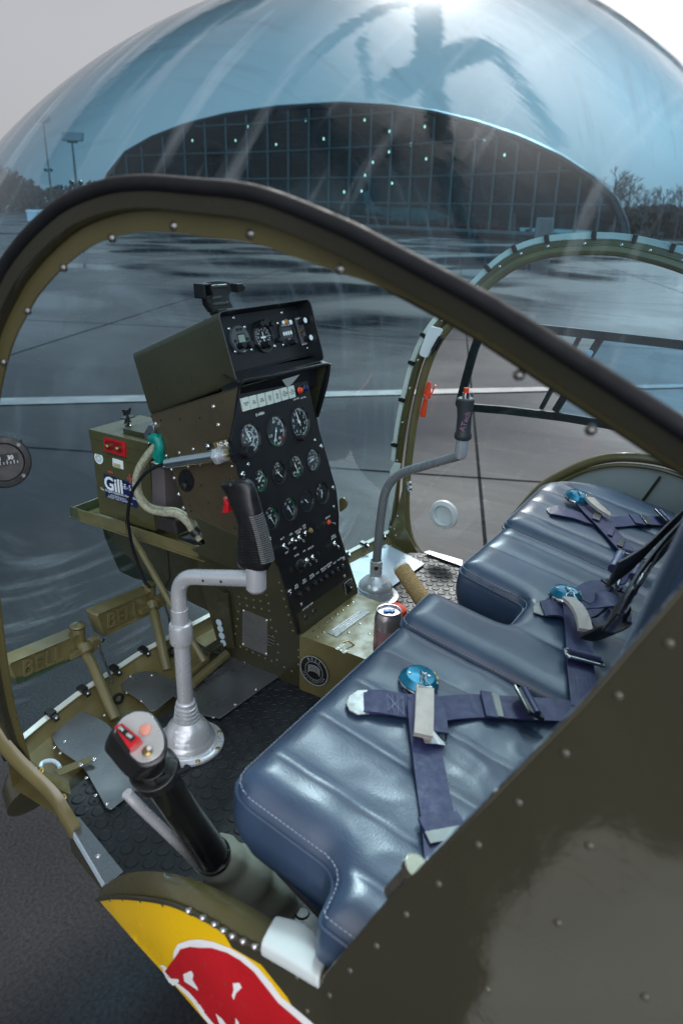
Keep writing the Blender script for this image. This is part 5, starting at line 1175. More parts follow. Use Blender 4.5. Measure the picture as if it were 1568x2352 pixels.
# ------------------------------------------------------------------ governor trim actuator
AC = empty('trim_actuator', on(440, 1050, 'x', 1.17), 'silver governor trim tube marked N2 with a black knurled knob, across the console side', 'actuator')
def zb(x, y): return ((300 + x * .5102) * .57413, (1600 + y * .5102) * .57413)
A0, A1, A2, A3, A4 = on(*zb(722, 498), 'x', 1.175), on(*zb(1110, 438), 'x', 1.178), on(*zb(1190, 432), 'x', 1.178), on(*zb(1260, 415), 'x', 1.178), on(*zb(1370, 400), 'x', 1.178)
m = MB(); m.tube([A0, A0.lerp(A1, .12), A0.lerp(A1, .13), A1], [.0115, .0115, .0135, .0145], 18); m.build('tube', CHROME, AC)
m = MB(); a = (A2 - A1).normalized(); m.tube([A1, A1 + a * .012], .020, 6); m.tube([A1 + a * .012, A1 + a * .030], .013, 16); m.build('lock_nut', SILVER, AC, bevel=.001)
m = MB(); m.tube([A1 + a * .02, A4], .006, 12); m.build('shaft', BRASS, AC)
m = MB(); k0 = A3
kn = []
for i in range(24):
    pass
m.tube([A3 - a * .002, A3, A3 + a * .022, A3 + a * .024], [.017, .0215, .0215, .018], 24)
for i in range(12):
    b1_, b2_, _ = basis(a); an = i * math.pi / 6; m.tube([A3 + (b1_ * math.cos(an) + b2_ * math.sin(an)) * .0212, A3 + a * .022 + (b1_ * math.cos(an) + b2_ * math.sin(an)) * .0212], .003, 8)
m.tube([A3 + a * .024, A3 + a * .042], [.014, .0125], 20); m.build('knob', BLACK, AC, bevel=.0006)
m = MB(); br = [on(*zb(x, y), 'x', 1.186) for x, y in [(1082, 335), (1190, 305), (1240, 485), (1135, 490)]]; m.prism(rounded(br, .004, 3), (.003, 0, 0)); bu = V((0, -1, 0))
bu = (br[1] - br[0]).normalized(); bv = V((0, 0, 1))
m.text('N2', on(*zb(1140, 350), 'x', 1.1855), bu, bv, .014, 1, .02, off=.0006); m.text('+', on(*zb(1188, 345), 'x', 1.1855), bu, bv, .024, 1, .04, off=.0006); m.text('-', on(*zb(1110, 378), 'x', 1.1855), bu, bv, .024, 1, .04, off=.0006)
m.build('bracket', [OLIVE3, LETTER], AC, bevel=.0008)
m = MB(); m.prism([on(*zb(x, y), 'x', 1.196) for x, y in [(1028, 330), (1190, 303), (1195, 320), (1045, 345), (1040, 395), (1026, 395)]], (.004, 0, 0)); m.screw(on(*zb(1040, 362), 'x', 1.195), (-1, 0, 0), .006, 1); m.build('bracket', [OLIVE2, CHROME], AC)
cb = [on(*zb(x, y), 'x', X) for x, y, X in [(722, 498, 1.175), (640, 522, 1.17), (560, 570, 1.165), (500, 640, 1.165), (450, 720, 1.165), (425, 820, 1.165), (415, 930, 1.17), (430, 1040, 1.18), (450, 1150, 1.19), (490, 1270, 1.20), (545, 1420, 1.2), (590, 1470, 1.2)]]
m = MB(); m.tube(catmull(cb, 6), .0042, 8); m.build('cable', RUBBER, AC)
# ------------------------------------------------------------------ battery
BX = 1.262
BAT = empty('battery', (1.36, 1.46, .95), 'olive aircraft battery box with a red socket and blue maker label, in the nose tray', 'battery')
y0_, y1_ = 1.352, 1.572; zb0, zb1 = .955, 1.195
f_ = lambda x, y: on(*zb(x, y), 'x', BX)
m = MB(); m.obox((BX + .004, y0_ + .004, zb0), (.175, 0, 0), (0, y1_ - y0_ - .008, 0), (0, 0, zb1 - zb0)); m.build('case', OLIVE, BAT, bevel=.002)
m = MB(); m.obox((BX, y0_, zb1 - .022), (.185, 0, 0), (0, y1_ - y0_, 0), (0, 0, .026)); m.obox((BX + .0015, y0_ + .002, zb1 - .062), (.178, 0, 0), (0, y1_ - y0_ - .004, 0), (0, 0, .042)); m.build('lid', OLIVE, BAT, bevel=.002)
m = MB(); m.obox((BX + .03, y0_ + .0, zb1 + .004), (.10, 0, 0), (0, .12, 0), (0, 0, .012)); m.build('hold_down_bar', OLIVE2, BAT, bevel=.001)
w0 = V((BX + .085, y0_ + .16, zb1 + .004)); m = MB(); m.tube([w0, w0 + V((0, 0, .045))], .004, 8); m.obox(w0 + V((-.018, -.010, .022)), (.036, 0, 0), (0, .02, 0), (0, 0, .003))
for s_ in (-1, 1):
    m.prism([w0 + V((0, 0, .032)), w0 + V((s_ * .010, 0, .030)), w0 + V((s_ * .016, 0, .048)), w0 + V((s_ * .008, 0, .046))], (0, .003, 0)); m.prism([w0 + V((0, 0, .018)), w0 + V((s_ * .008, 0, .018)), w0 + V((s_ * .012, 0, .006)), w0 + V((s_ * .004, 0, .010))], (0, .003, 0))
m.lathe(w0, (0, 0, 1), [(.009, 0), (.009, .002), (.005, .004)], 12); m.build('wing_nut', GUNMETAL, BAT)
U_ = V((0, -1, 0)); Z_ = V((0, 0, 1))
m = MB(); so_ = [f_(x, y) + V((-.0035, 0, 0)) for x, y in [(232, 288), (402, 332), (402, 446), (238, 395)]]; m.prism(so_, (.006, 0, 0), 0)
sc_ = sum(so_, V()) / 4; hh = []
m.prism(rounded([sc_ + U_ * a + Z_ * b + V((-.0006, 0, 0)) for a, b in [(-.032, .014), (.030, .014), (.030, -.012), (.010, -.012), (0, -.004), (-.012, -.012), (-.032, -.012)]], .006, 3), (-.0008, 0, 0), 1)
for s_ in (-.018, .018): m.lathe(sc_ + U_ * s_ + V((-.001, 0, 0)), (-1, 0, 0), [(.007, 0), (.0065, .009), (.004, .011), (.00001, .012)], 14, 2)
m.build('socket', [RED, mat('dark_red', (.22, .008, .01), .4), BRASS], BAT, bevel=.0012)
m = MB(); q = [f_(x, y) + V((.0032, 0, 0)) for x, y in [(220, 580), (492, 672), (482, 852), (238, 760)]]; m.prism(q, (-.001, 0, 0), 0)
lu = (q[1] - q[0]).normalized(); lu = V((0, lu.y, 0)).normalized()
def ft(t, x, y, s, mt=1, b=.01, sx=1.0): m.text(t, f_(x, y) + V((.0016, 0, 0)), U_, Z_, s, mt, b, sx, 0)
ft('Gill', 300, 672, .052, 1, .03); ft('GE-51', 405, 688, .021, 1, 0)
ft('The Original Equipment Aircraft Battery', 352, 742, .0098, 1, .01, .95)
for k, yy_ in enumerate((762, 776, 790)): ft(['TELEDYNE BATTERY PRODUCTS', 'SEALED LEAD ACID BATTERY NON SPILLABLE', 'KEEP UPRIGHT - CHARGE AT CONSTANT VOLTAGE'][k], 335 + 8 * k, yy_, .0048, 1, .005, .85)
m.build('maker_label', [BLUELET, LETTER], BAT)
m = MB(); c = f_(182, 458) + V((.0028, 0, 0)); m.lathe(c, (-1, 0, 0), [(.0165, 0), (.0165, .0008), (.00001, .0008)], 26, 0)
for k in range(6):
    a = k * math.pi / 3; m.ring(c + (U_ * math.cos(a) + Z_ * math.sin(a)) * .0085, (-1, 0, 0), .003, .0038, .0009, .0012, 10, 1)
m.build('round_sticker', [LETTER, GUNMETAL], BAT)
m = MB(); q = [f_(x, y) + V((.0026, 0, 0)) for x, y in [(262, 412), (388, 452), (388, 470), (262, 430)]]; m.prism(q, (-.0008, 0, 0), 0)
q = [f_(x, y) + V((.0032, 0, 0)) for x, y in [(288, 455), (372, 482), (375, 548), (293, 522)]]; m.prism(q, (-.0008, 0, 0), 0)
for k in range(3): m.obox(f_(300, 498 + 12 * k) + V((.0018, 0, -.002)), U_ * .026, Z_ * .0035, V((-.0004, 0, 0)), 1 + k)
m.text('BATTERY NEW 17 NOV 2006', f_(325, 441) + V((.0012, 0, 0)), U_, Z_, .0058, 4, .01, 1, 0)
m.build('paper_label', [LETTER, mat('label_yellow', (.6, .5, .1), .5), mat('label_pink', (.6, .2, .3), .5), mat('label_green', (.2, .5, .2), .5), BLACK], BAT)
PINK = mat('pink_mark', (.42, .07, .06), .6)
m = MB(); c = f_(273, 566) + V((.0028, 0, 0)); m.obox(c - U_ * .010 - Z_ * .003, U_ * .020, Z_ * .006, V((-.0006, 0, 0))); c = f_(427, 620) + V((.0028, 0, 0)); m.obox(c - U_ * .011 - Z_ * .0032, U_ * .022, Z_ * .0064, V((-.0006, 0, 0))); m.obox(c - U_ * .0032 - Z_ * .013, U_ * .0064, Z_ * .026, V((-.0008, 0, 0))); m.build('polarity_mark', PINK, BAT)
# nose tray, keel and struts (part of the airframe)
m = MB(); TX = 1.245
m.obox((TX, 1.16, .932), (.0035, 0, 0), (0, .505, 0), (0, 0, .030)); m.obox((TX - .006, 1.16, .929), (.27, 0, 0), (0, .505, 0), (0, 0, .004)); m.obox((TX, 1.66, .932), (.26, 0, 0), (0, .004, 0), (0, 0, .026)); m.obox((TX + .26, 1.16, .932), (.0035, 0, 0), (0, .505, 0), (0, 0, .030))
m.obox((TX - .004, 1.44, .934), (.003, 0, 0), (0, .035, 0), (0, 0, .036)); m.build('battery_tray', OLIVE3, HELI, bevel=.001)
m = MB(); kp = [on(*zb(x, y), 'x', 1.31) for x, y in [(195, 905), (235, 1080), (350, 1345), (470, 1400), (620, 1440), (1130, 1700), (1145, 1330), (640, 1140), (300, 960)]]
m.prism(kp, (.004, 0, 0)); 
for x, y in [(377, 1328), (625, 1432), (880, 1560), (1120, 1635)]: m.rivet(on(*zb(x, y), 'x', 1.309), (-1, 0, 0), .005)
m.prism([on(*zb(x, y), 'x', 1.306) for x, y in [(540, 1080), (720, 1140), (740, 1400), (700, 1480)]], (.003, 0, 0)); m.build('keel_plate', OLIVE2, HELI, bevel=.001)
m = MB(); m.prism([on(*zb(x, y), 'x', 1.20) for x, y in [(930, 905), (1300, 1080), (1290, 1330), (1100, 1275), (960, 1205), (905, 1170), (1020, 1130)]], (.004, 0, 0)); m.build('nose_deck', OLIVE2, HELI, bevel=.002)
m = MB(); m.tube([on(*zb(440, 1050), 'x', 1.22), on(*zb(730, 1560), 'x', 1.17), on(470, 1520, 'x', 1.13)], .0085, 10); m.build('nose_strut', OLIVE3, HELI)
m = MB()
for (a, b, r_) in (((425, 1556), (498, 1492), .0125), ((440, 1572), (520, 1502), .0115)): m.tube([on(*a, 'z', .69), on(*b, 'z', .70)], r_, 12)
m.build('torque_tube', OLIVE3, HELI)
m = MB(); cx = on(500, 1490, 'z', .705); m.obox(cx + V((-.045, -.012, -.02)), (.085, .0, 0), (0, .028, 0), (0, 0, .036)); m.lathe(cx + V((.03, -.014, .0)), (0, -1, 0), [(.010, 0), (.010, .006), (.00001, .006)], 6); m.build('tube_clamp', OLIVE2, HELI, bevel=.008)
m = MB(); m.tube(catmull([on(440, 1468, 'z', .73), on(470, 1490, 'z', .72), on(505, 1500, 'z', .71)], 5), .004, 8); m.build('tube_clamp', BLACK, HELI)
# small components between battery and console
CP = empty('relay_box', (1.27, 1.28, .95), 'narrow grey metal relay box between the battery and the console', 'relay box')
m = MB(); q = [on(*zb(x, y), 'x', 1.235) for x, y in [(598, 492), (700, 532), (712, 925), (610, 888)]]; m.prism(q, (.08, 0, 0)); m.build('case', mat('relay_grey', (.17, .14, .14), .4, .2), CP, bevel=.0015)
m = MB(); q = [on(*zb(x, y), 'x', 1.233) for x, y in [(594, 488), (702, 528), (702, 548), (596, 506)]]; m.prism(q, (.084, 0, 0)); m.build('lid', STEEL, CP)
CP2 = empty('solenoid', (1.26, 1.22, .95), 'dark rubber-covered solenoid block on the nose tray', 'solenoid')
m = MB(); q = [on(*zb(x, y), 'x', 1.225) for x, y in [(632, 905), (780, 950), (800, 1070), (640, 1015)]]; m.prism(q, (.07, 0, 0)); m.build('block', mat('dark_rubber_block', (.03, .024, .024), .7), CP2, bevel=.008)
m = MB(); q = [on(*zb(x, y), 'x', 1.225) for x, y in [(800, 1075), (980, 1110), (1000, 1140), (930, 1140), (790, 1085)]]; m.prism(q, (.05, 0, 0)); m.build('foot', BLACK, CP2, bevel=.002)
# braided battery cables with green plug
CB = empty('battery_cable', on(*zb(620, 280), 'x', 1.21), 'pair of thick braided cables looping from a green plug into the console', 'cable')
BRAID = mat('braided_sleeve', (.34, .32, .22), .7, 0, .35, 160, .0006, 320, .1)
for dx, dX in ((0, 0), (16, .012)):
    c_ = [on(*zb(x, y), 'x', X + dX) for x, y, X in [(640 + dx, 345, 1.20), (570 + dx, 430, 1.19), (500 + dx, 540, 1.18), (476 + dx, 650, 1.175), (500 + dx, 760, 1.175), (570 + dx, 850 - dx, 1.18), (680, 885 - 1.6 * dx, 1.19), (800, 900 - 1.6 * dx, 1.195), (880, 960 - 2 * dx, 1.20), (920, 1020 - dx, 1.205), (985, 1100 - dx, 1.21)]]
    m = MB(); m.tube(catmull(c_, 8), .0085, 12); m.build('braided_sleeve', BRAID, CB)
m = MB(); q = catmull([on(*zb(x, y), 'x', 1.195) for x, y in [(600, 300), (640, 300), (665, 380), (640, 450)]], 5); m.tube(q, .011, 12); m.box(on(*zb(640, 300), 'x', 1.20), (.02, .03, .024)); m.box(on(*zb(668, 425), 'x', 1.20), (.02, .018, .04)); m.build('plug', TEAL, CB, bevel=.004)
m = MB(); q = [on(*zb(x, y), 'x', 1.19) for x, y in [(540, 255), (575, 190), (615, 200), (620, 235), (585, 318), (545, 312)]]; m.prism(q, (.03, 0, 0)); m.build('connector_shell', ALU, CB, bevel=.003)
m = MB(); q = on(*zb(925, 1015), 'x', 1.20); m.tube([q, q + V((.004, -.01, -.012))], .013, 10); m.build('cable_tie', BLACK, CB)
# ================================================================== control sticks
def fillet(pts, r, n=8):
    pts = [V(p) for p in pts]; out = [pts[0]]
    for i in range(1, len(pts) - 1):
        p = pts[i]; a = (pts[i - 1] - p); b = (pts[i + 1] - p); q = min(r, a.length * .48, b.length * .48); A = p + a.normalized() * q; B = p + b.normalized() * q
        for k in range(n + 1): t = k / n; out.append(A * (1 - t) ** 2 + p * 2 * t * (1 - t) + B * t * t)
    out.append(pts[-1]); return out
SX, SY = .938, .952
ST = empty('cyclic_stick', (SX, SY, FZ), 'thick silver control stick in the foreground with a black ribbed pistol grip', 'control stick')
Z3 = (0, 0, 1)
m = MB(); m.lathe((SX, SY, FZ + .002), Z3, [(0.0764, 0), (0.0764, .005), (0.0671, .006), (0.0640, .009)], 48, 0)
for k in range(8):
    a = k * math.pi / 4 + .25; m.screw(V((SX + .070 * math.cos(a), SY + .070 * math.sin(a), FZ + .007)), Z3, .0055, 1, 10)
m.build('base_flange', [SILVER, BRASS], ST)
m = MB(); m.lathe((SX, SY, FZ + .008), Z3, [(0.0576, 0), (0.0576, .012), (0.0533, .016), (0.0518, .020), (0.0475, .034), (0.0374, .050), (0.0274, .058), (0.0245, .062), (0.0000, .062)], 48)
CS = V((SX, SY, FZ)); cu = V((.851, -.524, 0)).normalized()
for k, t in enumerate(['PROPERTY OF', '74-760-134-1', 'STICK BOOT']):
    nv = (V((-.851, -.524, 0)) * .75 + V((0, 0, .62))).normalized(); m.text(t, CS + V((-.851, -.524, 0)).normalized() * (.037 + .0068 * k) + V((0, 0, .060 - .011 * k)), V((.524, -.851, 0)), nv.cross(V((.524, -.851, 0))) , .0065, 0, .02, .8, off=.0022)
m.build('boot', SILVER, ST, ang=50)
m = MB(); prof = [(.0255, .066)]
for k in range(4): prof += [(.0275 - .0014 * k, .070 + .009 * k), (.0275 - .0014 * k, .073 + .009 * k), (.0215 - .0008 * k, .0745 + .009 * k), (.0215 - .0008 * k, .0775 + .009 * k)]
prof += [(.0205, .106), (.0205, .112), (.0185, .114), (.00001, .114)]
m.lathe((SX, SY, FZ), Z3, prof, 36); m.build('bellows', SILVER, ST, ang=30)
m = MB(); m.tube([V((SX, SY, FZ + .11)), V((SX, SY, .955))], .0165, 28); m.build('lower_tube', SILVER, ST)
m = MB(); m.lathe((SX, SY, 0), Z3, [(.0175, .925), (.0225, .928), (.0238, .932), (.0238, .966), (.0222, .972), (.0175, .974), (.0175, .958)], 32); m.lathe((SX, SY, 0), Z3, [(.0162, .972), (.0162, .982)], 28, 1); m.build('clamp_collar', [SILVER, STEEL], ST, ang=40)
gx = on(592, 1332, 'x', SX)
P_ = fillet([V((SX, SY, .975)), V((SX, SY, 1.078)), gx + V((0, .0, .002))], .055, 14)
m = MB(); m.tube([V((SX, SY, .974)), V((SX, SY, 1.005))], .0172, 28); m.tube(P_, .0155, 28)
m.build('upper_tube', SILVER, ST)
m = MB(); e = gx + V((0, 0, .0)); m.tube([e + V((0, .004, -.024)), e + V((0, .004, -.018)), e + V((0, .004, .022)), e + V((0, .004, .030))], [.014, .0185, .0185, .0178], 24)
m.build('elbow_cap', SILVER, ST, bevel=.001)
m = MB()
for t_ in (.36, .58):
    q = V((SX, SY, 1.078)).lerp(gx, t_ + .05); m.lathe(q + V((-.0153, 0, 0)), (-1, 0, 0), [(.0026, 0), (.0028, .0004), (.00001, .0004)], 10)
m.build('pin_hole', BLACK, ST)
# grip: silhouette from the photo on the stick's plane, skinned as a lofted shape
def loft(m, secs, n=20, mt=0, p=2.6):      # secs: centre, half-width vector (fore-aft), half-depth (lateral)
    k0 = len(m.v)
    for c, hv, hx in secs:
        for k in range(n):
            a = 2 * math.pi * k / n; ca_, sa_ = math.cos(a), math.sin(a)
            m.v.append(c + hv * math.copysign(abs(ca_) ** (2 / p), ca_) + V((hx, 0, 0)) * math.copysign(abs(sa_) ** (2 / p), sa_))
    for i in range(len(secs) - 1):
        for k in range(n): m.f.append([k0 + i * n + k, k0 + i * n + (k + 1) % n, k0 + (i + 1) * n + (k + 1) % n, k0 + (i + 1) * n + k]); m.m.append(mt)
    m.f += [[k0 + k for k in range(n)], [k0 + (len(secs) - 1) * n + k for k in range(n)]]; m.m += [mt, mt]
G_ = [((549, 1300), (620, 1312)), ((549, 1285), (623, 1300)), ((549, 1245), (618, 1258)), ((556, 1215), (606, 1215)), ((549, 1180), (598, 1180)), ((530, 1150), (590, 1150)), ((527, 1135), (583, 1120)), ((513, 1120), (578, 1112)), ((511, 1112), (572, 1104)), ((520, 1104), (562, 1100))]
secs = []
for (l, r_) in G_:
    A, B = on(*l, 'x', SX), on(*r_, 'x', SX); secs.append(((A + B) / 2, (B - A) / 2, .0195 if l[1] > 1140 else .016))
m = MB(); loft(m, secs, 24); 
m.build('grip', BLACK, ST, ang=60, subsurf=1)
m = MB()                                              # ribs down the back strap and knurl on the side
for k in range(24):
    t_ = k / 23; y = 1183 + 105 * t_; x = 589 + 27 * t_ ** .8
    c = on(x - 2, y, 'x', SX - .005); m.tube([c + V((-.015, .002, 0)), c + V((-.012, -.004, .001)), c + V((0, -.008, .001)), c + V((.012, -.006, .001))], .0016, 6)
m.build('grip_rib', mat('worn_rib', (.10, .10, .10), .3), ST)
m = MB()
for i in range(9):
    for j_ in range(15):
        x = 554 + i * 4.6 + (2.3 if j_ % 2 else 0); y = 1205 + j_ * 6.2
        if x > 585 + (y - 1205) * .16: continue
        c = on(x, y, 'x', SX - .0185); m.lathe(c, (-1, 0, 0), [(.0024, -.001), (.0011, .0009), (.00001, .0012)], 4)
m.build('grip_knurl', BLACK, ST)
m = MB(); tr = [on(x, y, 'x', SX - .007) for x, y in [(512, 1143), (519, 1150), (524, 1160), (524, 1178), (508, 1178), (512, 1168), (515, 1158)]]; m.prism(tr, (.014, 0, 0)); m.build('trigger', RED, ST, bevel=.001)
m = MB(); c = on(530, 1113, 'x', SX - .0155); m.lathe(c, (-1, 0, .3), [(.003, 0), (.003, .0006), (.00001, .0003)], 10); m.build('grip_screw', STEEL, ST)
m = MB(); m.tube([gx + V((0, .03, .022)), gx + V((0, .018, .030)), gx + V((0, .010, .034))], .0025, 6); m.build('grip_wire', BLACK, ST)
# starboard stick
SX2 = 1.749
S2 = empty('cyclic_stick', (SX2, .95, FZ), 'slim grey control stick beside the far door with a smooth black grip and red button', 'control stick')
m = MB(); m.lathe((SX2, .95, FZ + .002), Z3, [(0.0714, 0), (0.0714, .005), (0.0578, .007), (0.0564, .010), (0.0530, .026)], 44); m.build('base_flange', SILVER, S2)
m = MB(); m.lathe((SX2, .95, FZ), Z3, [(0.0397, .022), (0.0499, .028), (0.0525, .034), (0.0486, .046), (0.0352, .060), (0.0218, .070), (0.0192, .074), (0.0000, .074)], 44)
for k, ch in enumerate('47-723-018-2'):
    a = math.radians(176 + k * 9.0); d = V((math.cos(a), math.sin(a), 0)); tg = V((-d.y, d.x, 0)); m.text(ch, V((SX2, .95, FZ + .0575)) + d * .040, tg, -d * .4 + V((0, 0, 1)), .0095, 0, .03, off=.003)
m.build('boot', SILVER, S2, ang=50)
m = MB(); m.lathe((SX2, .95, FZ), Z3, [(.0185, .072), (.0185, .120), (.0155, .122), (.0155, .10)], 28); m.lathe(V((SX2 - .014, .942, FZ + .105)), (-.85, -.5, 0), [(.007, 0), (.007, .005), (.00001, .005)], 6, 1); m.build('socket', [SILVER, BRASS], S2)
e1 = on(1063, 1044, 'x', SX2); e0 = on(885, 1130, 'x', SX2)
P_ = fillet([V((SX2, .95, FZ + .10)), V((SX2, .945, .9)), on(888, 1095, 'x', SX2), e1], .08, 14)
m = MB(); m.tube(P_, .0128, 22); m.build('tube', mat('stick_grey', (.26, .27, .28), .32, .3, .08, 10), S2)
m = MB(); g0, g1 = on(1057, 1042, 'x', SX2), on(1062, 1008, 'x', SX2); m.tube([g0 + V((0, 0, -.012)), g0, g1], [.013, .0165, .0165], 20); m.build('elbow', SILVER, S2)
m = MB(); g2 = on(1069, 914, 'x', SX2); m.tube([g1, g1.lerp(g2, .03), g1.lerp(g2, .12), g1.lerp(g2, .18), g1.lerp(g2, .55), g1.lerp(g2, .9), g1.lerp(g2, .97), g2], [.020, .0225, .0225, .0195, .0185, .0225, .0225, .019], 24)
m.build('grip', mat('grip_grey', (.045, .048, .05), .42), S2)
m = MB(); gd = (g2 - g1).normalized(); m.tube([g2, g2 + gd * .014], [.0095, .0085], 14, 0); m.tube([g2 + gd * .014, g2 + gd * .026], [.007, .0065], 14, 1); m.build('push_button', [CHROME, ORANGE], S2)
m = MB(); gm = g1.lerp(g2, .48) + V((-.0165, -.0095, 0)); rn = V((-.86, -.5, .0)); m.text('ATech', gm, gd * .9 + V((.1, -.2, 0)), rn.cross(gd), .020, 0, .02, off=.003); m.build('grip_lettering', mat('grip_print', (.30, .16, .22), .5), S2)

# ================================================================== pedals
def pedal(px, label, idx):
    """px: corners of the pad as seen, leg foot"""
    (a, b, c, d), foot, Y = px
    A, B, C_, D = [on(*q, 'y', Y) for q in (a, b, c, d)]
    root = empty('rudder_pedal', (((A + B) / 2).x, Y, .655), label, 'pedal', 'rudder pedals')
    cen_ = (A + B + C_ + D) / 4; u = (B - A).normalized(); v = (A - D).normalized(); nn = V((0, -1, .25)).normalized()
    m = MB(); P_ = rounded([A, B, C_, D], .008, 4); n = len(P_); inn = [cen_ + (p - cen_) * .86 for p in P_]
    m.v = [p + V((0, .036, .004)) for p in P_] + [p + V((0, .009, 0)) for p in P_] + [cen_ + (p - cen_) * V((1, 1, 1)).x * .955 for p in P_] + [cen_ + (p - cen_) * .90 + V((0, .0005, 0)) for p in P_] + [cen_ + (p - cen_) * .86 + V((0, .003, 0)) for p in P_]
    for k in range(4):
        for i in range(n): j_ = (i + 1) % n; m.f.append([k * n + i, k * n + j_, (k + 1) * n + j_, (k + 1) * n + i]); m.m.append(0)
    m.f += [list(range(n)), list(range(4 * n, 5 * n))]; m.m += [0, 0]
    pb = m.build('pad', OLIVE3, root, ang=50)
    m = MB(); L_ = (B - A).length
    m.text('BELL', cen_ - u * L_ * .07 + V((0, .003, 0)), u, v, .058, 0, .02, .95, off=0.0); k0 = len(m.v)
    # raised, rounded strokes
    vv = [p + V((0, -.0042, 0)) for p in m.v]; fs = [list(f) for f in m.f]; m2 = MB(); m2.v = list(m.v) + vv; n0 = len(m.v)
    m2.f = fs + [[n0 + i for i in f] for f in fs]; m2.m = [0] * len(m2.f)
    from collections import Counter
    ec_ = Counter(tuple(sorted((f[i], f[(i + 1) % len(f)]))) for f in fs for i in range(len(f)))
    for (i, j_), c2 in ec_.items():
        if c2 == 1: m2.f.append([i, j_, n0 + j_, n0 + i]); m2.m.append(0)
    m2.build('raised_lettering', OLIVE3, pb, bevel=.0006)
    m = MB(); jx = B + V((.004, .014, .0)); m.tube([jx + V((.0, 0, .012)), jx + V((0, 0, -.05))], .0165, 14); m.lathe(jx + V((0, 0, .010)), Z3, [(.018, 0), (.0195, .005), (.0155, .009), (.007, .011), (.00001, .014)], 18); m.obox(jx + V((-.03, -.012, -.034)), (.034, 0, 0), (0, .02, 0), (0, 0, .032)); m.build('pivot', OLIVE3, root, bevel=.003)
    ft_ = on(*foot, 'z', .66); m = MB(); m.tube([jx + V((0, 0, -.03)), jx.lerp(ft_, .4) + V((.0, 0, .0)), ft_], [.0135, .0130, .0125], 18); m.tube([jx.lerp(ft_, .17), jx.lerp(ft_, .26)], .0168, 16); m.build('leg', OLIVE3, root)
    m = MB(); q = jx.lerp(ft_, .22)
    m.obox(q + V((-.045, -.004, -.004)), (.03, 0, 0), (0, .012, 0), (0, 0, .012)); m.obox(q + V((.012, -.01, -.01)), (.024, 0, 0), (0, .02, 0), (0, 0, .03)); m.lathe(q + V((.038, -.008, .012)), (0, -1, 0), [(.006, 0), (.006, .01), (.00001, .01)], 10, 1); m.tube([q + V((.030, -.008, 0)), q + V((.034, -.02, -.045)), jx.lerp(ft_, .62) + V((.022, -.015, 0))], .0035, 8, 1)
    m.build('adjuster', [OLIVE3, STEEL], root, bevel=.001)
    m = MB(); q = jx.lerp(ft_, .80) + V((.020, -.012, .0)); m.lathe_closed(q, (-.3, -1, .2), [(.007, 0), (.014, 0), (.014, .005), (.007, .005)], 16); m.build('return_ring', GUNMETAL, root)
    return root
pedal((((17, 1525), (186, 1455), (195, 1505), (38, 1577)), (266, 1652), 1.33), 'olive pedal with raised letters nearest the open doorway', 0)
pedal((((220, 1412), (350, 1357), (358, 1405), (240, 1466)), (384, 1540), 1.33), 'olive pedal with raised letters next to the console', 1)

# ================================================================== collective lever
CL = empty('collective_lever', dep(480, 1965, 1.16), 'black tubular lever with a switch box head beside the near seat', 'control lever')
h0, h1 = dep(364, 1782, .95), dep(490, 1968, 1.14); ax = (h1 - h0).normalized()
m = MB(); m.tube([h0 - ax * .03, h0, h0.lerp(h1, .45), h0.lerp(h1, .93), h1], [.020, .0225, .0235, .0262, .0268], 28); m.tube([h0.lerp(h1, .965), h1], .0295, 28)
m.build('lever_tube', mat('gloss_black', (.010, .010, .010), .18, 0, .2, 10, coat=.5), CL, bevel=.001)
m = MB(); off = (RGT * -1 + VIEW * .3).normalized() * .028; m.tube(catmull([dep(292, 1822, .985), dep(318, 1850, 1.0), dep(372, 1902, 1.05), dep(425, 1955, 1.10), dep(462, 1996, 1.14)], 6), .0075, 12); m.build('side_tube', SILVER, CL)
m = MB(); m.tube([h0 - ax * .022, h0 - ax * .006], .0315, 24); m.tube(catmull([h0 - ax * .01 + V((-.02, -.02, .01)), h0 + V((.02, -.03, .01)), h0 + V((.04, -.01, -.01))], 5), .004, 8, 1); m.build('clamp_ring', [GUNMETAL, RUBBER], CL, bevel=.001)
hp = []
fcn = (-VIEW * .62 + UPV * .55 - RGT * .05).normalized()
hc = dep(330, 1693, .905); hu = (RGT * .93 - UPV * .34 + VIEW * .0); hu = (hu - fcn * hu.dot(fcn)).normalized(); hv = fcn.cross(hu).normalized()
def face(px, off=0): return onp(px[0], px[1], hc + fcn * off, fcn)
FPX = [(262, 1668), (280, 1645), (310, 1630), (340, 1632), (358, 1650), (380, 1690), (382, 1720), (370, 1742), (345, 1756), (322, 1758), (300, 1740), (258, 1690)]
fp = [face(q) for q in FPX]; fpc = rounded(fp, .006, 3)
m = MB(); n = len(fpc); cenf = sum(fpc, V()) / n; dn = -RGT * .022 - UPV * .034 + VIEW * .035
m.v = [cenf + (p - cenf) * .97 + fcn * .0 for p in fpc] + [cenf + (p - cenf) * 1.07 - fcn * .003 for p in fpc] + [cenf + (p - cenf) * 1.06 + dn * .75 for p in fpc] + [cenf + (p - cenf) * .85 + dn for p in fpc]
for k in range(3):
    for i in range(n): j_ = (i + 1) % n; m.f.append([k * n + i, k * n + j_, (k + 1) * n + j_, (k + 1) * n + i]); m.m.append(0)
m.f += [list(range(n)), list(range(3 * n, 4 * n))]; m.m += [0, 0]
hb = m.build('switch_box', [mat('box_black', (.012, .012, .012), .25, 0, .2, 10, coat=.3)], CL, bevel=.0015, ang=45)
m = MB(); m.prism([cenf + (p - cenf) * .93 + fcn * .0004 for p in fpc], fcn * .0012); m.build('face_plate', mat('face_silver', (.55, .54, .52), .32, .5), hb, bevel=.0006)
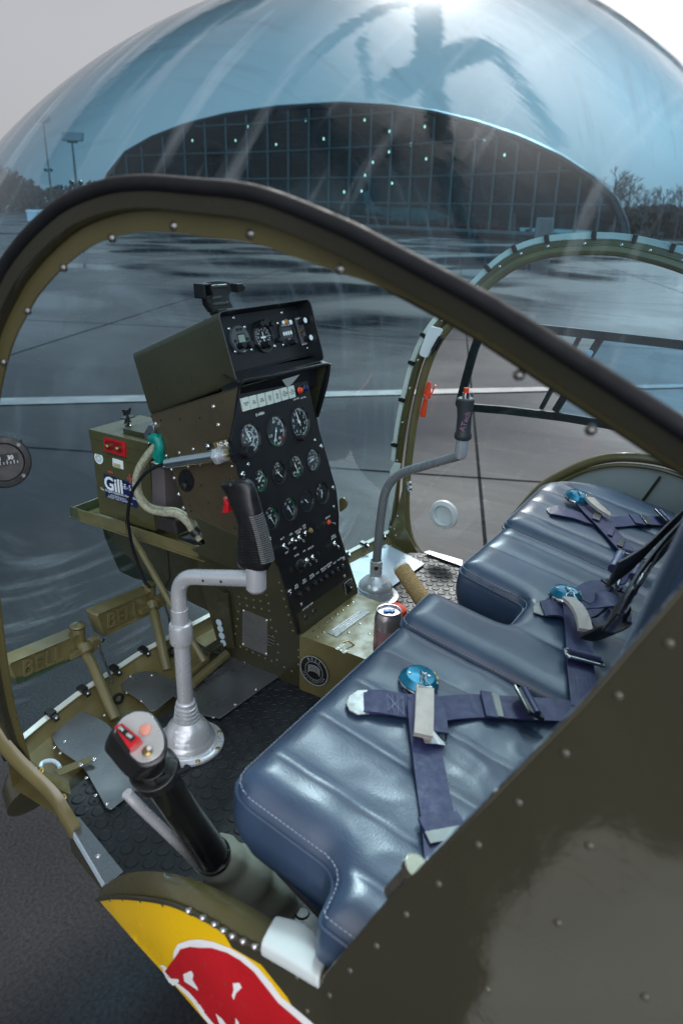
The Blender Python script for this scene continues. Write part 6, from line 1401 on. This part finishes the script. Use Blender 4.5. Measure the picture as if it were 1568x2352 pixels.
m = MB(); q = [face(p, .002) for p in [(262, 1693), (268, 1675), (300, 1720), (297, 1740)]]; m.prism(q, fcn * .0008); m.build('guard_recess', BLACK, hb)
m = MB(); A, B, C_, D = [face(p, .002) for p in [(266, 1674), (284, 1666), (330, 1706), (303, 1730)]]; rise = fcn * .011
m.add([A, B, C_, D, A + rise * .6, B + rise * .6, C_ + rise, D + rise], [(0, 1, 5, 4), (1, 2, 6, 5), (2, 3, 7, 6), (3, 0, 4, 7), (4, 5, 6, 7), (0, 1, 2, 3)])
u_ = (C_ - B).normalized(); v_ = (B - A).normalized(); v_ = (v_ - u_ * v_.dot(u_)).normalized()
c_ = (A + B + C_ + D) / 4 + rise * .95
m.obox(c_ - u_ * .014 - v_ * .0035, u_ * .028, v_ * .0075, fcn * .0012, 1); m.text('ON', c_ - u_ * .009 + fcn * .0012, u_, v_, .005, 2, .01); m.text('OFF', c_ + u_ * .006 + fcn * .0012, u_, v_, .005, 2, .01)
m.build('switch_guard', [RED, BLACK, LETTER], hb, bevel=.0012)
m = MB(); c = face((334, 1676), .002); m.lathe(c, fcn, [(.0075, 0), (.0075, .0012), (.0065, .002), (.00001, .002)], 20); m.build('push_button', mat('pale_red_button', (.62, .25, .18), .4), hb)
m = MB(); c = face((339, 1727), .002); m.lathe(c, fcn, [(.0065, 0), (.0065, .003), (.0045, .005), (.00001, .005)], 14, 0); m.tube([c + fcn * .003, c + fcn * .014 + hu * .006], [.0018, .0028], 10, 1); m.build('toggle_switch', [BRASS, CHROME], hb)
m = MB(); bp2 = [dep(490, 1962, 1.145), dep(560, 2020, 1.20), dep(640, 2075, 1.26), dep(700, 2110, 1.32)]; bp2 = catmull(bp2, 8); nn_ = len(bp2)
rs = [.030 + .018 * min(1, i / 8) + .004 * math.sin(i * 1.1) for i in range(nn_)]
m.tube(bp2, rs, 28)
for i, v in enumerate(m.v): m.v[i] = v + V((1, 1, 1)) * (.006 * noise.noise(v * 22)) + V((0, 0, .004 * noise.noise(v * 60)))
m.build('canvas_boot', CANVAS, CL, ang=80)

# ================================================================== seats
def seatz(y): return 1.09 + .2 * (y - .5)
SNn = V((0, -.2, 1)).normalized(); SP0 = V((0, .5, 1.09))
def sp(x, y, lift=0): return onp(x, y, SP0 + SNn * lift, SNn)
def smooth(a, b, x): t = max(0, min(1, (x - a) / (b - a))); return t * t * (3 - 2 * t)
def cushion(poly, rad, seams, depth, crease=0, seed=0, topz=0, r=.026, puff=.009):
    import numpy as np
    ol = rounded([V((x, y, 0)) for x, y in poly], rad, 10)
    dn = []
    for i in range(len(ol)):
        a, b = ol[i], ol[(i + 1) % len(ol)]; k = max(1, int((b - a).length / .004))
        dn += [a.lerp(b, q / k) for q in range(k)]
    OX = np.array([p.x for p in dn]); OY = np.array([p.y for p in dn]); pl = [(p.x, p.y) for p in ol]
    x0, x1, y0, y1 = min(OX), max(OX), min(OY), max(OY); h = .006
    nx, ny = int((x1 - x0) / h) + 2, int((y1 - y0) / h) + 2; idx = {}; m = MB(); ch = [x0] + seams + [x1]; cells = []
    for i in range(nx):
        for j in range(ny):
            cx, cy = x0 + (i + .5) * h, y0 + (j + .5) * h
            if cx < x1 and cy < y1 and inside(cx, cy, pl): cells.append((i, j))
    cs_ = set(cells)
    def vid(i, j):
        if (i, j) in idx: return idx[(i, j)]
        x, y = x0 + i * h, y0 + j * h
        if not all((i + a, j + b) in cs_ for a in (-1, 0) for b in (-1, 0)):
            k = int(((OX - x) ** 2 + (OY - y) ** 2).argmin()); x, y = float(OX[k]), float(OY[k])
        idx[(i, j)] = len(m.v); m.v.append(V((x, y, 0))); return idx[(i, j)]
    for i, j in cells: m.f.append([vid(i, j), vid(i + 1, j), vid(i + 1, j + 1), vid(i, j + 1)]); m.m.append(0)
    def top(x, y):
        dd = float(np.sqrt(((OX - x) ** 2 + (OY - y) ** 2).min())); drop = 0
        if dd < r: drop = r - math.sqrt(max(0, r * r - (r - dd) ** 2))
        t = 0
        for k in range(len(ch) - 1):
            if ch[k] <= x <= ch[k + 1] + 1e-9: t = (x - ch[k]) / (ch[k + 1] - ch[k]); break
        z = seatz(y) + topz - puff + puff * (max(0, math.sin(math.pi * t)) ** .36) * smooth(0, .045, dd) - drop * .92
        if crease:
            w_ = smooth(.46, .30, y) * smooth(x0 + .02, x0 + .12, x); a = noise.noise(V((x * 9 + seed, y * 15, seed))); b_ = 1 - abs(noise.noise(V((x * 24 + y * 9, y * 17 - x * 8, seed + 3)))) * 2
            z += crease * (w_ * (.45 * a + .22 * max(0, b_ - .35)) + .22 * noise.noise(V((x * 5, y * 7, seed))))
        return z + .0010 * noise.noise(V((x * 16, y * 22, seed)))
    for v in m.v: v.z = top(v.x, v.y)
    # boundary loop
    from collections import defaultdict
    cnt = defaultdict(int); 
    for f in m.f:
        for q in range(4): cnt[(f[q], f[(q + 1) % 4])] += 1
    nxt = {a: b for (a, b) in cnt if (b, a) not in cnt}
    st0 = next(iter(nxt)); lp = [st0]
    while nxt.get(lp[-1], st0) != st0 and len(lp) < 5000: lp.append(nxt[lp[-1]])
    ztop = [m.v[a].z for a in lp]; prev = lp; N_ = len(lp)
    nr_ = []
    for q in range(N_):
        t = m.v[lp[(q + 2) % N_]] - m.v[lp[q - 2]]; nn = V((t.y, -t.x, 0)); nr_.append(nn.normalized() if nn.length > 1e-6 else V((0, 0, 0)))
    for q in range(1, 9):
        t = q / 8; cur = []
        for w_, a in enumerate(lp):
            p = m.v[a].copy(); p.z = ztop[w_] + (seatz(p.y) - depth - ztop[w_]) * t
            p += nr_[w_] * (.007 * math.sin(math.pi * min(1, t * 1.05)) - .010 * t * t); p += V((0, .002 * noise.noise(p * 12), 0)); cur.append(len(m.v)); m.v.append(p)
        for i in range(N_): m.f.append([prev[i], prev[(i + 1) % N_], cur[(i + 1) % N_], cur[i]]); m.m.append(0)
        prev = cur
    m.f.append(list(prev)[::-1]); m.m.append(0)
    welt = [V((p.x, p.y, seatz(p.y) + topz - puff - r * .92 + .002)) for p in dn]
    return m, welt, top, (x0, x1, y0, y1)
SEAMS = [[.556, .635, .737, .835, .935], [1.17, 1.294, 1.42, 1.50], [1.645, 1.735, 1.825, 1.915]]
LAB = ['dark blue ribbed leather cushion nearest the open doorway', 'dark blue leather cushion in the middle of the bench with a square cut-out', 'dark blue ribbed leather cushion beside the far door']
POLY = [([(.489, .06), (.489, .318), (.553, .330), (.556, .507), (1.032, .507), (1.032, .06)], [0, .01, .055, .045, .022, 0]),
        ([(1.034, .06), (1.034, .515), (1.172, .518), (1.180, .36), (1.288, .36), (1.298, .515), (1.56, .512), (1.56, .06)], [0, .028, .03, .022, .022, .022, .028, 0]),
        ([(1.562, .06), (1.562, .522), (1.93, .530), (2.04, .40), (2.04, .06)], [0, .028, .10, .08, 0])]
for k, ((poly, rad), cr, dp_) in enumerate(zip(POLY, (.008, .002, .002), (.118, .125, .125))):
    m, welt, top, (x0, x1, y0, y1) = cushion(poly, rad, SEAMS[k], dp_, cr, k * 7.3, .002 * k)
    root = empty('seat_cushion', ((x0 + x1) / 2, .28, .87), LAB[k], 'seat cushion', 'seat cushions of the bench')
    m.build('cushion', LEATHER, root, ang=70)
    wl = [p for i, p in enumerate(welt) if i % 2 == 0 and p.y > .075]
    j0 = max(range(len(wl)), key=lambda i: (wl[i] - wl[i - 1]).length); wl = wl[j0:] + wl[:j0]
    wm = MB(); wm.tube(wl, .0032, 7, upv=(0, 0, 1)); wm.build('piping', LEATHER, root)
    for s_ in SEAMS[k]:
        if s_ < .6: continue
        ye = max(q for q in [y0 + .01 * i for i in range(60)] if inside(s_, q, [(p.x, p.y) for p in welt])) - .012
        st = MB(); st.dash([V((s_, .07 + (ye - .07) * i / 40, top(s_, .07 + (ye - .07) * i / 40) + .0004)) for i in range(41)], (0, -.2, 1), .0075, .0045, .0012, 0, .0002); st.build('seam_stitching', STITCHD, root)
    st = MB(); cxy = V(((x0 + x1) / 2, .25, 0)); N_ = len(wl); sp_ = []
    for i, p in enumerate(wl):
        t = wl[min(i + 1, N_ - 1)] - wl[max(i - 1, 0)]; nn = V((t.y, -t.x, 0)).normalized(); sg = -1 if inside(p.x + nn.x * .004, p.y + nn.y * .004, [(q.x, q.y) for q in welt]) else 1
        sp_.append(p - nn * sg * .0055 + V((0, 0, .011)))
    st.dash([q for q in sp_ if q.y > .27 or q.x > .5], (0, .2, 1), .0062, .0040, .0011, 0, .0012); st.build('edge_stitching', STITCH, root)
# backrest
m = MB(); n_ = 22
def brs(x): return [(.16, .98), (.145, 1.04), (.125, 1.14), (.108, 1.24), (.092, 1.34), (.070, 1.46), (.050, 1.55), (.025, 1.62), (-.03, 1.64)]
xs2 = [.585 + .0] + [.592, .61, .65] + [.65 + i * .05 for i in range(1, 30)] + [2.12]
pr = catmull([V((0, y, z)) for y, z in brs(0)], 5)
for i, x in enumerate(xs2):
    e_ = 0.018 if i == 0 else .006 if i == 1 else .0015 if i == 2 else 0
    t_ = ((x - .6) / .12) % 1; 
    for p in pr: m.v.append(V((x, p.y - e_ - .004 * (1 - math.sin(math.pi * t_) ** .5), p.z)))
k_ = len(pr)
for i in range(len(xs2) - 1):
    for j_ in range(k_ - 1): m.f.append([i * k_ + j_, (i + 1) * k_ + j_, (i + 1) * k_ + j_ + 1, i * k_ + j_ + 1]); m.m.append(0)
kk_ = len(m.v)
for j_ in range(k_): m.v.append(V((.585, -.03, m.v[j_].z)))
for j_ in range(k_ - 1): m.f.append([j_, j_ + 1, kk_ + j_ + 1, kk_ + j_]); m.m.append(0)
BR = m.build('seat_backrest', LEATHER, HELI, ang=60)
m = MB(); m.tube([m_ + V((-.002, -.0, 0)) for m_ in [V((.587, p.y - .017, p.z)) for p in pr]], .003, 6); m.build('piping', LEATHER, BR)
m = MB(); m.dash([V((.606, p.y - .003, p.z)) for p in pr], (0, 1, .1), .0065, .004, .0011, 0, .0012); m.build('edge_stitching', STITCH, BR)

# ================================================================== harnesses
TONGUE = mat('worn_metal', (.34, .34, .33), .38, .9, .2, 40)
def S_(lst, base=.004): return [sp(x, y, base + (l or 0)) for x, y, l in lst]
def buckle(root, cpx, r=.031, tilt=(0, 0), lift=.016, tab=None, sideaxis=None):
    c = sp(cpx[0], cpx[1], lift); ax_ = (SNn + V((tilt[0], tilt[1], 0))).normalized(); c0 = c - ax_ * .016
    m = MB(); m.lathe(c0, ax_, [(r * .88, 0), (r * .98, .002), (r, .004), (r, .009), (r * .96, .011)], 36, 0)
    for k in range(16):
        a = k * math.pi / 8; b1_, b2_, _ = basis(ax_); d = b1_ * math.cos(a) + b2_ * math.sin(a); m.obox(c0 + d * r * 1.0 + ax_ * .0042 - d.cross(ax_) * .0012, d.cross(ax_) * .0024, d * .0006, ax_ * .0045, 1)
    m.build('buckle_body', [CHROME, GUNMETAL], root)
    m = MB(); m.lathe(c0, ax_, [(r * .99, .011), (r * .98, .0135), (r * .72, .0225), (r * .71, .0215), (r * .69, .0212), (.00001, .0225)], 40, 0)
    b1_, b2_, _ = basis(ax_); rx = (RGT - ax_ * RGT.dot(ax_)).normalized(); ry = ax_.cross(rx)
    f0 = c0 + ax_ * .0224
    for s_ in (-.55, .42): m.lathe(f0 + rx * r * s_ + ry * r * .05, ax_, [(.0025, -.0012), (.0025, .0006), (.00001, .0008)], 10, 1)
    m.obox(f0 - rx * .0014 + ry * r * .25, rx * .0028, -ry * r * .62, ax_ * .0016, 2)
    m.text('Y', f0 + rx * r * .18 + ry * .001, rx, ry, .012, 1, .03, off=.0012)
    for k in range(3): m.text('SB6'[k], c0 + ax_ * .0175 + (rx * math.cos(.5 - .4 * k) + ry * math.sin(.5 - .4 * k)) * r * .86, rx, ry, .008, 3, .03, off=.001)
    m.build('release_disc', [TEALM, CHROME, BLACK, mat('pale_yellow_print', (.65, .55, .10), .5)], root, ang=25)
    return c0, f0, ax_, rx, ry
def adjuster(root, px, d, wd=.05, mt=GUNMETAL, name='adjuster', lift=.008, L_=.016, th=.004):
    c = sp(px[0], px[1], lift); d = V(d); d = (d - SNn * d.dot(SNn)).normalized(); s_ = d.cross(SNn).normalized(); m = MB(); m.obox(c - s_ * wd / 2 - d * L_ / 2, s_ * wd, d * L_, SNn * th); return m.build(name, mt, root, bevel=.0012)
def frame_buckle(root, a, b, lift=.014, w_=.030, tl=.35, mt=CHROME):     # metal three-bar slide across the strap from a to b
    A, B = sp(*a, lift), sp(*b, lift); t = (B - A).normalized(); s_ = t.cross(SNn).normalized(); L_ = (B - A).length
    m = MB(); P_ = [A, B, B + s_ * w_ + SNn * tl * w_, A + s_ * w_ + SNn * tl * w_]
    m.tube(rounded(P_, .006, 4), .0028, 8, closed=True, m=0); m.obox(A + s_ * w_ * .55 + SNn * tl * w_ * .6, t * L_, s_ * w_ * .4, SNn * .002, 1); m.tube([A + t * .004 + s_ * w_ * .42 + SNn * (tl * w_ * .4 + .003), B - t * .004 + s_ * w_ * .42 + SNn * (tl * w_ * .4 + .003)], .0062, 14, 2)
    return m.build('slide_buckle', [mt, GUNMETAL, WEB], root)
def harness(label, org): return empty('seat_harness', org, label, 'seat belt', 'seat harnesses lying on the cushions')
# near harness
H1 = harness('navy seat harness with a round teal buckle lying on the cushion nearest the doorway', sp(966, 1560))
c0, f0, ax_, rx, ry = buckle(H1, (964, 1557), .0315)
m = MB(); tg = S_([(832, 1612, 0), (850, 1612, .003), (890, 1614, .003), (940, 1622, .003), (985, 1630, .006), (1040, 1625, .002), (1100, 1622, .002), (1150, 1624, .002), (1215, 1628, .004), (1290, 1632, .006), (1340, 1640, .004)]); m.ribbon(tg, SNn, .049, .003); m.build('lap_strap', WEB, H1)
m = MB(); q = catmull(S_([(835, 1612, .003), (870, 1613, .0066), (925, 1620, .0066)]), 4); m.ribbon(q, SNn, (.040, .049), .002, smooth=False); m.build('strap_end', WEB, H1)
m = MB()
for k in range(4):
    a = sp(888 + 12 * k, 1597 + 2 * k, .0125); b = sp(890 + 12 * k, 1632 + 3 * k, .0125); m.dash([a, b], SNn, .003, .0018, .0007)
m.dash([sp(888, 1597, .0125), sp(925, 1640, .0125)], SNn, .003, .0018, .0007); m.dash([sp(925, 1600, .0125), sp(889, 1634, .0125)], SNn, .003, .0018, .0007); m.build('stitching', STITCH, H1)
m = MB(); c = [sp(x, y, .004) for x, y in [(845, 1587), (820, 1588), (800, 1600), (793, 1617), (800, 1634), (822, 1645), (848, 1643)]]; m.prism(c, SNn * .003); m.build('metal_tongue', TONGUE, H1, bevel=.0012)
m = MB(); q = S_([(965, 1600, .016), (968, 1640, .012), (974, 1690, .006), (982, 1740, .004), (990, 1790, .003), (1000, 1850, .003), (1010, 1910, .003), (1016, 1960, .003), (1022, 2010, .003), (1030, 2060, .003)]); m.ribbon(q, SNn, (.040, .048), .003, crown=.0008); m.build('shoulder_strap', WEB, H1)
m = MB(); rr_ = [sp(x, y, .0095) for x, y in [(968, 1600), (1000, 1612), (1018, 1640), (1023, 1680), (985, 1690)]]; m.ribbon(S_([(958, 1590, .016), (985, 1620, .014), (995, 1680, .011)]), SNn, .044, .0025); m.build('strap_end', WEB, H1)
adjuster(H1, (1140, 1622), RGT * 1 - UPV * .05, .052, STEEL, 'strap_keeper', .010, .014); adjuster(H1, (1122, 1620), RGT, .056, WEB, 'strap_loop', .010, .020)
frame_buckle(H1, (1212, 1590), (1248, 1655), .014, .030, .55, GUNMETAL)
adjuster(H1, (1012, 1890), UPV, .056, WEB, 'strap_loop', .009, .022); adjuster(H1, (1022, 1920), UPV, .052, STEEL, 'strap_keeper', .009, .018)
m = MB(); q = [sp(975, 1682, .016), sp(1020, 1700, .012)]; d = (q[1] - q[0]).normalized(); m.ribbon([sp(968, 1690, .020), sp(995, 1692, .018), sp(1012, 1696, .012)], SNn, .028, .0016, smooth=False); m.tube([sp(1012, 1678, .012), sp(1024, 1682, .008), sp(1022, 1708, .008), sp(1008, 1708, .010)], .0022, 8); m.build('strap_keeper', CHROME, H1)
def pull_tab(root, pts, wd, hook):
    m = MB(); P_ = pts; m.ribbon(P_, SNn, wd, .0030, 0, smooth=True); P2 = [p - SNn * .0045 for p in P_]; m.ribbon(P2, SNn, wd * .98, .0030, 0); 
    m.build('pull_tab', SCRIB, root)
    m = MB(); m.tube(hook, .0016, 8, closed=True); m.build('tab_hook', CHROME, root)
hk = f0 + ax_ * .004
A_ = sp(973, 1575, .030)
pull_tab(H1, [sp(976, 1578, .028), sp(975, 1610, .030), sp(974, 1650, .030), sp(972, 1688, .026)], .0265, [sp(962, 1578, .030), sp(966, 1566, .028), sp(968, 1550, .026), sp(976, 1550, .026), sp(978, 1566, .028), sp(990, 1578, .030)])
# middle harness
H2 = harness('navy seat harness with a round blue buckle lying on the middle cushion', sp(1300, 1365))
c0, f0, ax_, rx, ry = buckle(H2, (1299, 1360), .0315, (.10, .16), .026)
m = MB(); m.ribbon(S_([(1245, 1398, .006), (1270, 1396, .012), (1300, 1405, .006), (1340, 1400, .004), (1370, 1375, .006), (1400, 1360, .008), (1440, 1350, .01)]), SNn, .049, .003); m.build('lap_strap', WEB, H2)
m = MB(); c = [sp(x, y, .005) for x, y in [(1262, 1382), (1236, 1384), (1222, 1396), (1224, 1408), (1245, 1416), (1265, 1417)]]; m.prism(c, SNn * .003); m.build('metal_tongue', TONGUE, H2, bevel=.0012)
m = MB(); m.ribbon(S_([(1318, 1378, .014), (1322, 1420, .012), (1328, 1470, .010), (1332, 1530, .008), (1338, 1580, .008), (1344, 1630, .006)]), SNn, .047, .003, crown=.0008); m.build('shoulder_strap', WEB, H2)
frame_buckle(H2, (1296, 1490), (1378, 1512), .018, .030, .2)
m = MB()
for k in range(5): m.dash([sp(1318 + 10 * k, 1552, .0128), sp(1322 + 10 * k, 1585, .0128)], SNn, .003, .0018, .0007)
m.build('stitching', STITCHD, H2)
m = MB(); m.ribbon([sp(1342, 1402, .03), sp(1372, 1380, .06), sp(1410, 1378, .065), sp(1425, 1405, .045), sp(1400, 1432, .02), sp(1365, 1440, .012)], SNn, .045, .003); m.build('loose_strap', WEB, H2)
m = MB(); m.ribbon([sp(1330, 1375, .01), sp(1362, 1352, .012), sp(1395, 1345, .02), sp(1440, 1330, .05)], SNn, .045, .003); m.build('loose_strap', WEB, H2)
frame_buckle(H2, (1390, 1336), (1432, 1362), .03, .026, .5, GUNMETAL)
pull_tab(H2, [sp(1305, 1372, .046), sp(1325, 1392, .052), sp(1338, 1418, .048), sp(1344, 1446, .040)], .0255, [sp(1298, 1376, .046), sp(1300, 1366, .044), sp(1308, 1360, .042), sp(1316, 1362, .042), sp(1318, 1370, .044), sp(1324, 1376, .046)])
# far harness
H3 = harness('navy seat harness with a round blue buckle lying on the cushion beside the far door', sp(1322, 1150))
c0, f0, ax_, rx, ry = buckle(H3, (1326, 1138), .0315, (.02, -.05), .026)
m = MB(); m.ribbon(S_([(1262, 1172, .004), (1285, 1175, .008), (1320, 1183, .006), (1360, 1196, .004), (1400, 1200, .004), (1450, 1196, .004), (1500, 1196, .006), (1560, 1200, .01)]), SNn, .046, .003); m.build('lap_strap', WEB, H3)
m = MB(); c = [sp(x, y, .005) for x, y in [(1280, 1163), (1262, 1165), (1253, 1171), (1258, 1179), (1272, 1182), (1284, 1181)]]; m.prism(c, SNn * .003); m.build('metal_tongue', TONGUE, H3, bevel=.0012)
m = MB(); m.ribbon(S_([(1340, 1158, .012), (1360, 1180, .012), (1385, 1205, .010), (1412, 1235, .006), (1435, 1260, .006), (1460, 1290, .008)]), SNn, .046, .003); m.build('shoulder_strap', WEB, H3)
adjuster(H3, (1370, 1186), RGT * .8 - UPV, .050, STEEL, 'strap_keeper', .018, .018); adjuster(H3, (1402, 1222), RGT * .8 - UPV, .052, WEB, 'strap_loop', .012, .012); adjuster(H3, (1425, 1247), RGT * .8 - UPV, .050, GUNMETAL, 'strap_keeper', .012, .014)
adjuster(H3, (1460, 1194), RGT, .052, WEB, 'strap_loop', .010, .024); adjuster(H3, (1482, 1196), RGT, .050, GUNMETAL, 'strap_keeper', .010, .016)
frame_buckle(H3, (1520, 1180), (1548, 1208), .016, .028, .4, GUNMETAL); frame_buckle(H3, (1420, 1262), (1475, 1278), .018, .028, .3, CHROME)
pull_tab(H3, [sp(1352, 1142, .036), sp(1368, 1158, .034), sp(1386, 1172, .030), sp(1400, 1182, .024)], .0245, [sp(1343, 1144, .036), sp(1344, 1136, .034), sp(1350, 1132, .034), sp(1356, 1134, .034), sp(1360, 1140, .036)])
# dark shoulder straps gathered against the backrest
H4 = empty('shoulder_harness', (1.2, .16, 1.05), 'black webbing straps and buckles gathered against the backrest at the right', 'seat belt')
for k, pts in enumerate([[(1568, 1178, .30), (1520, 1225, .22), (1470, 1275, .13), (1430, 1305, .06), (1405, 1320, .03)], [(1568, 1200, .26), (1510, 1262, .18), (1460, 1325, .10), (1430, 1370, .05), (1400, 1430, .02)], [(1560, 1225, .26), (1500, 1290, .16), (1465, 1350, .09), (1440, 1380, .05)]]):
    P_ = [on(x, y, 'y', .135 + .012 * (k == 0) + .0 * l) for x, y, l in pts]; m = MB(); m.ribbon(P_, (-.5, .8, .3), .036, .003); m.build('strap', mat('black_webbing', (.012, .012, .018), .6, 0, .2, 50, .0004, 420), H4)
for (x, y) in ((1428, 1298), (1470, 1318)):
    c = on(x, y, 'y', .16); m = MB(); m.tube([c + V((-.02, .005, -.01)), c + V((.02, .005, .012)), c + V((.022, .0, -.008)), c + V((-.018, .0, -.03))], .0032, 8, closed=True, m=0); m.tube([c + V((-.02, .008, 0)), c + V((.022, .008, .006))], .008, 12, m=1); m.build('strap_buckle', [CHROME, WEB], H4)
m = MB(); P_ = [on(x, y, 'y', .17) for x, y in [(1400, 1425), (1375, 1445), (1350, 1452), (1390, 1462), (1430, 1440), (1440, 1400)]]; m.ribbon(catmull(P_, 4), (0, .6, .8), .03, .003, smooth=False); m.build('strap', MATS['black_webbing'], H4)

# ================================================================== loose things
CA = empty('drink_can', dep(893, 1402, 1.62) - V((0, 0, .12)), 'silver drinks can with a blue ring-pull standing on the olive ledge', 'can')
cc = dep(893, 1402, 1.62); r = .031
m = MB(); m.lathe(cc - V((0, 0, .13)), (0, 0, 1), [(.024, 0), (.031, .008), (.031, .112), (.029, .120), (.0262, .1275), (.0272, .1295), (.0268, .1315), (.0252, .1312), (.0238, .126), (.00001, .126)], 36); m.build('can_body', [mat('can_alu', (.62, .55, .56), .22, .85, .06, 8)], CA)
m = MB(); tq = cc + V((0, 0, -.0025)); m.prism(rounded([tq + RGT * a + _y0 * 0 + V((-_r0.y, _r0.x, 0)).normalized() * b for a, b in [(-.012, -.006), (.014, -.002), (.014, .008), (-.012, .005)]], .004, 4), (0, 0, .002), 0); m.ring(tq - RGT * .005 + V((0, 0, .002)), (0, 0, 1), .002, .0042, 0, .001, 14, 1); m.ring(tq + RGT * .007 + V((0, 0, .002)), (0, 0, 1), .002, .0042, 0, .001, 14, 1); m.build('ring_pull', [mat('tab_blue', (.01, .10, .40), .25, .5), CHROME], CA)
m = MB(); m.lathe(cc - V((0, 0, .13)), (0, 0, 1), [(.0312, .03), (.0312, .09)], 36); m.build('can_print', mat('can_pink', (.55, .30, .32), .3, .6, .5, 30), CA)
RC = empty('red_cap', dep(912, 1390, 1.69) - V((0, 0, .06)), 'shiny red round cap behind the drinks can', 'cap')
m = MB(); m.lathe(dep(908, 1392, 1.69) - V((0, 0, .062)), (0, 0, 1), [(.024, 0), (.027, .01), (.027, .045), (.0255, .056), (.018, .062), (.00001, .064)], 32); m.build('cap_body', ORANGE, RC)
TW = empty('twine_spool', dep(965, 1360, 2.03), 'cone of beige twine with a white end leaning against the middle seat', 'spool')
a, b = dep(921, 1305, 2.06), dep(985, 1400, 1.98); d = (b - a).normalized()
m = MB(); pr2 = [(.023 + .0009 * math.sin(k * 1.9) , .003 + .0022 * k) for k in range(60)]; m.lathe(a, d, [(.020, .0025)] + pr2, 28); m.build('twine', TWINE, TW, ang=80)
m = MB(); m.lathe(a, d, [(.00001, -.010), (.010, -.010), (.0205, -.007), (.0215, -.003), (.0205, .003)], 28); m.build('core_end', WHITE, TW)
KN = empty('safety_cutter', on(975, 920, 'x', 2.12), 'red plastic belt cutter strapped to the far door post', 'cutter')
o_ = lambda zx, zy, X=2.115: on((1500 + zx * .785) * .57413, (1000 + zy * .785) * .57413, 'x', X)
m = MB(); m.tube([o_(240, 850), o_(243, 835), o_(258, 760)], [.009, .011, .0075], 14, flat=.6); m.build('handle', ORANGE, KN)
m = MB(); m.tube([o_(262, 755), o_(265, 725), o_(272, 690), o_(275, 672)], [.013, .0125, .008, .006], 14, flat=.6); m.build('sheath', ORANGE, KN)
m = MB(); m.tube(catmull([o_(250, 735, 2.10), o_(262, 752, 2.10), o_(285, 735, 2.11), o_(300, 700, 2.12), o_(305, 690, 2.13)], 5), .004, 8, flat=.5); m.build('retaining_band', ORANGE, KN)
# standby compass at the left edge
CO = empty('standby_compass', dep(20, 1062, 1.45), 'round black compass housing at the left edge, just outside the canopy view', 'compass')
c = dep(10, 1062, 1.15); an = V((-.45, -.85, .18)).normalized(); b1_ = an.cross(V((0, 0, 1))).normalized(); b2_ = b1_.cross(an)
m = MB(); m.lathe(c, an, [(.020, -.05), (.036, -.044), (.041, -.030), (.041, -.004), (.039, .002), (.030, .003), (.029, -.004), (.00001, -.004)], 36); m.box(c - an * .03, (.06, .03, .06)); m.build('housing', BLACK, CO, bevel=.001, ang=30)
m = MB()
for k in range(4):
    a = math.pi / 4 + k * math.pi / 2; m.screw(c + (b1_ * math.cos(a) + b2_ * math.sin(a)) * .0345 + an * .0028, an, .0035, 0, 12)
m.build('housing_screw', STEEL, CO)
m = MB(); q = c + an * -.003; m.obox(q - b1_ * .022 - b2_ * .006, b1_ * .044, b2_ * .018, an * .001, 0)
for k in range(9): m.obox(q + b1_ * (-.020 + .005 * k) - b2_ * .004, b1_ * .0008, b2_ * (.004 + .002 * (k % 2)), an * .0016, 1)
m.text('33', q - b1_ * -.008 + b2_ * .006, -b1_, b2_, .009, 1, .02, off=.002); m.text('30', q - b1_ * .010 + b2_ * .006, -b1_, b2_, .009, 1, .02, off=.002); m.build('compass_card', [DIAL, LETTER], CO)

# ================================================================== steel roof frame high above the apron (mirrored by the canopy crown)
def mirror_pt(x, y, H):
    S_e = V((1 / EA, 1 / EB, 1 / ECz)); o = CAM - EC; d = ray(x, y)
    os = V((o.x * S_e.x, o.y * S_e.y, o.z * S_e.z)); ds = V((d.x * S_e.x, d.y * S_e.y, d.z * S_e.z))
    A = ds.dot(ds); B = 2 * os.dot(ds); C_ = os.dot(os) - 1; t = (-B - math.sqrt(max(0, B * B - 4 * A * C_))) / 2 / A; p = CAM + d * t; q = p - EC
    n = V((q.x / EA ** 2, q.y / EB ** 2, q.z / ECz ** 2)).normalized(); d = d.normalized(); r = d - n * (2 * d.dot(n)); return p + r * ((H - p.z) / r.z)
GAN = empty('roof_frame', (0, 0, 0), 'steel roof frame of curved and crossing beams mirrored in the top of the canopy', 'roof frame')
STM = mat('dark_steel', (.20, .22, .24), .6, .2)
for pts, rad in (([(605, 430), (640, 340), (700, 240), (770, 160), (850, 95), (950, 40), (1060, 0)], .35), ([(1104, 10), (1154, 150), (1184, 215), (1209, 300)], .45), ([(1034, 205), (1154, 145), (1324, 90)], .5), ([(1324, 90), (1384, 125), (1480, 190), (1560, 260)], .4),
                 ([(929, 95), (994, 220)], .14), ([(1034, 285), (1094, 380)], .14), ([(800, 240), (860, 310), (900, 345), (1000, 440)], .5), ([(1215, 330), (1250, 420), (1330, 520)], .4)):
    m = MB(); P = [mirror_pt(x, y, 12) for x, y in pts]; m.tube(catmull(P, 3) if len(P) > 2 else P, rad, 8); m.build('beam', STM, GAN)
